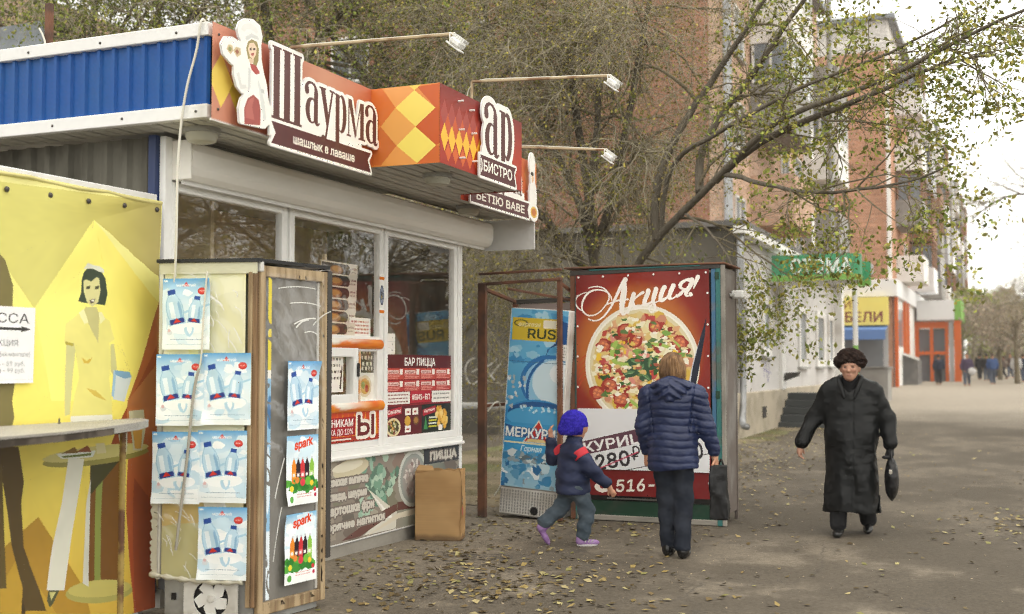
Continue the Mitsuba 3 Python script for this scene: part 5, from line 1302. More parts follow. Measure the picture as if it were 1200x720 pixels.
def pizza_banner():
    r = np.random.default_rng(31)
    full = pz((671, 322), (832, 314), (834, 586), (700, 588), (676, 586))
    x0, z0, x1, z1 = full.bounds
    full = Polygon([(BX0 + .075, .245), (BX1 - .105, .25), (BX1 - .11, 2.43), (BX0 + .07, 2.405)])
    (pcx, pcz), = pzp((752, 428))
    pr = .575

    def bg(uv):
        d = np.hypot(uv[:, 0] - (pcx - .05), (uv[:, 1] - (pcz + .12)) * .95)
        t = np.interp(d, [.45, .56, .70, .9, 1.35], [0, .2, .68, .92, 1])[:, None]
        low = np.clip((1.25 - uv[:, 1]) / .9, 0, 1)[:, None]
        a, b, e = lin('#bd702e'), lin('#8c2a1b'), lin('#6a1819')
        c = np.where(t < .6, a + (b - a) * t / .6, b + (e - b) * (t - .6) / .4)
        return c * (1 - .25 * low) + lin('#8a1518') * .25 * low
    a = Art().add(full, bg, .05)
    for i in range(5): a.add(stroke([(BX0 + .1, 1.55 - .06 * i), (BX0 + .22, 1.62 - .05 * i), (BX0 + .32, 1.55 - .05 * i)], .012, 10), '#b04422')
    for i in range(8): a.add(ell(BX0 + .12 + .05 * i, 1.0 + .06 * math.sin(i * 2.0), .03, .018, 40), '#b5502a')
    a.add(ell(pcx, pcz, pr, pr * 1.02, 0, 40), '#e9e4d2').add(ell(pcx, pcz, pr * .95, pr * .97, 0, 40), '#f2eedf').add(ell(pcx, pcz, pr * .92, pr * .94, 0, 40), '#dcd0a8').add(ell(pcx, pcz, pr * .86, pr * .88, 0, 40), '#d9bf7a')
    def inside(s=.8):
        t, q = 6.283 * r.random(), pr * s * math.sqrt(r.random())
        return pcx + q * math.cos(t), pcz + q * math.sin(t)
    for i in range(190):
        x, z = inside(.86); a.add(blob(x, z, .018 + .03 * r.random(), r, 8, .5), ['#e6dcae', '#d8c48a', '#efe8c8', '#d9a87a', '#c98a6a', '#e9d9a0', '#d3b04a', '#b5493a'][r.integers(8)])
    for i in range(60):
        x, z = inside(.8); a.add(blob(x, z, .02 + .02 * r.random(), r, 7, .5), ['#a83a30', '#c2604c', '#b84a44', '#d98f80', '#8f2a26'][r.integers(5)])
    for i in range(110):
        x, z = inside(.8); a.add(blob(x, z, .012 + .02 * r.random(), r, 7, .6), ['#f0e9cf', '#e9dfb4', '#e8c23a', '#f3eede', '#dcc98a'][r.integers(5)])
    for i in range(46):
        x, z = inside(.74); a.add(blob(x, z, .01 + .02 * r.random(), r, 7, .6, 1.4, .8), ['#4f7a34', '#37602a', '#7fa34a', '#2f5226'][r.integers(4)])
    for (px, py) in ((708, 405), (733, 388), (768, 383), (797, 402), (700, 460), (715, 452), (728, 468), (765, 472), (790, 455), (745, 400), (760, 430), (710, 432)):
        (x, z), = pzp((px, py))
        s = .058 + .02 * r.random()
        a.add(blob(x, z, s * .85, r, 10, .2, 1.1, .9), '#a3382a').add(blob(x, z, s * .62, r, 9, .3), '#bf6a4c')
        for q in range(4): a.add(ell(x + s * .4 * math.cos(q * 1.57 + .4), z + s * .34 * math.sin(q * 1.57 + .4), s * .2, s * .16), '#e08a5a')
    for (p0, p1, p2, w) in (((722, 402), (718, 420), (738, 428), .045), ((775, 395), (790, 400), (800, 412), .02), ((740, 470), (755, 478), (772, 468), .03), ((760, 405), (772, 404), (785, 408), .03)):
        a.add(stroke(pzp(p0, p1, p2), w, 12), '#a3bd5a')
    for (cx, cy, L, ro) in ((752, 432, .15, 35), (745, 425, .13, -20), (762, 425, .14, 80), (738, 438, .12, 190), (757, 442, .13, 140)):
        (x, z), = pzp((cx, cy))
        a.add(blob(x, z, L * .42, r, 9, .4, 1.3, .8), '#35543a').add(ell(x, z + .01, L * .45, L * .13, ro), '#587f52').add(stroke([(x - L * .3 * math.cos(math.radians(ro)), z - L * .3 * math.sin(math.radians(ro))), (x + L * .4 * math.cos(math.radians(ro)), z + L * .4 * math.sin(math.radians(ro)))], .008), '#86a878')
    for i in range(170):
        x, z = inside(.84); a.add(blob(x, z, .007 + .015 * r.random(), r, 7, .6, 1.5, .8), ['#efe6c4', '#e6d8a6', '#f4efdc', '#d9b878', '#8f3a2c', '#a85a44', '#5f7a44', '#dcc060'][r.integers(8)])
    kn = pzp((828, 372), (826, 395), (818, 440), (812, 470), (806, 470), (812, 430), (821, 395))
    a.add(Polygon(kn), '#1d2233').add(Polygon(pzp((821, 395), (812, 430), (806, 470), (803, 470), (812, 425))), '#c9cdd3')
    # script lettering
    W = '#f4efe6'
    for pts_, ws in (([(717, 352), (712, 343), (703, 340), (692, 342), (684, 352), (683, 364), (690, 370), (700, 368), (710, 358), (714, 348), (710, 340), (700, 336), (690, 338)], [.012, .012, .016, .022, .016, .014, .012, .012, .014, .012, .008]),
                     ([(683, 364), (677, 360), (675, 352), (680, 346), (690, 343)], [.014, .012, .012, .010, .006]),
                     ([(690, 374), (702, 375), (712, 366), (722, 348), (733, 328)], [.012, .016, .022, .03, .05]), ([(732, 329), (731, 345), (729, 362), (730, 368), (735, 366)], [.03, .06, .065, .05, .015]), ([(712, 357), (722, 353), (736, 351)], [.01, .018, .02]),
                     ([(743, 345), (740, 355), (736, 366)], [.045, .045, .03]), ([(754, 343), (748, 347), (741, 355)], [.03, .018, .012]), ([(742, 354), (748, 361), (752, 359), (754, 357)], [.03, .04, .02, .012]),
                     ([(760, 341), (757, 350), (756, 357), (761, 356), (767, 346)], [.045, .045, .04, .015, .012]), ([(769, 339), (766, 350), (766, 355), (768, 362), (764, 366), (761, 363), (768, 355), (776, 349)], [.045, .045, .035, .02, .016, .014, .012, .012]),
                     ([(779, 337), (775, 346), (775, 352), (780, 350), (787, 340)], [.045, .045, .04, .015, .012]), ([(789, 335), (785, 345), (785, 350), (790, 349), (793, 345)], [.045, .045, .04, .015, .01]),
                     ([(809, 329), (801, 330), (797, 336), (802, 339), (806, 337)], [.04, .025, .04, .02, .015]), ([(811, 328), (807, 338), (804, 346), (808, 347)], [.045, .045, .04, .012]), ([(802, 339), (797, 345), (793, 348)], [.02, .035, .02]),
                     ([(818, 325), (813, 338)], [.045, .012]), ([(809.5, 345), (809.8, 345.3)], [.04, .04])):
        a.add(vstroke(pzp(*pts_), ws, 36), W)
    # phone line below
    a.add(fit('516-211', pzp((722, 580))[0][0], pzp((806, 574))[0][0], .285, .115, True, .15, 4), '#e9e2d8').add(blob(pzp((706, 577))[0][0], .33, .06, r, 8, .2, 1.2, .7), '#e9e2d8').add(ell(pzp((706, 576))[0][0], .335, .025), '#8a1518')
    return a.clip(full)


def sag(uv):
    top = 2.42 - uv[:, 1]
    return .012 * np.sin(uv[:, 0] * 9) * np.exp(-top * 3.2) + .008 * (meshkit.fbm(np.stack([uv[:, 0] * 2.5, uv[:, 1] * 2, uv[:, 0] * 0], -1), 3, 2) - .5) + .008


me, c = pizza_banner().mesh((0, BY - .012, 0), AX, AZ, res=.09, disp=sag)
part(B_, 'banner', me, M_VINYL, color=c)
for i, x in enumerate(np.linspace(BX0 + .1, BX1 - .14, 6)): part(B_, 'eyelet', None, None, sd=mikit.ply(lathe([(0, .003), (.008, .003), (.011, 0)], (0, 0, 0), 8), M_LAMP) if i == 0 else scene['billboard_cabinet__eyelet'], to_world=T().translate([float(x), BY - .034, 2.385 + .012 * i / 5]).rotate([1, 0, 0], 90))
for i in range(7):
    part(B_, 'eyelet', None, None, sd=scene['billboard_cabinet__eyelet'], to_world=T().translate([BX1 - .125, BY - .03, .4 + .3 * i]).rotate([1, 0, 0], 90))
    part(B_, 'eyelet', None, None, sd=scene['billboard_cabinet__eyelet'], to_world=T().translate([BX0 + .09, BY - .03, .4 + .3 * i]).rotate([1, 0, 0], 90))


def price_sheet():
    x0, x1, z0, z1 = BX0 + .09, BX1 - .115, .5, 1.09
    full = sbox(x0, z0, x1, z1)
    a = Art().add(full, '#dfe0e2')
    a.add(Polygon(pzp((672, 520), (842, 481), (842, 500), (672, 536))), '#5c3a48').add(fit('КУРИЦА', pzp((686, 531))[0][0], pzp((770, 531))[0][0], pzp((686, 530.5))[0][1], .098, True, 0, 11), '#eceaea')
    a.add(fit('280', pzp((701, 552))[0][0], pzp((740, 545))[0][0], pzp((701, 550.5))[0][1], .14, False, .0, 10), '#2e2c30').add(fit('280', pzp((701, 552))[0][0], pzp((740, 545))[0][0], pzp((701, 550.5))[0][1], .14, False, .0, 10).buffer(.005), '#2e2c30')
    ru = unary_union([stroke([(0, 0), (0, .12)], .017), stroke([(0, .12), (.045, .118), (.06, .09), (.045, .062), (-.022, .058)], .016, 12), stroke([(-.022, .032), (.04, .032)], .014)])
    a.add(affinity.rotate(affinity.translate(ru, pzp((744, 548))[0][0], .612), 8, origin=(0, 0)) if False else affinity.translate(affinity.rotate(ru, 6, origin=(0, 0)), pzp((744, 548))[0][0], .60), '#2e2c30')
    a.add(stroke(pzp((694, 553), (748, 530)), .012), '#b8405a').add(stroke(pzp((690, 560), (840, 530)), .008), '#3a3438').add(fit('220', pzp((790, 548))[0][0], pzp((826, 540))[0][0], .60, .15, True, 0, 8), '#2e2c30')
    a.add(Polygon(pzp((820, 486), (840, 482), (840, 510), (822, 512))), '#6f4a58')
    return a.clip(full)


me, c = price_sheet().mesh((0, BY - .022, 0), AX, AZ, res=.09, disp=lambda uv: sag(uv) + .004 + .004 * np.sin(uv[:, 0] * 7 + uv[:, 1] * 4))
key = numbered('price_sheet'); scene[key] = mikit.ply(me, M_VINYL, color=c); labels[key] = {'label': 'white price sheet with crossed out price fixed over the lower half of the pizza banner', 'category': 'sign'}
k = thing('spot_lamp', 'small white lamp on the brown side of the billboard cabinet', 'lamp')
part(k, 'body', bx(BX1 + .0, BX1 + .12, BY + .42, BY + .52, 2.17, 2.25, .015), M_LAMP)
part(k, 'bracket', bar((BX1 - .004, BY + .36, 2.2), (BX1 + .03, BY + .44, 2.2), .03), M_GREYMET)
# ------------------------------------------------------------------ houses along the street
WALLK = 0


def win(parent, axis, at, u0, u1, z0, z1, bars=1, frame=M_WHITE, glass=M_DARKGLASS, sgn=1, w=.07):
    """A window standing 6 cm proud: a frame with its own pane set back in it. axis 0: wall along the street, 1: wall across it."""
    def B(ua, ub, za, zb, d0, d1):
        a, b = at + sgn * d0, at + sgn * d1
        return bx(a, b, ua, ub, za, zb) if axis == 0 else bx(ua, ub, a, b, za, zb)
    ms = [B(u0, u0 + w, z0, z1, .003, .06), B(u1 - w, u1, z0, z1, .003, .06), B(u0 + w, u1 - w, z0, z0 + w, .003, .06), B(u0 + w, u1 - w, z1 - w, z1, .003, .06)]
    for i in range(bars):
        u = u0 + (u1 - u0) * (i + 1) / (bars + 1)
        ms.append(B(u - w * .4, u + w * .4, z0 + w, z1 - w, .003, .05))
    k = part(parent, 'window', cat(ms), frame)
    part(k, 'pane', B(u0 + w, u1 - w, z0 + w, z1 - w, .004, .012), glass)
    part(k, 'sill', B(u0 - .08, u1 + .08, z0 - .06, z0 - .002, .003, .12), M_GREYMET)
    return k


# single-storey white annex with the dental practice
A1 = thing('white_annex', 'low white plastered annex with a beige stone plinth beyond the billboard cabinet', 'building')
AXF, AY0, AY1, AZT = -5.35, 24.6, 41.5, 4.42
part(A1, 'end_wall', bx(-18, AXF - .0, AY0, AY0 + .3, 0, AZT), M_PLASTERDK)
part(A1, 'wall', bx(-5.7, AXF, AY0 + .3, 29.9, .95, AZT), M_PLASTER)
part(A1, 'wall', bx(-5.9, AXF - .2, 29.9, AY1, .95, AZT), M_PLASTER)
part(A1, 'pilaster', bx(-5.9, AXF + .08, 29.6, 30.1, .95, AZT - .01), M_WHITE)
part(A1, 'pilaster', bx(-5.9, AXF + .04, 41.0, 41.56, .0, AZT - .01), M_WHITE)
part(A1, 'plinth', bx(-5.7, AXF + .07, AY0 - .05, 30.15, -.1, .95, .02), M_STONE)
part(A1, 'plinth', bx(-5.8, AXF - .13, 30.16, AY1, -.1, .95, .02), M_STONE)
part(A1, 'roof', cat([bx(-18, AXF + .25, AY0 - .15, AY1, AZT, AZT + .12)]), M_GREYSTALL)
part(A1, 'eaves', bx(AXF + .02, AXF + .26, AY0 - .16, AY1 - .2, AZT - .16, AZT - .003), M_WHITE)
part(A1, 'vent', bx(AXF + .071, AXF + .09, 27.1, 27.5, .35, .6), M_DKSTEEL)
for (u0, u1, z0, z1) in ((25.0, 25.75, 1.75, 3.1), (27.4, 28.4, 1.75, 3.1)): win(A1, 0, AXF, u0, u1, z0, z1, 0, M_WHITE, M_PALEGLASS, w=.16)
for (u0, u1) in ((33.6, 35.0), (36.8, 38.4), (39.3, 40.4)): win(A1, 0, AXF - .2, u0, u1, 1.5, 3.2, 0, M_WHITE, M_PALEGLASS, w=.2)
g = unary_union([stroke([(25.3, 1.35), (25.6, 1.5), (25.4, 1.2), (25.9, 1.35)], .03, 20), stroke([(25.25, 1.2), (25.8, 1.28)], .02, 8)])
me, c = Art().add(g, '#a88a94').mesh((AXF + .004, 0, 0), AY, (0, 0, 1)); part(A1, 'graffiti', me, M_VINYL, color=c)
g = unary_union([stroke([(27.7, 1.25), (27.9, 1.6), (28.1, 1.2), (28.3, 1.6)], .04, 24), stroke([(27.6, 1.45), (28.5, 1.35)], .03, 8)])
me, c = Art().add(g, '#8d86ad').mesh((AXF + .004, 0, 0), AY, (0, 0, 1)); part(A1, 'graffiti', me, M_VINYL, color=c)
gp = lambda pts, w: stroke([tuple(hit(1, AY0 - .006, *p)[[0, 2]]) for p in pts], w, 24)
g = unary_union([gp([(556, 420), (548, 425), (546, 440), (552, 450), (560, 446)], .035), gp([(553, 436), (561, 432)], .03), gp([(566, 422), (575, 440), (588, 452)], .035), gp([(588, 425), (577, 438), (568, 452)], .035), gp([(570, 430), (578, 425), (582, 421)], .03)])
me, c = Art().add(g, '#b5b2aa').mesh((0, AY0 - .006, 0), AX, (0, 0, 1)); part(A1, 'graffiti', me, M_VINYL, color=c)
part(A1, 'heating_pipe', tubes([[(-18, AY0 - .35, .62), (-6.2, AY0 - .35, .62)]], [[.09, .09]], 12), M_GREYMET, smooth=30)
part(A1, 'wall_lamp', prism(Polygon([(0, 0), (.32, .12), (.36, .22), (.04, .2)]), (AXF + .08, 30.1, 1.15), (1, 0, 0), (0, 0, 1), .3), M_DKSTEEL)
k = thing('entrance_steps', 'dark five step stair beside the white annex behind the woman in black', 'stairs')
for i in range(5): part(k, 'step', bx(AXF + .08, AXF + 1.3, 29.0 + .32 * i, 31.2, .0 + .17 * i, .165 + .17 * i, .006), M_TREAD)
part(k, 'side_wall', bx(AXF + 1.302, AXF + 1.42, 29.0, 31.2, 0, .95), M_CONC)
dp = thing('drain_pipe', 'bent zinc drain pipe at the near corner of the white annex', 'pipe')
part(dp, 'pipe', tubes(resample([(AXF + .13, AY0 + .1, 4.3), (AXF + .13, AY0 + .1, 2.5), (AXF + .13, AY0 + .1, .55), (AXF + .16, AY0 - .05, .35), (AXF + .3, AY0 - .3, .28)], 30), np.full(30, .07), 10), M_ZINC, smooth=True)

# green practice sign on a curved canopy
k = thing('canopy_sign', 'green curved canopy sign with white lettering on a pole at the white annex', 'sign')
cy, cx1, cz0, cz1 = 28.5, -3.1, 3.52, 4.14
pth = np.array([(-5.3, cy), (-4.2, cy), (-3.6, cy + .03), (-3.38, cy + .14), (-3.28, cy + .5), (-3.28, cy + 2.4)])
pth = resample(pth, 40)
def ribbon(z0, z1, off, colf):
    n = len(pth)
    V = np.vstack([np.c_[pth, np.full(n, z0)], np.c_[pth, np.full(n, z1)]])
    i = np.arange(n - 1)
    return V, np.stack([i, i + 1, i + 1 + n, i + n], 1)
part(k, 'fascia', ribbon(cz0 + .14, cz1, 0, None), M_SIGNGREEN, smooth=True)
part(k, 'lower_edge', ribbon(cz0, cz0 + .138, 0, None), M_LIME, smooth=True)
part(k, 'soffit', prism(Polygon(np.vstack([pth, [(-5.3, cy + 2.4)]])).buffer(-.02), (0, 0, cz0 + .02), (1, 0, 0), (0, 1, 0), .03), M_WHITEPANEL)
a = Art(); g = fit('СТОМА', -4.85, -3.45, cz0 + .17, .35)
a.add(g, '#dfe8df'); me, c = a.mesh((0, cy - .02, 0), AX, (0, 0, 1)); part(k, 'lettering', me, M_VINYL, color=c)
part(k, 'pole', tubes([[(-3.45, cy + .5, 2.0), (-3.45, cy + .5, cz0)]], [[.06, .06]], 12), M_WHITE, smooth=30)
part(k, 'pole', tubes([[(-3.45, cy + .5, 0), (-3.45, cy + .5, 2.0)]], [[.062, .062]], 12), M_LIME, smooth=30)

# red brick apartment house: end wall towards the camera, street front with balconies
H1 = thing('brick_apartment_house', 'tall red brick apartment house behind the bare trees, with grey balcony on its street front', 'building')
HX, HY0, HY1, HZ = -7.5, 33.46, 51.0, 16.5
part(H1, 'end_wall', bx(-24, HX - .45, HY0, HY0 + .4, 0, HZ), M_BRICKRED)
part(H1, 'corner_strip', bx(HX - .449, HX + .0, HY0 - .03, HY0 + .4, 0, HZ), M_BRICKTAN)
part(H1, 'street_wall', bx(HX - .4, HX - .005, HY0 + .401, HY1, 0, HZ), M_BRICKTAN)
part(H1, 'far_wall', bx(-24, HX - .01, HY1, HY1 + .3, 0, HZ), M_BRICKTAN)
part(H1, 'roof', bx(-24.2, HX + .4, HY0 - .3, HY1 + .5, HZ, HZ + .25), M_ROOF)
for f in range(5):
    z = 2.2 + 2.85 * f
    for (u0, u1) in ((34.6, 36.0), (42.2, 43.8), (45.0, 46.6), (48.2, 49.8)): win(H1, 0, HX - .005, u0, u1, z, z + 1.5, 1, M_WHITE, M_PALEGLASS if (f + int(u0)) % 2 else M_DARKGLASS)
    for (u0, u1) in ((-20.5, -19.1), (-16.2, -14.8)): win(H1, 1, HY0, u0, u1, z, z + 1.5, 1, M_WHITE, M_DARKGLASS, sgn=-1)
for i, (y0, y1, z, glazed, mm) in enumerate(((37.0, 41.0, 9.0, True, M_BALC), (37.0, 41.0, 6.1, False, M_BRICKTAN), (37.0, 41.0, 11.9, True, M_WHITE), (47.2, 50.2, 6.1, False, M_BALC), (47.2, 50.2, 9.0, True, M_WHITE), (47.2, 50.2, 11.9, False, M_BALC))):
    k = part(H1, 'balcony', cat([bx(HX, HX + 1.35, y0, y1, z - .22, z), bx(HX + 1.27, HX + 1.345, y0 + .01, y1 - .01, z + .001, z + 1.35), bx(HX + .003, HX + 1.269, y0 + .01, y0 + .07, z + .001, z + 1.35), bx(HX + .003, HX + 1.269, y1 - .07, y1 - .01, z + .001, z + 1.35)]), mm)
    if glazed:
        part(k, 'frame', cat([bar((HX + 1.3, y0 + .04 + q * (y1 - y0 - .08) / 4, z + 1.35), (HX + 1.3, y0 + .04 + q * (y1 - y0 - .08) / 4, z + 2.6), .07) for q in range(5)] + [bar((HX + .1 + .55 * q, y0 + .04, z + 1.35), (HX + .1 + .55 * q, y0 + .04, z + 2.6), .07) for q in range(3)] + [bx(HX, HX + 1.36, y0, y1, z + 2.6, z + 2.68)]), M_WHITE)
        part(k, 'pane', cat([bx(HX + 1.28, HX + 1.29, y0 + .08, y1 - .08, z + 1.36, z + 2.59), bx(HX + .1, HX + 1.2, y0 + .05, y0 + .06, z + 1.36, z + 2.59)]), M_PALEGLASS)
    part(k, 'cloth', bx(HX + 1.36, HX + 1.38, y1 - .8, y1 - .3, z - .6, z + .5), M_WHITE) if i in (0, 1) else None
dp = thing('rain_pipe', 'tall zinc rain pipe running down the corner of the brick apartment house', 'pipe')
part(dp, 'pipe', tubes([[(HX + .12, HY0 - .16, 16.4), (HX + .12, HY0 - .16, 8), (HX + .12, HY0 - .16, 0)]], [[.13] * 3], 12), M_ZINC, smooth=30)
for z in (4, 7.5, 11, 14.5): part(dp, 'clamp', tubes([[(HX + .12, HY0 - .16, z), (HX + .12, HY0 - .16, z + .12)]], [[.155, .155]], 12), M_ZINC, smooth=30)
a = hit(1, 45, 975, 300)
k = thing('utility_pole', 'slim grey steel pole rising in front of the brick houses behind the green sign', 'pole')
part(k, 'shaft', tubes([[(a[0], 45, 0), (a[0], 45, 8), (a[0], 45, 20)]], [[.12, .11, .09]], 10), M_GREYMET, smooth=30)
part(k, 'collar', tubes([[(a[0], 45, 9.0), (a[0], 45, 9.3)]], [[.16, .16]], 10), M_GREYMET, smooth=30)

# orange brick apartment house further down the street
H2 = thing('orange_brick_house', 'orange brick apartment house with white roof band and stacked balconies down the street', 'building')
JX, JY0, JY1 = -5.88, 64.8, 142.0
part(H2, 'end_wall', bx(-24, JX - .001, JY0, JY0 + .4, 0, 18.1), M_BRICKOR)
part(H2, 'street_wall', bx(JX - .4, JX, JY0 + .401, JY1, 0, 18.1), M_BRICKOR)
part(H2, 'parapet', bx(-24, JX + .004, JY0 - .004, JY1, 18.101, 19.75), M_BRICKWH)
part(H2, 'roof_edge', bx(-24, JX + .4, JY0 - .3, JY1 + .3, 19.751, 20.0), M_ROOF)
part(H2, 'corner_strip', bx(JX - .15, JX + .04, JY0 - .035, JY0 + .25, 6.05, 18.1), M_WHITE)
part(H2, 'shop_band', cat([bx(-11, JX + .3, JY0 - .38, JY0 - .006, 5.15, 6.04), bx(JX + .005, JX + .32, JY0 - .005, 141, 5.15, 6.04)]), M_WHITEPANEL)
part(H2, 'shop_front', bx(-11, JX - .18, JY0 - .15, JY0 - .007, .3, 5.14), M_GREYPANEL)
part(H2, 'shop_window', bx(-10.9, JX - .42, JY0 - .19, JY0 - .151, 1.1, 3.3), M_PALEGLASS)
part(H2, 'shop_wall', bx(JX + .002, JX + .12, JY0 + .7, 141, .1, 5.14), M_WHITE)
for (y0, w) in ((JY0 + .2, .45), (70.2, .6), (72.2, .5)): part(H2, 'orange_column', bx(JX + .121, JX + .28, y0, y0 + w, .3, 5.14), M_ORANGE)
part(H2, 'shop_pane', bx(JX + .125, JX + .15, 66.7, 69.8, 2.6, 4.6), M_PALEGLASS)
part(H2, 'air_conditioner', bx(-7.5, -6.75, JY0 - .43, JY0 - .005, 6.3, 6.85, .03), M_GREYPANEL)
brg = np.random.default_rng(8)
for ci, y0 in enumerate((68, 76.8, 85.5, 94.4, 103, 112.5, 122.5, 132.5)):
    for f in range(4):
        z = 6.3 + 3.05 * f
        mm = [M_WHITEPANEL, M_BALC, M_WHITEPANEL, M_BROWNWOOD, M_WHITE, M_GREYPANEL][brg.integers(6)]
        d = 1.42
        k = part(H2, 'balcony', cat([bx(JX + .002, JX + d, y0, y0 + 4, z - .18, z), bx(JX + d - .1, JX + d - .012, y0 + .012, y0 + 3.99, z + .001, z + 1.25), bx(JX + .003, JX + d - .101, y0 + .012, y0 + .09, z + .001, z + 1.25)]), mm)
        if brg.random() < .6:
            part(k, 'frame', cat([bar((JX + d - .06, y0 + .05 + q * .97, z + 1.25), (JX + d - .06, y0 + .05 + q * .97, z + 2.6), .09) for q in range(5)] + [bar((JX + .12 + .62 * q, y0 + .05, z + 1.25), (JX + .12 + .62 * q, y0 + .05, z + 2.6), .09) for q in range(3)] + [bx(JX + .002, JX + d, y0, y0 + 4, z + 2.6, z + 2.7)]), [M_WHITE, M_BROWNWOOD, M_WHITE][brg.integers(3)])
            part(k, 'pane', cat([bx(JX + d - .07, JX + d - .06, y0 + .12, y0 + 3.9, z + 1.26, z + 2.59), bx(JX + .12, JX + d - .12, y0 + .05, y0 + .06, z + 1.26, z + 2.59)]), M_PALEGLASS)
        win(H2, 0, JX + .001, y0 + 4.9, y0 + 6.9, z + .8, z + 2.4, 1, M_WHITE, M_DARKGLASS, w=.09)
SG = thing('shop_board', 'yellow shop board with dark red lettering on the orange brick house', 'sign')
part(SG, 'board', bx(-8.7, JX - .1, JY0 - .78, JY0 - .39, 3.65, 5.1), M_YELLOW)
a = Art().add(fit('МИР', -8.7, -7.45, 4.52, .42), '#8a5a2a').add(fit('МЕБЕЛИ', -9.2, -6.25, 3.82, .53), '#6f2330').clip(sbox(-8.68, 3.6, -6.0, 5.1))
me, c = a.mesh((0, JY0 - .784, 0), AX, (0, 0, 1)); part(SG, 'lettering', me, M_VINYL, color=c)
k = thing('shop_awning', 'blue awning below the yellow shop board', 'awning')
part(k, 'cloth', prism(Polygon([(0, 0), (1.4, -.25), (1.4, -.75), (1.38, -.75), (1.38, -.3), (0, -.06)]), (-6.05, JY0 - .2, 3.64), (0, -1, 0), (0, 0, 1), 2.65), M_AWNBLUE)
k = thing('kiosk_counter', 'low grey stall wall behind the woman in black, below the blue awning', 'stall')
p0 = hit(1, 46, 1008, 470); p1 = hit(1, 46, 1041, 470)
part(k, 'wall', bx(p0[0], p1[0], 46, 47.5, .1, 1.45, .02), M_BALC)
part(k, 'top', bx(p0[0] - .05, p1[0] + .05, 45.95, 47.55, 1.451, 1.5), M_GREYMET)
k = thing('railing', 'dark railing on the steps of the furniture shop behind the woman in black', 'railing')
part(k, 'rail', cat([bar((-6.6 + .12 * i, 47.8, .2), (-6.6 + .12 * i, 47.8, 1.9), .03) for i in range(9)] + [bar((-6.6, 47.8, 1.9), (-5.6, 47.8, 1.9), .05)]), M_DKSTEEL)

# shop portal with white canopy
k = thing('shop_portal', 'orange framed shop entrance under a white canopy with green end, far down the street', 'building')
PYY = 78.0
q = lambda px, py: hit(1, PYY, px, py)
L, R_, top, bot = JX + .3, q(1127, 400)[0], q(1100, 352)[2], q(1100, 375)[2]
part(k, 'canopy', bx(L, q(1119, 400)[0], PYY, PYY + 6, bot, top), M_WHITEPANEL)
part(k, 'canopy_end', bx(q(1119, 400)[0] + .002, R_, PYY - .02, PYY + 6, bot - .02, top + .02), M_LIME)
fz = float(gz(PYY))
part(k, 'column', bx(q(1118, 400)[0], q(1126, 400)[0], PYY + .1, PYY + .6, fz, bot - .03), M_ORANGE)
part(k, 'column', bx(q(1112, 400)[0], q(1117, 400)[0], PYY + .3, PYY + .5, fz, bot - .03), M_GREYPANEL)
for (a_, b_) in ((1071, 1076), (1089, 1093), (1107, 1111)): part(k, 'door_post', bx(q(a_, 400)[0], q(b_, 400)[0], PYY + .5, PYY + .8, fz, q(0, 393)[2]), M_ORANGE)
part(k, 'door_head', bx(q(1071, 400)[0], q(1111, 400)[0], PYY + .48, PYY + .82, q(0, 397.5)[2], q(0, 392)[2]), M_ORANGE)
part(k, 'door_rail', bx(q(1073, 400)[0], q(1109, 400)[0], PYY + .52, PYY + .7, q(0, 420)[2], q(0, 417)[2]), M_ORANGE)
part(k, 'door_pane', bx(q(1074, 400)[0], q(1110, 400)[0], PYY + .85, PYY + .87, fz, q(0, 398)[2]), M_PALEGLASS)
part(k, 'upper_pane', bx(q(1066, 400)[0], q(1117, 400)[0], PYY + .85, PYY + .87, q(0, 391)[2], bot - .05), M_PALEGLASS)
part(k, 'side_panel', bx(q(1058, 400)[0], q(1071, 400)[0], PYY + .4, PYY + .84, fz, bot - .03), M_ORANGE)
k = thing('ramp_wall', 'dark grey sloping ramp wall in front of the orange shop entrance', 'wall')
p0, p1 = hit(1, 71, 1053, 440)[0], hit(1, 71, 1078, 440)[0]
part(k, 'wall', prism(Polygon([(p0, .3), (p1, .3), (p1, 1.85), (p0, 2.3)]), (0, 72.5, 0), (1, 0, 0), (0, 0, 1), 3), M_GREYSTALL)
part(k, 'coping', bar((p0, 69.4, 2.36), (p1 + .1, 69.4, 1.9), .14), M_WHITE)
# pale house beyond
k = thing('pale_house', 'pale yellow house at the far end of the street beyond the brick house', 'building')
p0, p1 = hit(1, 150, 1060, 300)[0], hit(1, 150, 1112, 300)[0]
zt = hit(1, 150, 1110, 268)[2]
part(k, 'wall', bx(p0, p1, 150, 172, .5, zt), mat('pale_render', worn((0.5, 0.44, 0.34), (0.42, 0.36, 0.28), .3, .4, .7), .8))
part(k, 'roof', bx(p0 - .4, p1 + .5, 149.6, 172.4, zt, zt + .4), M_GREYSTALL)
for f in range(5): win(k, 1, 150, p1 - 1.8, p1 - .6, 2.5 + f * 3, 4.2 + f * 3, 0, M_WHITE, M_DARKGLASS, sgn=-1)
k = thing('roof_shed', 'grey sheet roofed shed above the blue fascia at the left edge', 'shed')
a0 = hit(1, 12.5, -60, 0); a1 = hit(1, 12.5, 50, 24); a2 = hit(1, 12.5, 50, 60)
part(k, 'roof', prism(Polygon([(a0[0] - 2, a2[2] - .2), (a1[0], a2[2] - .2), (a1[0], a1[2]), (a0[0] - 2, a1[2] - .05)]), (0, 12.55, 0), (1, 0, 0), (0, 0, 1), .05), M_ROOF)
part(k, 'wall', bx(a0[0] - 2, a1[0] - .1, 12.56, 16, 0, a2[2]), M_BALC)
k = thing('ochre_house', 'ochre apartment house glimpsed between branches above the blue fascia', 'building')
p0, p1 = hit(1, 30, -200, 0)[0], hit(1, 30, 34, 0)[0]
part(k, 'wall', bx(p0, p1, 30, 40, 0, 14), M_BRICKTAN)
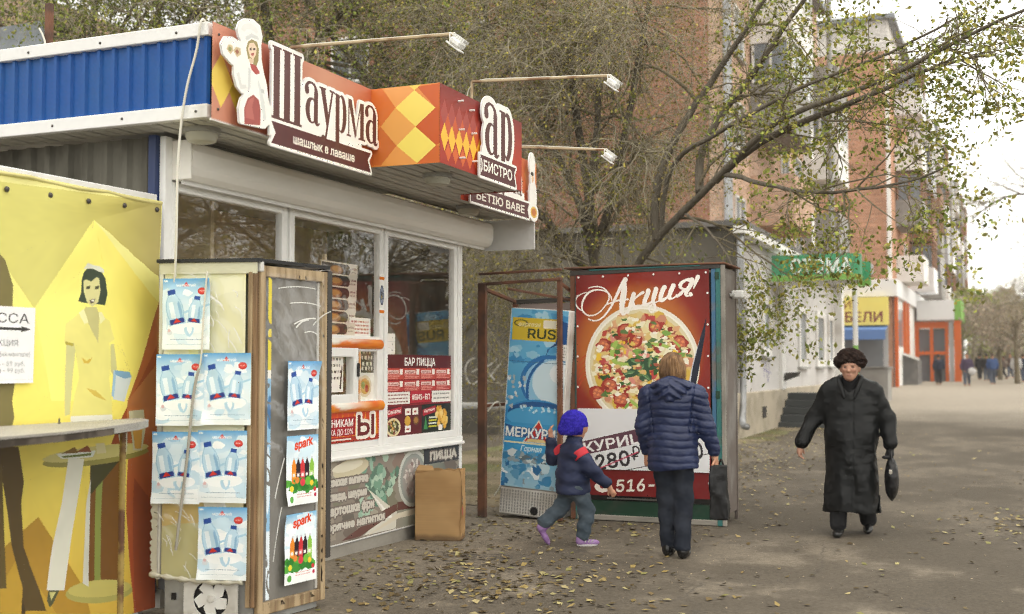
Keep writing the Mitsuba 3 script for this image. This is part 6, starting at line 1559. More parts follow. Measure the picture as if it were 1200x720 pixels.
for f in range(4): win(k, 1, 30, p1 - 2.2, p1 - 1.0, 2.5 + 2.9 * f, 4.1 + 2.9 * f, 0, M_WHITE, M_DARKGLASS, sgn=-1)

# ------------------------------------------------------------------ trees
def unit(v): return v / np.maximum(np.linalg.norm(v, axis=-1, keepdims=True), 1e-9)


def kids(P, R, c, rg, L, ang, n=6, t0=.25, wander=.25, trop=0.0, rmax=.03, taper=.25, bias=None, tpow=1.0):
    """c children on every parent line: their points (m c, n, 3) and radii."""
    m, k = P.shape[:2]
    t = t0 + (1 - t0) * rg.random((m, c)) ** tpow
    f = t * (k - 1); i = np.minimum(f.astype(int), k - 2); w = (f - i)[..., None]
    mi_ = np.arange(m)[:, None]
    p = P[mi_, i] * (1 - w) + P[mi_, i + 1] * w
    d = unit(P[mi_, i + 1] - P[mi_, i])
    r = R[mi_, i] * (1 - w[..., 0]) + R[mi_, i + 1] * w[..., 0]
    q = unit(np.cross(d, rg.normal(size=d.shape)))
    a = rg.uniform(*ang, (m, c))[..., None]
    nd = unit(d * np.cos(a) + q * np.sin(a) + (0 if bias is None else np.asarray(bias)))
    ln = rg.uniform(*L, (m, c)) * (1.15 - .6 * t)
    p, nd, r, ln = p.reshape(-1, 3), nd.reshape(-1, 3), r.reshape(-1), ln.reshape(-1)
    r0 = np.minimum(r * .65, rmax * (.6 + .8 * rg.random(len(r))))
    pts = [p]; drift = rg.normal(size=nd.shape) * wander
    for s in range(n - 1):
        nd = unit(nd + drift * .35 + rg.normal(size=nd.shape) * wander * .55 + np.array([0, 0, trop]) * (s + 1) / n)
        pts.append(pts[-1] + nd * (ln / (n - 1))[:, None])
    return np.stack(pts, 1), r0[:, None] * np.linspace(1, taper, n)[None]


def foliage(P, n, size, rg, palette, spread=.03, t0=.2):
    """n leaves along the lines P: folded blades of two triangles, with a colour each."""
    m, k = P.shape[:2]
    j = rg.integers(m, size=n); f = (t0 + (1 - t0) * rg.random(n)) * (k - 1.001); i = f.astype(int); w = (f - i)[:, None]
    c = P[j, i] * (1 - w) + P[j, i + 1] * w + rg.normal(size=(n, 3)) * spread
    u = unit(rg.normal(size=(n, 3)) + [0, 0, -.4]); v = unit(np.cross(u, rg.normal(size=(n, 3))))
    s = (size * (.55 + .9 * rg.random(n)))[:, None]
    nn = np.cross(u, v)
    V = np.stack([c, c + u * s * .5 + v * s * .3 + nn * s * .1, c + u * s, c + u * s * .5 - v * s * .3 + nn * s * .1], 1).reshape(-1, 3)
    q = np.arange(n)[:, None] * 4
    Fc = np.concatenate([q + [[0, 1, 2]], q + [[0, 2, 3]]])
    pal = np.array([lin(c_) for c_ in palette])
    col = pal[rg.integers(len(pal), size=n)] * (.7 + .6 * rg.random((n, 1)))
    return trimesh.Trimesh(V, Fc, process=False), np.clip(np.repeat(col, 4, 0), 0, 1)


AUT = ['#86803a', '#948a3e', '#747238', '#9d9444', '#66662f', '#87753a', '#ada04c', '#776634']
GRN = ['#6f7a34', '#7f893c', '#888f40', '#5e6a2c', '#929444', '#a09d4a', '#747f38']


def tree(name, label, stems, levels, leaves, seed, group=None, leafmat=M_LEAF, mats=(M_BARK, M_TWIGDK, M_TWIG, M_TWIG), catg='tree'):
    """stems: [(points, r0, r1)]; levels: keyword dicts for kids(); leaves: (count, size, palette, spread)."""
    rg = np.random.default_rng(seed)
    k = thing(name, label, catg, group)
    Ps, Rs = [], []
    for i, (pts, r0, r1) in enumerate(stems):
        P = resample(pts, 20); P[1:] += np.cumsum(rg.normal(size=(19, 3)), 0) * .008
        R = np.linspace(r0, r1, 20)
        part(k, 'trunk' if i == 0 else 'limb', tubes(P[None], R[None], 12), mats[0], smooth=True)
        Ps.append(P); Rs.append(R)
    P, R = np.stack(Ps), np.stack(Rs)
    last = []
    names = ('branch_mass', 'twig_mass', 'fine_twig_mass', 'fine_twig_mass')
    for li, lv in enumerate(levels):
        lv = dict(lv); c = lv.pop('c')
        P, R = kids(P, R, c, rg, **lv)
        part(k, names[min(li, 2)], tubes(P, R, 6 if li == 0 else 4 if li == 1 else 3, cap=False), mats[min(li + 1, len(mats) - 1)], smooth=True, kind='stuff')
        last.append(P)
    for (n, size, pal, spread, lev) in leaves:
        me, c_ = foliage(last[lev], n, size, rg, pal, spread)
        part(k, 'foliage', me, leafmat, color=c_, kind='stuff')
    return k


def px_path(pts): return [tuple(hit(1, Y, px, py)) for (px, py, Y) in pts]


GRP = 'trees behind the kiosk'
# A: many-stemmed tree above the billboard cabinet, a tangle of grey twigs
base = px_path([(700, 470, 15.5)])[0]
st = [([(base[0], 15.5, 0), *px_path([(697, 330, 15.5), (692, 250, 15.4), (672, 120, 15.3), (660, -40, 15.2), (640, -160, 15.2)])], .09, .026),
      ([*px_path([(697, 320, 15.5), (660, 200, 15.3), (600, 90, 15.1), (560, -60, 15)])], .065, .02),
      ([*px_path([(694, 300, 15.5), (730, 180, 15.2), (752, 60, 15), (780, -80, 15)])], .07, .02),
      ([*px_path([(700, 330, 15.5), (640, 260, 15), (570, 210, 14.5), (500, 190, 14)])], .07, .02),
      ([*px_path([(690, 240, 15.4), (700, 120, 14.9), (690, 10, 14.5)])], .06, .02)]
lv = [dict(c=15, L=(1.2, 2.6), ang=(.4, 1.3), n=10, t0=.03, wander=.32, trop=-.14, rmax=.024), dict(c=20, L=(.7, 1.8), ang=(.3, 1.2), n=8, wander=.4, trop=-.38, rmax=.010), dict(c=8, L=(.3, 1.0), ang=(.3, 1.1), n=5, wander=.35, trop=-.3, rmax=.0058)]
tree('bare_tree', 'many-stemmed bare tree with tangled grey twigs above the billboard cabinet', st, lv, [(34000, .035, AUT, .06, 2)], 41, GRP)
# B: leaning tree whose long leafy limbs reach right across the sky
base = px_path([(735, 470, 14.8)])[0]
st = [([(base[0], 14.8, 0), *px_path([(735, 335, 14.8), (753, 302, 14.6), (790, 258, 14.2), (838, 212, 13.6), (905, 146, 12.9), (1000, 108, 12.2), (1070, 76, 11.6), (1150, 34, 11), (1230, 0, 10.6)])], .072, .011),
      ([*px_path([(838, 212, 13.6), (930, 150, 13), (1000, 122, 12.6), (1080, 88, 12.4), (1170, 66, 12.2)])], .05, .012),
      ([*px_path([(770, 280, 14.4), (810, 127, 14.3), (838, 85, 14.2), (867, 42, 14), (900, -10, 13.8), (960, -90, 13.6)])], .06, .016),
      ([*px_path([(820, 225, 13.8), (843, 137, 14), (880, 85, 13.8), (909, 42, 13.6), (945, -5, 13.4), (1000, -70, 13)])], .055, .015),
      ([*px_path([(775, 270, 14.4), (800, 180, 14), (850, 150, 13.4), (930, 105, 12.8), (1040, 60, 12), (1130, 10, 11.5)])], .035, .01),
      ([*px_path([(850, 205, 13.5), (900, 215, 12.9), (960, 225, 12.3), (1040, 215, 11.8), (1110, 190, 11.4)])], .03, .008),
      ([*px_path([(800, 250, 14.1), (832, 275, 13.5), (855, 315, 13.0), (864, 360, 12.7)])], .018, .006)]
lv = [dict(c=11, L=(.9, 1.9), ang=(.35, 1.2), n=9, t0=.25, wander=.3, trop=-.1, rmax=.018, tpow=.8), dict(c=7, L=(.45, 1.1), ang=(.3, 1.0), n=7, wander=.35, trop=-.2, rmax=.008), dict(c=4, L=(.2, .5), ang=(.3, 1.0), n=4, wander=.3, trop=-.15, rmax=.0045)]
tree('leaning_tree', 'leaning tree whose long leafy limbs reach to the right across the sky', st, lv, [(15000, .05, GRN + AUT[:4], .04, 2)], 42, GRP, mats=(M_BARK, M_TWIGDK, M_TWIGDK, M_TWIGDK))
# C: trees behind the kiosk roof
base = px_path([(520, 430, 16)])[0]
st = [([(base[0], 16, 0), *px_path([(520, 260, 16), (505, 120, 15.8), (490, -20, 15.6), (480, -150, 15.5)])], .15, .04),
      ([*px_path([(518, 230, 16), (560, 120, 15.6), (610, 40, 15.3), (650, -60, 15)])], .08, .02), ([*px_path([(512, 200, 15.9), (450, 110, 15.5), (390, 40, 15.2), (340, -40, 15)])], .08, .02),
      ([*px_path([(505, 140, 15.8), (540, 60, 15.5), (590, -30, 15.2)])], .05, .02)]
lv = [dict(c=15, L=(1.3, 2.8), ang=(.4, 1.3), n=10, t0=.15, wander=.3, trop=-.1, rmax=.028), dict(c=16, L=(.6, 1.6), ang=(.3, 1.1), n=8, wander=.38, trop=-.28, rmax=.009), dict(c=8, L=(.3, .9), ang=(.3, 1.0), n=5, wander=.35, trop=-.22, rmax=.0055)]
tree('bare_tree', 'bare tree with arching grey twigs rising behind the two-letter kiosk sign', st, lv, [(34000, .04, AUT + GRN, .07, 2)], 43, GRP)
base = px_path([(330, 430, 15)])[0]
st = [([(base[0], 15, 0), *px_path([(330, 200, 15), (320, 80, 14.8), (300, -40, 14.6), (290, -150, 14.5)])], .14, .04),
      ([*px_path([(330, 120, 15), (380, 40, 14.6), (430, -20, 14.3), (470, -80, 14)])], .07, .02), ([*px_path([(325, 100, 14.9), (260, 50, 14.6), (200, 0, 14.4), (150, -40, 14.2)])], .07, .02), ([*px_path([(322, 90, 14.9), (240, 90, 14.5), (150, 60, 14.2)])], .05, .015)]
tree('leafy_tree', 'tree with small yellow green leaves behind the blue fascia and large cut-out sign', st, lv, [(30000, .055, GRN, .1, 2)], 44, GRP)
base = px_path([(105, 430, 14.2)])[0]
st = [([(base[0], 14.2, 0), *px_path([(105, 150, 14.2), (110, 40, 14), (120, -60, 13.8), (120, -160, 13.8)])], .12, .04),
      ([*px_path([(108, 90, 14.1), (160, 50, 13.8), (220, 20, 13.6), (260, -30, 13.5)])], .06, .02), ([*px_path([(108, 70, 14.1), (60, 20, 13.8), (20, -40, 13.6)])], .05, .02)]
tree('leafy_tree', 'tree with small yellow green leaves at the left edge above the blue fascia', st, lv, [(24000, .055, GRN, .1, 2)], 45, GRP)

# trees beside the carriageway: their outer branches hang into the right edge of the picture
lvr = [dict(c=16, L=(1.5, 3.4), ang=(.4, 1.2), n=9, t0=.25, wander=.28, trop=-.05, rmax=.04), dict(c=10, L=(.7, 1.7), ang=(.3, 1.1), n=7, wander=.32, trop=-.12, rmax=.014), dict(c=6, L=(.3, .9), ang=(.3, 1.0), n=5, wander=.3, trop=-.1, rmax=.009)]
for i, (x, y, h, s, w) in enumerate(((3.6, 33, 7.5, 1.0, 'nearest, its twigs entering at the right edge'), (4.2, 47, 8.0, 1.0, 'second beside the carriageway'), (3.4, 63, 8.0, 1.0, 'third beside the carriageway'), (6.0, 18, 8.5, 1.0, 'nearer of two mirrored in the kiosk glass'), (7.5, 27, 9, 1, 'farther of two mirrored in the kiosk glass'))):
    rgx = np.random.default_rng(60 + i); z0 = float(gz(y))
    st = [([(x, y, z0), (x + .1, y, z0 + 2), (x - .1, y + .1, z0 + h * .6), (x, y, z0 + h)], .16, .04)]
    for j in range(7):
        an = j * 2 * np.pi / 7 + rgx.random(); zb = z0 + 1.9 + 2.2 * rgx.random(); rr_ = 2.2 + 1.6 * rgx.random()
        st.append(([(x, y, zb), (x + rr_ * .45 * math.cos(an), y + rr_ * .45 * math.sin(an), zb + 1.1), (x + rr_ * math.cos(an), y + rr_ * math.sin(an), zb + 1.8 + .6 * rgx.random()), (x + 1.45 * rr_ * math.cos(an), y + 1.45 * rr_ * math.sin(an), zb + 1.6)], .07, .015))
    tree('roadside_tree', 'roadside tree with brown twigs, ' + w, st, lvr, [(2500 if i < 3 else 15000, .06 if i < 3 else .075, ['#7d6a46', '#8f7a50', '#6b5a3c'] + AUT[:3] if i < 3 else ['#c0a868', '#b0965a', '#cbb578', '#a89a58'], .05, 2)], 70 + i, 'roadside trees', mats=(M_BARK, M_TWIGDK, M_TWIG, M_TWIG))
# far trees
def far_tree(label, x, y, h, r, pal, n, seed, lsize=.22):
    rgx = np.random.default_rng(seed); z0 = float(gz(y))
    st = [([(x, y, z0), (x, y, z0 + h * .5), (x + .1, y, z0 + h * .9)], .16, .04)]
    for j in range(9):
        an = j * 2 * np.pi / 9 + rgx.random(); zb = z0 + h * (.25 + .4 * rgx.random())
        st.append(([(x, y, zb), (x + .6 * r * math.cos(an), y + .6 * r * math.sin(an), zb + h * .14), (x + r * math.cos(an), y + r * math.sin(an), zb + h * .2)], .06, .02))
    tree('far_tree', label, st, [dict(c=9, L=(.8, 1.9), ang=(.4, 1.2), n=6, t0=.3, wander=.3, rmax=.03), dict(c=6, L=(.5, 1.1), ang=(.3, 1.2), n=4, wander=.3, rmax=.015)], [(n, lsize, pal, .18, 1)] if n else [], seed, 'far street trees', mats=(M_TWIGDK, M_TWIG, M_TWIG))


FG = ['#8a8f4e', '#7d844a', '#969a58', '#70783f', '#a3a060']
FB = ['#a39484', '#94867a', '#aa9d8a', '#8a7f72']
def at(px, Y): return float(hit(1, Y, px, 430)[0])
for i, (px, Y, h, r, pal, n, lab) in enumerate(((1128, 100, 7.4, 2.6, FG, 5200, 'green leafy tree right behind the orange shop entrance'), (1150, 112, 8.2, 3.0, FG, 5200, 'broad green tree in the middle of the far trees'), (1142, 130, 10, 3.4, FG, 4200, 'tall pale green tree beyond the green far trees'),
                                               (1112, 122, 8.5, 2.4, FG, 3600, 'green tree half hidden by the shop canopy'), (1172, 84, 5.8, 2.4, FB, 1500, 'brown bare tree right of the green far trees'), (1192, 74, 5.6, 2.5, FB, 1300, 'brown bare tree at the right edge behind the walkers'),
                                               (1183, 110, 8.0, 3.2, FB, 2500, 'greyish brown tree in the far background'), (1165, 140, 9.0, 3.6, FB, 2500, 'hazy brown tree at the end of the street'), (1215, 95, 8, 3.4, FB, 2500, 'brown tree cut by the right edge'))):
    far_tree(lab, at(px, Y), Y, h, r, pal, n, 90 + i)
# low shrub belt at the end of the street
rgx = np.random.default_rng(5)
n = 16000
P = np.c_[rgx.uniform(-5, 14, n), rgx.uniform(150, 156, n), 1.2 + 3.2 * rgx.random(n) ** 1.5]
me, c_ = foliage(np.stack([P, P + .1], 1), n, .5, rgx, FB + FG, .3)
struct('far_hedge', me, M_LEAF, color=c_, kind='stuff', label='distant hedge closing the end of the street')
# ------------------------------------------------------------------ people: smooth bodies from blended limbs
def surf(f, lo, hi, h):
    """Surface of f = 0 (negative inside) as a smooth mesh (surface nets)."""
    lo, hi = np.asarray(lo, float), np.asarray(hi, float)
    n = np.maximum(((hi - lo) / h).astype(int) + 1, 3)
    ax = [lo[i] + h * np.arange(n[i]) for i in range(3)]
    V = np.empty(n)
    yy, zz_ = np.meshgrid(ax[1], ax[2], indexing='ij')
    for s in range(0, n[0], 16):
        xx = ax[0][s:s + 16]
        P = np.empty((len(xx), n[1], n[2], 3))
        P[..., 0] = xx[:, None, None]; P[..., 1] = yy; P[..., 2] = zz_
        V[s:s + 16] = f(P.reshape(-1, 3)).reshape(len(xx), n[1], n[2])
    V[0] = V[-1] = 1; V[:, 0] = V[:, -1] = 1; V[:, :, 0] = V[:, :, -1] = 1
    ins = V < 0
    cs = [(a, b, c) for a in (0, 1) for b in (0, 1) for c in (0, 1)]
    sl = lambda A, o: A[o[0]:A.shape[0] - 1 + o[0], o[1]:A.shape[1] - 1 + o[1], o[2]:A.shape[2] - 1 + o[2]]
    cnt = sum(sl(ins, o).astype(int) for o in cs)
    act = (cnt > 0) & (cnt < 8)
    I = np.argwhere(act)
    acc, num = np.zeros((len(I), 3)), np.zeros(len(I))
    val = {o: V[I[:, 0] + o[0], I[:, 1] + o[1], I[:, 2] + o[2]] for o in cs}
    for a in cs:
        for d in range(3):
            if a[d] == 0:
                b = tuple(1 if i == d else a[i] for i in range(3))
                va, vb = val[a], val[b]
                m = (va < 0) != (vb < 0)
                t = np.where(m, va / np.where(m, va - vb, 1), 0)
                p = np.array(a, float)[None] + np.eye(3)[d][None] * t[:, None]
                acc[m] += p[m]; num[m] += 1
    vert = lo + h * (I + acc / num[:, None])
    idm = -np.ones(act.shape, int); idm[tuple(I.T)] = np.arange(len(I))
    Q = []
    for d in range(3):
        e1, e2 = [(1, 2), (2, 0), (0, 1)][d]
        A = ins.take(np.arange(ins.shape[d] - 1), d); B = ins.take(np.arange(1, ins.shape[d]), d)
        E = np.argwhere(A != B)
        E = E[(E[:, e1] > 0) & (E[:, e2] > 0) & (E[:, e1] < ins.shape[e1] - 1) & (E[:, e2] < ins.shape[e2] - 1)]
        o1, o2 = np.eye(3, dtype=int)[e1], np.eye(3, dtype=int)[e2]
        q = np.stack([idm[tuple((E - o1 - o2).T)], idm[tuple((E - o2).T)], idm[tuple(E.T)], idm[tuple((E - o1).T)]], 1)
        fl = ~A[tuple(E.T)]
        q[fl] = q[fl][:, ::-1]
        Q.append(q)
    Q = np.vstack(Q)
    return trimesh.Trimesh(vert, np.vstack([Q[:, [0, 1, 2]], Q[:, [0, 2, 3]]]), process=False)


def cone(a, b, ra, rb, k=.03, flat=None):
    a, b = np.asarray(a, float), np.asarray(b, float)
    ab = b - a; L2 = ab @ ab
    def f(P):
        t = np.clip(((P - a) @ ab) / L2, 0, 1)
        D = P - a - t[:, None] * ab
        if flat is not None: D = D * flat
        return np.sqrt((D * D).sum(1)) - (ra + (rb - ra) * t)
    return f, k


def egg(c, r, k=.03, rot=None):
    c, r = np.asarray(c, float), np.asarray(r, float)
    def f(P):
        D = P - c
        if rot is not None: D = D @ rot
        q = np.sqrt(((D / r) ** 2).sum(1))
        return (q - 1) * r.min()
    return f, k


def blend(prims):
    def f(P):
        d = None
        for g, k in prims:
            e = g(P)
            if d is None: d = e
            else:
                h = np.clip(.5 + .5 * (d - e) / k, 0, 1)
                d = d * (1 - h) + e * h - k * h * (1 - h)
        return d
    return f


def rotz(a): c, s = math.cos(a), math.sin(a); return np.array([[c, -s, 0], [s, c, 0], [0, 0, 1.0]])


def hand(wrist, dirn, palm, s=1.0, curl=.5, side=1):
    """A hand as a chain of blended fingers: palm, four fingers of different lengths, a thumb from its side."""
    w, d, pn = np.asarray(wrist, float), unit(np.asarray(dirn, float)), unit(np.asarray(palm, float))
    pn = unit(pn - d * (pn @ d)); l = np.cross(d, pn) * side
    out = [cone(w - d * .01, w + d * .075 * s, .024 * s, .030 * s, .015, None)]
    for i, (o, ln) in enumerate(((-.027, .062), (-.009, .072), (.009, .068), (.026, .054))):
        p = w + d * .085 * s + l * o * s
        d1 = unit(d * math.cos(curl * .7) + pn * math.sin(curl * .7)); d2 = unit(d * math.cos(curl * 1.9) + pn * math.sin(curl * 1.9))
        q = p + d1 * ln * .5 * s; r = q + d2 * ln * .55 * s
        out += [cone(p - d * .02 * s, q, .0095 * s, .0088 * s, .006), cone(q, r, .0088 * s, .0075 * s, .004)]
    p = w + d * .03 * s - l * .028 * s; q = p + unit(d * .7 - l * .6 + pn * .3) * .042 * s; r = q + unit(d * .9 + pn * .4) * .03 * s
    return out + [cone(p, q, .013 * s, .0105 * s, .01), cone(q, r, .0105 * s, .009 * s, .004)]


def bump(f, fn):
    return lambda P: f(P) + fn(P)


def head_prims(c, s=1.0, turn=0.0):
    """Skull, jaw, nose, ears, eye sockets and lips round the head centre c, facing +y."""
    c = np.asarray(c, float)
    ct, st_ = math.cos(turn), math.sin(turn)
    o = lambda x, y, z: c + s * np.array([x * ct - y * st_, x * st_ + y * ct, z])
    return [egg(o(0, -.012, .025), np.array([.076, .094, .098]) * s, .02), egg(o(0, .025, -.045), np.array([.060, .066, .075]) * s, .03), egg(o(0, .068, -.085), np.array([.028, .026, .022]) * s, .025),
            cone(o(0, .092, .005), o(0, .112, -.028), .009 * s, .015 * s, .012), egg(o(.036, .078, -.016), np.array([.022, .016, .018]) * s, .025), egg(o(-.036, .078, -.016), np.array([.022, .016, .018]) * s, .025),
            egg(o(.03, .088, .022), np.array([.02, .012, .008]) * s, .012), egg(o(-.03, .088, .022), np.array([.02, .012, .008]) * s, .012),
            egg(o(0, .094, -.058), np.array([.022, .01, .007]) * s, .008), egg(o(0, .092, -.068), np.array([.018, .01, .006]) * s, .008),
            egg(o(.078, -.005, -.005), np.array([.012, .022, .034]) * s, .008), egg(o(-.078, -.005, -.005), np.array([.012, .022, .034]) * s, .008)]


def face_color(V, c, s, skin, lip, brow, turn=0.0):
    col = np.repeat(lin(skin)[None], len(V), 0)
    q = (V - np.asarray(c)) / s
    q = q @ rotz(turn)
    n = meshkit.fbm(V * 30, 2, 3)[:, None]
    col *= .92 + .16 * n
    def put(m, cc, a=1.0): col[m] = col[m] * (1 - a) + lin(cc) * a
    f = q[:, 1] > .05
    put(f & (np.hypot((np.abs(q[:, 0]) - .043) / .02, (q[:, 2] + .025) / .018) < 1), '#b8705c', .12)
    put(f & (np.hypot(q[:, 0] / .019, (q[:, 2] + .063 + 4 * q[:, 0] ** 2) / .0075) < 1), lip, .6)
    for sx in (-1, 1):
        put(f & (np.hypot((q[:, 0] - sx * .031) / .016, (q[:, 2] - .004) / .0085) < 1), '#6b4a3c', .6)
        put(f & (np.hypot((q[:, 0] - sx * .031) / .009, (q[:, 2] - .004) / .0055) < 1), '#2a1d18', .9)
        put(f & (np.hypot((q[:, 0] - sx * .032) / .020, (q[:, 2] - .024 + .1 * np.abs(np.abs(q[:, 0]) - .03)) / .0045) < 1), brow, .7)
    return np.clip(col, 0, 1)


def person(name_label, pos, yaw, parts, group=None):
    """parts: [(name, mesh, material, colours or None, label or None)] in the figure's own frame: +x its right hand, +y its front."""
    k = thing('person', name_label, 'person', group)
    M = np.eye(4); M[:3, :3] = rotz(yaw); M[:3, 3] = pos
    for (nm, me, mt, col, lb) in parts:
        part(k, nm, me, mt, smooth=True, color=col, label=lb, to_world=T(M.tolist()))
    return k


def coat_tex(c1, c2, sc):
    return worn(c1, c2, sc, .35, .75)


M_LEATHER = mat('black_leather', worn((0.005, 0.0056, 0.0058), (0.009, 0.0098, 0.010), 7, .4, .7),   .40, spec=.2, bump=lambda p, n, uv: fbm(p.x * 26, p.y * 26, p.z * 14, 3), bscale=.006)
M_FUR = mat('brown_fur', worn((0.012, 0.007, 0.0055), (0.028, 0.017, 0.013), 40, .4, .6), .9, spec=.1)
M_KNITBLK = mat('black_knit', (0.010, 0.010, 0.011), .9, spec=.1)
M_TROUBLK = mat('black_trousers', worn((0.013, 0.013, 0.014), (0.024, 0.024, 0.025), 8, .4, .7), .85, spec=.15)
M_NAVYTROU = mat('dark_navy_trousers', worn((0.017, 0.021, 0.031), (0.03, 0.035, 0.048), 7, .4, .7), .85, spec=.15)
M_SHOE = mat('black_shoe', (0.009, 0.009, 0.009), .3, spec=.5)
M_NAVY = mat('navy_quilt', worn((0.012, 0.020, 0.062), (0.018, 0.028, 0.08), 9, .4, .7), .42, spec=.4)
M_BOYNAVY = mat('navy_jacket', worn((0.016, 0.023, 0.06), (0.024, 0.033, 0.08), 9, .4, .7), .6, spec=.3)
M_RED = mat('red_patch', (0.55, 0.03, 0.045), .6)
M_HATBLUE = mat('blue_knit', worn((0.045, 0.032, 0.40), (0.024, 0.018, 0.28), 70, .4, .6), .95, spec=.05, bump=lambda p, n, uv: noise(p.x * 160, p.y * 160, p.z * 60), bscale=.004)
M_JEANS = mat('grey_jeans', worn((0.055, 0.075, 0.095), (0.09, 0.115, 0.14), 9, .4, .7), .85, spec=.15)
M_PURPLE = mat('purple_shoe', worn((0.25, 0.13, 0.32), (0.32, 0.19, 0.4), 20, .4, .6), .6)
M_SOLE = mat('white_sole', (0.55, 0.53, 0.52), .7)
M_GLOVE = mat('black_glove', (0.011, 0.011, 0.012), .5)
M_HAIR = mat('brown_hair', worn((0.12, 0.065, 0.03), (0.26, 0.15, 0.07), 26, .35, .65, (1, 1, .22)), .6, spec=.3)
M_BAG = mat('black_bag', worn((0.006, 0.006, 0.007), (0.014, 0.014, 0.014), 10, .45, .7), .38, spec=.35)
M_CHROME = mat('buckle', (0.6, 0.57, 0.5), .25, 1.0)


def wr(P, sc, amp, seed=0, st=(1, 1, 1)): return amp * (meshkit.fbm(P * sc * np.asarray(st), 3, seed) - .5) * 2


# --- the woman in black, walking towards the camera
hc = (0, .04, 1.49)
H = head_prims(hc, 1.04)
lw, rw = (-.335, .055, .80), (.435, .10, .80)
body = H + [cone((0, 0, 1.30), (0, .02, 1.44), .062, .058, .03), egg((0, 0, 1.20), (.17, .11, .17), .05), egg((0, 0, .95), (.17, .13, .2), .06), cone((.17, 0, 1.31), (.31, -.02, 1.05), .05, .042, .03), cone((.31, -.02, 1.05), rw, .042, .028, .02), cone((-.17, 0, 1.31), (-.31, -.03, 1.05), .05, .042, .03),
            cone((-.31, -.03, 1.05), lw, .042, .028, .02), cone((.09, .02, .86), (.10, .13, .46), .08, .055, .05), cone((.10, .13, .46), (.10, .20, .09), .055, .04, .03), cone((-.09, 0, .86), (-.11, .0, .46), .08, .055, .05), cone((-.11, 0, .46), (-.12, -.17, .10), .055, .04, .03)]
body += hand(rw, (.15, .05, -1), (-1, .3, 0), .95, .6, 1) + hand(lw, (0, .0, -1), (1, .2, 0), .95, .9, -1)
bm = surf(blend(body), (-.5, -.3, .03), (.56, .34, 1.66), .0085)
bc = face_color(np.asarray(bm.vertices), hc, 1.04, '#aa806a', '#925f56', '#6d5548')
coat = [egg((0, -.01, 1.20), (.215, .15, .19), .06), egg((0, .0, .98), (.228, .18, .26), .10), cone((0, .015, .82), (0, .045, .22), .212, .252, .10, np.array([1, 1.0, 1.0])), cone((.10, .0, 1.335), (.19, -.02, 1.275), .070, .075, .06), cone((-.10, .0, 1.335), (-.19, -.02, 1.275), .070, .075, .06),
        cone((.195, -.01, 1.275), (.325, -.02, 1.04), .076, .070, .06), cone((.325, -.02, 1.04), (.428, .09, .82), .070, .064, .04), cone((-.195, -.01, 1.275), (-.315, -.03, 1.03), .076, .070, .06), cone((-.315, -.03, 1.03), (-.335, .048, .82), .070, .062, .04)]
hem = lambda P: np.maximum(.215 - P[:, 2] + .012 * np.sin(P[:, 0] * 14), -9)
slit = lambda P: .03 - np.hypot(P[:, 0] + .055 + .05 * (P[:, 2] - .3), (P[:, 2] - .2) * .09) if False else np.full(len(P), -9.0)
fc_ = blend(coat)


def coat_f(P):
    d = fc_(P)
    zz_ = P[:, 2]
    fold = .010 * np.sin(P[:, 0] * 30 + 3 * np.sin(zz_ * 5)) * np.clip((1.0 - zz_) * 1.5, 0, 1) * np.clip(P[:, 1] * 6 + .6, 0, 1) + wr(P, 7, .016, 2, (1, 1, .6)) + wr(P, 17, .006, 9, (.7, .7, 1.6))
    arm = np.abs(P[:, 0]) > .24
    fold = np.where(arm, .0025 * np.sin(zz_ * 48 + P[:, 0] * 26) + wr(P, 12, .007, 4), fold)
    open_ = np.where((P[:, 1] > 0) & (zz_ < .55), .010 * np.exp(-((P[:, 0] + .045) / (.010 + .05 * np.clip(.55 - zz_, 0, 1))) ** 2), 0)      # the front edge falls open
    d = d + fold + open_ + .010 * np.exp(-((P[:, 0] + .03) / .006) ** 2) * (P[:, 1] > .05) * (zz_ < 1.2)
    d = np.maximum(d, .215 + .012 * np.sin(P[:, 0] * 14 + 1) - zz_)
    nk = np.sqrt((P[:, 0] / .075) ** 2 + ((P[:, 1] - .05) / .085) ** 2) - 1
    d = np.maximum(d, -(np.maximum(.075 * nk, 1.27 + .9 * np.abs(P[:, 0]) - zz_)))     # neck opening, V shaped
    wr_ = (rw, lw)
    return d


cm = surf(coat_f, (-.5, -.32, .17), (.56, .34, 1.46), .0095)
collar = []
for sx in (-1, 1):
    pts = np.array([(sx * .045, .145, 1.22), (sx * .075, .11, 1.32), (sx * .095, .04, 1.395), (sx * .07, -.06, 1.41), (0, -.085, 1.415)])
    collar.append((resample(pts, 20)))
col_f = blend([cone(P_[i], P_[i + 1], .020 if i > 3 else .012 + .002 * i, .020 if i > 2 else .014 + .002 * i, .01) for P_ in collar for i in range(0, 19)])
colm = surf(col_f, (-.16, -.14, 1.17), (.16, .2, 1.47), .007)
neck = surf(bump(blend([cone((0, .01, 1.24), (0, .03, 1.40), .088, .074, .02), egg((0, .07, 1.2), (.10, .055, .1), .03)]), lambda P: wr(P, 18, .006, 3, (1, 1, 2))), (-.16, -.14, 1.08), (.16, .2, 1.5), .009)
hat = surf(bump(blend([egg((0, -.005, 1.585), (.118, .125, .085), .03), egg((0, -.005, 1.555), (.132, .137, .05), .03), egg((.088, .0, 1.53), (.045, .075, .05), .03), egg((-.088, .0, 1.53), (.045, .075, .05), .03)]), lambda P: wr(P, 42, .014, 5) + np.maximum(0, np.where(np.abs(P[:, 0]) < .075, 1.53 - .25 * np.abs(P[:, 0]), 1.40) - P[:, 2]) * 3 * (P[:, 1] > .02)), (-.19, -.18, 1.44), (.19, .19, 1.71), .007)
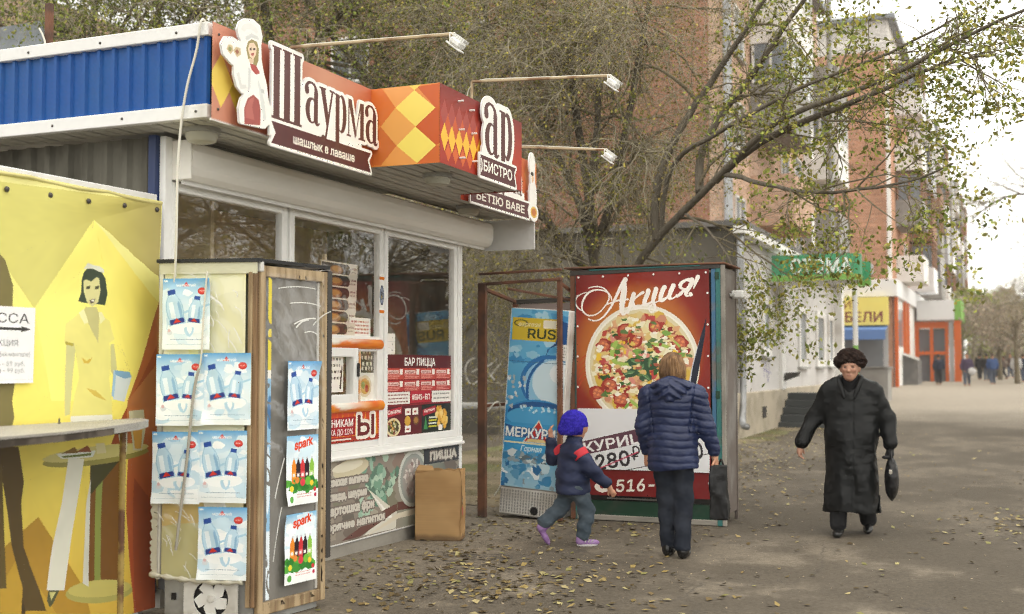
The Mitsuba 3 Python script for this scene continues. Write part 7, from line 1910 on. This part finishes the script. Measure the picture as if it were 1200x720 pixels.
tr = surf(bump(blend([cone((.10, .13, .5), (.105, .195, .11), .082, .074, .03), cone((-.11, 0, .5), (-.12, -.165, .12), .082, .074, .03)]), lambda P: wr(P, 9, .01, 3)), (-.24, -.28, .05), (.24, .3, .6), .011)
def shoe(x, y, s=1.0, toe=1.0, heel=.03, lift=0.0, pitch=0.0):
    m = surf(lambda P: np.maximum(blend([egg((0, -.055, .055), (.036, .05, .05), .02), egg((0, .06, .035), (.043, .095, .036), .03), cone((0, -.05, .06), (0, -.05, .12), .042, .045, .03)])(P), .004 - P[:, 2]), (-.07, -.13, -.01), (.07, .18, .19), .007)
    m.apply_scale(s)
    if pitch: m.apply_transform(trimesh.transformations.rotation_matrix(pitch, [1, 0, 0], [0, .09, 0]))
    m.apply_translation([x, y, lift]); return m
sh = [shoe(.105, .215), shoe(-.125, -.16, pitch=-.25, lift=.004)]
gl = surf(blend([cone(np.array(lw) + [0, -.01, .07], np.array(lw), .042, .038, .02)] + [(lambda P, g=g: g(P) - .006, kk) for g, kk in hand(lw, (0, 0, -1), (1, .2, 0), .95, .9, -1)]), (-.43, -.05, .6), (-.23, .2, .92), .006)
bagf = lambda P: np.maximum(egg((-.345, .07, .50), (.06, .13, .19), .01)[0](P) + wr(P, 9, .012, 6), -9)
bag = surf(bagf, (-.45, -.1, .27), (-.23, .26, .73), .008)
strap = tubes(resample([(-.345, -.01, .64), (-.345, .03, .74), (-.34, .07, .765), (-.345, .11, .74), (-.345, .15, .63)], 20), np.full(20, .008), 7)
LX, LY = -1.375, 11.15
k = person('elderly woman in a black leather coat and brown fur hat walking towards the camera', (LX, LY, float(gnd(LX, LY))), math.pi + .03,
           [('body', bm, M_SKIN, bc, None), ('coat', cm, M_LEATHER, None, None), ('collar', colm, M_LEATHER, None, None), ('turtleneck', neck, M_KNITBLK, None, None), ('fur_hat', hat, M_FUR, None, None), ('trousers', tr, M_TROUBLK, None, None), ('shoe', sh[0], M_SHOE, None, None), ('shoe', sh[1], M_SHOE, None, None), ('glove', gl, M_GLOVE, None, None)])
kb = thing('handbag', 'black handbag carried by the elderly woman in the leather coat', 'bag')
M4 = np.eye(4); M4[:3, :3] = rotz(math.pi + .03); M4[:3, 3] = (LX, LY, float(gnd(LX, LY)))
part(kb, 'body', bag, M_BAG, smooth=True, to_world=T(M4.tolist())); part(kb, 'strap', strap, M_BAG, smooth=True, to_world=T(M4.tolist()))
part(kb, 'buckle', bx(-.36, -.33, .195, .205, .56, .60, .004), M_CHROME, to_world=T(M4.tolist()))

# --- the woman in the quilted jacket, seen from behind
hc = (-.005, .04, 1.475)
H = head_prims(hc, .97)
rw, lw = (.335, .05, .80), (-.235, .07, .80)
body = H + [cone((0, 0, 1.28), (0, .02, 1.42), .056, .052, .03), egg((0, 0, 1.17), (.16, .105, .17), .05), egg((0, 0, .93), (.16, .12, .18), .06), cone((.165, 0, 1.29), (.27, 0, 1.03), .046, .04, .03), cone((.27, 0, 1.03), rw, .04, .027, .02), cone((-.165, 0, 1.29), (-.235, -.01, 1.03), .046, .04, .03), cone((-.235, -.01, 1.03), lw, .04, .027, .02),
            cone((.08, .0, .86), (.075, .03, .46), .08, .052, .05), cone((.075, .03, .46), (.07, -.02, .09), .052, .038, .03), cone((-.08, 0, .86), (-.07, .06, .46), .08, .052, .05), cone((-.07, .06, .46), (-.06, .08, .09), .052, .038, .03)]
body += hand(rw, (.1, .1, -1), (-1, .1, 0), .92, 1.0, 1) + hand(lw, (0, .1, -1), (1, .2, 0), .92, .6, -1)
bm = surf(blend(body), (-.42, -.26, .03), (.46, .3, 1.62), .0085)
bc = face_color(np.asarray(bm.vertices), hc, .97, '#c08f74', '#a05a50', '#5d463a')
jk = [egg((0, -.015, 1.22), (.215, .15, .17), .05), egg((0, -.01, 1.0), (.20, .15, .22), .08), cone((0, -.01, .86), (0, -.01, .74), .205, .215, .06, np.array([1, 1.25, 1.0])), cone((.16, -.01, 1.30), (.20, -.01, 1.27), .075, .078, .05), cone((-.16, -.01, 1.30), (-.20, -.01, 1.27), .075, .078, .05)]
sl_r = [cone((.20, -.01, 1.27), (.275, 0, 1.03), .083, .072, .04), cone((.275, 0, 1.03), (.33, .045, .845), .072, .055, .03)]
sl_l = [cone((-.20, -.01, 1.27), (-.245, -.01, 1.03), .083, .072, .04), cone((-.245, -.01, 1.03), (-.237, .06, .845), .072, .055, .03)]
fj = blend(jk + sl_r + sl_l)


def jacket_f(P):
    d = fj(P)
    z = P[:, 2] + .35 * np.clip(np.abs(P[:, 0]) - .17, 0, .1)
    zz_ = z + .006 * np.sin(P[:, 0] * 17) + .01 * (meshkit.noise(P * [6, 6, 3], 2) - .5)
    ph = zz_ / .058
    q = np.abs(ph - np.floor(ph) - .5) * 2
    d = d + .010 * np.clip(q - .35, 0, 1) ** 1.6 * 1.5 + wr(P, 14, .006, 3) + .004 * (meshkit.noise(P * [55, 55, 20], 4) - .5)
    seam = .012 * np.exp(-((np.abs(P[:, 0]) - .185 + .12 * np.clip(1.3 - P[:, 2], 0, .35)) / .006) ** 2) * (P[:, 2] > .98) * (np.abs(P[:, 1]) < .3)
    d = d + seam
    d = np.maximum(d, .695 + .012 * np.sin(P[:, 0] * 9) - P[:, 2])
    return np.maximum(d, np.where((P[:, 1] > .03) & (P[:, 2] > 1.33), P[:, 2] - 1.40, -9))


jm = surf(jacket_f, (-.36, -.24, .66), (.44, .22, 1.42), .0075)
hoodf = blend([egg((0, -.075, 1.335), (.155, .10, .085), .04), egg((0, -.13, 1.285), (.10, .065, .07), .05), cone((-.13, -.02, 1.35), (.13, -.02, 1.35), .045, .045, .05)])
hm = surf(lambda P: np.maximum(hoodf(P) + wr(P, 11, .018, 5, (1, 1, 1.6)) + .007 * np.sin((P[:, 2] + .6 * np.abs(P[:, 0])) * 95), .05 - np.hypot(P[:, 0], (P[:, 1] - .03)) if False else -9 + 0 * P[:, 0]), (-.24, -.24, 1.16), (.24, .12, 1.46), .007)
hair = surf(bump(blend([egg((-.005, .012, 1.515), (.098, .115, .10), .03), egg((-.005, -.02, 1.455), (.097, .09, .085), .04), egg((.07, .02, 1.44), (.032, .05, .07), .03), egg((-.08, .02, 1.44), (.032, .05, .07), .03)]), lambda P: .006 * np.sin(np.arctan2(P[:, 0], P[:, 1] - .02) * 34 + 6 * meshkit.noise(P * [12, 12, 5])) + wr(P, 20, .006, 1) + np.where(P[:, 1] > .085, (P[:, 1] - .085) * 4 * (P[:, 2] < 1.52), 0)), (-.15, -.14, 1.34), (.15, .15, 1.64), .006)
trm = surf(bump(blend([egg((0, -.01, .84), (.17, .13, .14), .05), cone((.08, -.01, .8), (.078, .03, .45), .097, .078, .05), cone((.078, .03, .45), (.072, -.015, .10), .078, .068, .03), cone((-.08, -.01, .8), (-.073, .06, .45), .097, .076, .05), cone((-.073, .06, .45), (-.062, .08, .10), .076, .066, .03)]), lambda P: wr(P, 8, .012, 3, (1, 1, .6)) + .004 * np.sin(P[:, 2] * 42 + P[:, 0] * 20) + np.maximum(0, .07 - P[:, 2]) * 2), (-.24, -.22, .04), (.24, .22, 1.0), .009)
for m_ in (jm, hm, hair, bm, trm): m_.vertices[:, 0] *= .95
WX, WY = -2.50, 9.22
wyaw = .10
k = person('woman with short brown hair in navy quilted jacket, facing the pizza banner', (WX, WY, float(gnd(WX, WY))), wyaw,
           [('body', bm, M_SKIN, bc, None), ('jacket', jm, M_NAVY, None, None), ('hood', hm, M_NAVY, None, None), ('hair', hair, M_HAIR, None, None), ('trousers', trm, M_NAVYTROU, None, None), ('boot', shoe(.075, .03), M_SHOE, None, None), ('boot', shoe(-.06, .12), M_SHOE, None, None)])
M4 = np.eye(4); M4[:3, :3] = rotz(wyaw); M4[:3, 3] = (WX, WY, float(gnd(WX, WY)))
kb = thing('shopping_bag', 'black plastic bag hanging from the right hand of the woman in the navy jacket', 'bag')


def bagshape(P):
    q = P - np.array([.352, .03, .52])
    w_ = .078 + .03 * (.2 - q[:, 2])
    d = np.maximum(np.maximum(np.abs(q[:, 0]) - w_ * .8, np.abs(q[:, 1]) - (.05 - .10 * np.clip(q[:, 2], 0, .2))), np.abs(q[:, 2]) - .21)
    return d + wr(P, 10, .02, 6, (1, 1, .5))


part(kb, 'body', surf(bagshape, (.18, -.12, .26), (.50, .18, .80), .008), M_BAG, smooth=True, to_world=T(M4.tolist()))
part(kb, 'handle', tubes(resample([(.30, .03, .71), (.33, .04, .76), (.345, .055, .735), (.36, .04, .76), (.39, .03, .71)], 16), np.full(16, .007), 6), M_BAG, smooth=True, to_world=T(M4.tolist()))

# --- the child in the blue hat, striding to the right
hc = (0, .03, .985)
H = head_prims(hc, .92, 1.25)
# in its own frame the child walks along +y; the left arm is raised to the side and back, the right hand swings low in front
lw, rw = (-.20, -.16, .90), (.15, .27, .50)
body = H + [cone((0, 0, .84), (0, .01, .92), .045, .043, .02), egg((0, 0, .74), (.12, .09, .13), .04), egg((0, 0, .56), (.12, .1, .12), .05), cone((.11, 0, .80), (.16, .10, .65), .036, .031, .02), cone((.16, .10, .65), rw, .031, .022, .02), cone((-.11, 0, .80), (-.21, -.14, .72), .036, .031, .02), cone((-.21, -.14, .72), lw, .031, .022, .02),
            cone((.06, .02, .5), (.06, .10, .29), .062, .042, .04), cone((.06, .10, .29), (.06, .06, .07), .042, .03, .02), cone((-.06, -.02, .5), (-.065, -.10, .31), .062, .042, .04), cone((-.065, -.10, .31), (-.065, -.27, .16), .042, .03, .02)]
body += hand(rw, (.05, .5, -.8), (-1, 0, 0), .72, .6, 1) + hand(lw, (.05, -.1, 1), (0, 1, 0), .72, .5, -1)
bm = surf(blend(body), (-.32, -.36, .03), (.28, .42, 1.14), .007)
bc = face_color(np.asarray(bm.vertices), hc, .92, '#c79478', '#b5665c', '#6d5646', 1.25)
ja = [egg((0, -.005, .74), (.155, .125, .13), .04), egg((0, -.01, .60), (.165, .14, .14), .06), cone((0, -.01, .53), (0, -.01, .47), .16, .16, .04, np.array([1, 1.1, 1])), cone((.11, 0, .81), (.175, .10, .66), .068, .06, .04), cone((.175, .10, .66), (.155, .235, .535), .06, .05, .03), cone((-.11, 0, .81), (-.215, -.14, .725), .068, .06, .04), cone((-.215, -.14, .725), (-.203, -.157, .865), .06, .048, .03), cone((0, -.01, .85), (0, 0, .87), .075, .07, .03)]
fja = blend(ja)
jam = surf(lambda P: np.maximum(fja(P) + wr(P, 11, .012, 3) + .005 * np.sin(P[:, 2] * 60 + P[:, 0] * 18), .435 - P[:, 2]), (-.34, -.36, .40), (.30, .40, .96), .0075)
patch = []
for (a_, b_, r_) in (((.105, -.01, .835), (.16, .07, .70), .073), ((-.13, -.03, .80), (-.215, -.14, .73), .071)):
    g = cone(a_, b_, r_, r_ - .006, .01)[0]
    a_, b_ = np.array(a_), np.array(b_)
    patch.append(surf(lambda P, g=g, a_=a_, b_=b_: np.maximum(np.maximum(np.minimum(g(P), 9) , fja(P) - .012), np.abs(((P - a_) @ (b_ - a_)) / ((b_ - a_) @ (b_ - a_)) - .45) * .16 - .032), np.minimum(a_, b_) - .09, np.maximum(a_, b_) + .09, .006))
hatm = surf(bump(blend([egg((0, .0, 1.03), (.108, .115, .112), .03), egg((0, -.008, .985), (.115, .12, .06), .03), egg((0, -.05, .955), (.09, .07, .05), .03)]), lambda P: .003 * np.sin(np.arctan2(P[:, 0], P[:, 1]) * 40) + wr(P, 12, .006, 2) + np.where(P[:, 1] > .06, np.maximum(0, 1.0 - P[:, 2]) * 3, np.maximum(0, .93 - P[:, 2]) * 3)), (-.15, -.15, .88), (.15, .15, 1.17), .006)
pants = surf(bump(blend([egg((0, -.01, .5), (.13, .11, .1), .04), cone((.06, .02, .48), (.062, .10, .29), .082, .066, .04), cone((.062, .10, .29), (.06, .065, .10), .066, .060, .03), cone((-.06, -.02, .48), (-.065, -.10, .31), .08, .064, .04), cone((-.065, -.10, .31), (-.065, -.25, .185), .064, .058, .03)]), lambda P: wr(P, 10, .012, 5) + .005 * np.sin(P[:, 2] * 60 + P[:, 1] * 30)), (-.2, -.36, .04), (.2, .25, .62), .0075)
s1 = shoe(.06, .085, .78); s2 = shoe(-.065, -.33, .78, pitch=-1.05, lift=.012)
so1 = trimesh.creation.extrude_polygon(ell(.06, .10, .034, .088).buffer(.002), .016, engine='earcut').apply_translation([0, 0, .002])
st1 = cat([tubes(np.array([(.096 - .0, .07 + .03 * i, .035), (.097, .085 + .03 * i, .06)]), [.004, .004], 5) for i in range(3)])
BXp, BYp = -3.47, 9.60
byaw = -math.radians(58)
k = person('child in bright blue knitted hat and navy jacket, striding with one arm raised', (BXp, BYp, float(gnd(BXp, BYp))), byaw,
           [('body', bm, M_SKIN, bc, None), ('jacket', jam, M_BOYNAVY, None, None), ('shoulder_patch', patch[0], M_RED, None, None), ('shoulder_patch', patch[1], M_RED, None, None), ('hat', hatm, M_HATBLUE, None, None), ('trousers', pants, M_JEANS, None, None), ('shoe', s1, M_PURPLE, None, None), ('shoe', s2, M_PURPLE, None, None), ('sole', so1, M_SOLE, None, None), ('shoe_stripe', st1, M_SOLE, None, None)])

# --- small walkers far down the street
FARM = {}
for nm, c_ in (('navy', (0.02, 0.025, 0.045)), ('black', (0.015, 0.015, 0.016)), ('violet', (0.06, 0.04, 0.08)), ('pale', (0.55, 0.55, 0.55)), ('jean', (0.06, 0.075, 0.11)), ('brown', (0.09, 0.06, 0.045)), ('bluec', (0.04, 0.08, 0.2))): FARM[nm] = mat('cloth_' + nm, c_, .8)


def walker(label, px, feet_y, Y, top, legs, sc=1.0, yaw=0.0, step=.2, bagc=None, seed=0):
    x = at(px, Y); z = float(gz(Y))
    hc_ = (0, .02, 1.56)
    b = surf(blend([egg(hc_, (.085, .1, .12), .02), cone((0, 0, 1.35), (0, .01, 1.48), .06, .055, .03), egg((0, 0, 1.15), (.17, .11, .25), .05), cone((.17, 0, 1.33), (.25, .03, 1.05), .05, .04, .03), cone((.25, .03, 1.05), (.25, .12, .82), .04, .035, .02), cone((-.17, 0, 1.33), (-.25, -.03, 1.05), .05, .04, .03), cone((-.25, -.03, 1.05), (-.25, .02, .82), .04, .035, .02),
                     cone((.09, 0, .9), (.09, step * .5, .47), .085, .06, .04), cone((.09, step * .5, .47), (.09, step * .7, .07), .06, .045, .03), cone((-.09, 0, .9), (-.09, -step * .3, .47), .085, .06, .04), cone((-.09, -step * .3, .47), (-.09, -step, .09), .06, .045, .03), egg((.09, step * .7 + .05, .05), (.05, .12, .05), .02), egg((-.09, -step + .04, .05), (.05, .12, .05), .02)]), (-.4, -.4, -.02), (.4, .4, 1.72), .026)
    cl = surf(blend([egg((0, 0, 1.15), (.225, .16, .28), .05), egg((0, 0, .92), (.215, .165, .2), .05), cone((.19, 0, 1.34), (.275, .03, 1.05), .08, .065, .03), cone((.275, .03, 1.05), (.26, .12, .86), .065, .055, .03), cone((-.19, 0, 1.34), (-.275, -.03, 1.05), .08, .065, .03), cone((-.275, -.03, 1.05), (-.26, .02, .86), .065, .055, .03)]), (-.45, -.4, .66), (.45, .4, 1.48), .028)
    tr_ = surf(blend([egg((0, 0, .84), (.19, .14, .12), .04), cone((.09, 0, .8), (.09, step * .5, .47), .1, .08, .04), cone((.09, step * .5, .47), (.09, step * .7, .12), .08, .07, .03), cone((-.09, 0, .8), (-.09, -step * .3, .47), .1, .08, .04), cone((-.09, -step * .3, .47), (-.09, -step, .13), .08, .07, .03)]), (-.3, -.4, .02), (.3, .4, 1.0), .028)
    hr = surf(egg((0, -.01, 1.61), (.1, .115, .1), .02)[0], (-.16, -.16, 1.48), (.16, .16, 1.74), .025)
    for m_ in (b, cl, tr_, hr): m_.apply_scale(sc)
    return person(label, (x, Y, z), yaw, [('body', b, M_SKIN, np.repeat(lin('#b08468')[None], len(b.vertices), 0), None), ('jacket', cl, FARM[top], None, None), ('trousers', tr_, FARM[legs], None, None), ('hair', hr, FARM[['black', 'brown'][seed % 2]], None, None)], 'walkers far down the street')


walker('walker in dark navy jacket and black trousers before the orange shop entrance', 1100, 447, 70, 'navy', 'black', 1.0, .1, .12, seed=0)
w2 = walker('walker in violet jacket and jeans with white bag, right of the orange entrance', 1133, 447, 68, 'violet', 'jean', 1.03, math.pi, .3, seed=1)
kb = thing('carrier_bag', 'white carrier bag held by the walker in the violet jacket', 'bag')
part(kb, 'body', surf(egg((at(1139, 68), 67.75, float(gz(68)) + .78), (.2, .12, .2), .02)[0], (at(1139, 68) - .3, 67.5, 1.0), (at(1139, 68) + .3, 68, 1.6), .03), FARM['pale'], smooth=True)
walker('walker in dark clothes half hidden behind the violet jacket', 1148, 443, 84, 'black', 'black', 1.0, .2, .2, seed=2)
walker('walker in a blue jacket and jeans, in the middle of the far group', 1163, 446, 72, 'bluec', 'jean', 1.02, .1, .22, seed=1)
walker('walker in black beside the blue jacket', 1156, 444, 80, 'black', 'jean', 1.0, .0, .2, seed=0)
walker('stooping walker in brown, left of the pale walker', 1176, 443, 86, 'brown', 'black', .92, 1.2, .25, seed=1)
walker('walker in pale clothes near the right edge', 1191, 444, 76, 'pale', 'pale', 1.02, .1, .2, seed=0)
walker('walker in black in the far middle of the group', 1168, 443, 92, 'black', 'black', 1.0, .4, .25, seed=0)
walker('small walker in dark violet left of the stooping walker', 1172, 443, 98, 'violet', 'black', .97, .1, .2, seed=1)
walker('walker in brown left of the pale walker', 1184, 444, 90, 'brown', 'jean', 1.0, 2.9, .2, seed=0)
walker('walker in navy at the right edge beside the pale walker', 1199, 445, 78, 'navy', 'jean', 1.0, .3, .2, seed=1)
# ------------------------------------------------------------------ the damp autumn air
scene['air_medium'] = {'type': 'homogeneous', 'albedo': 0.95, 'sigma_t': 0.0006}
scene['mat_air'] = {'type': 'null'}
scene['haze'] = {'type': 'cube', 'bsdf': {'type': 'ref', 'id': 'mat_air'}, 'interior': {'type': 'ref', 'id': 'air_medium'},
                 'to_world': T().translate([0, 445, 11.5]).scale([315, 470, 13])}
labels['haze'] = {'label': 'thin pale haze over the whole street', 'category': 'haze', 'kind': 'stuff'}
scene['camera']['medium'] = {'type': 'ref', 'id': 'air_medium'}
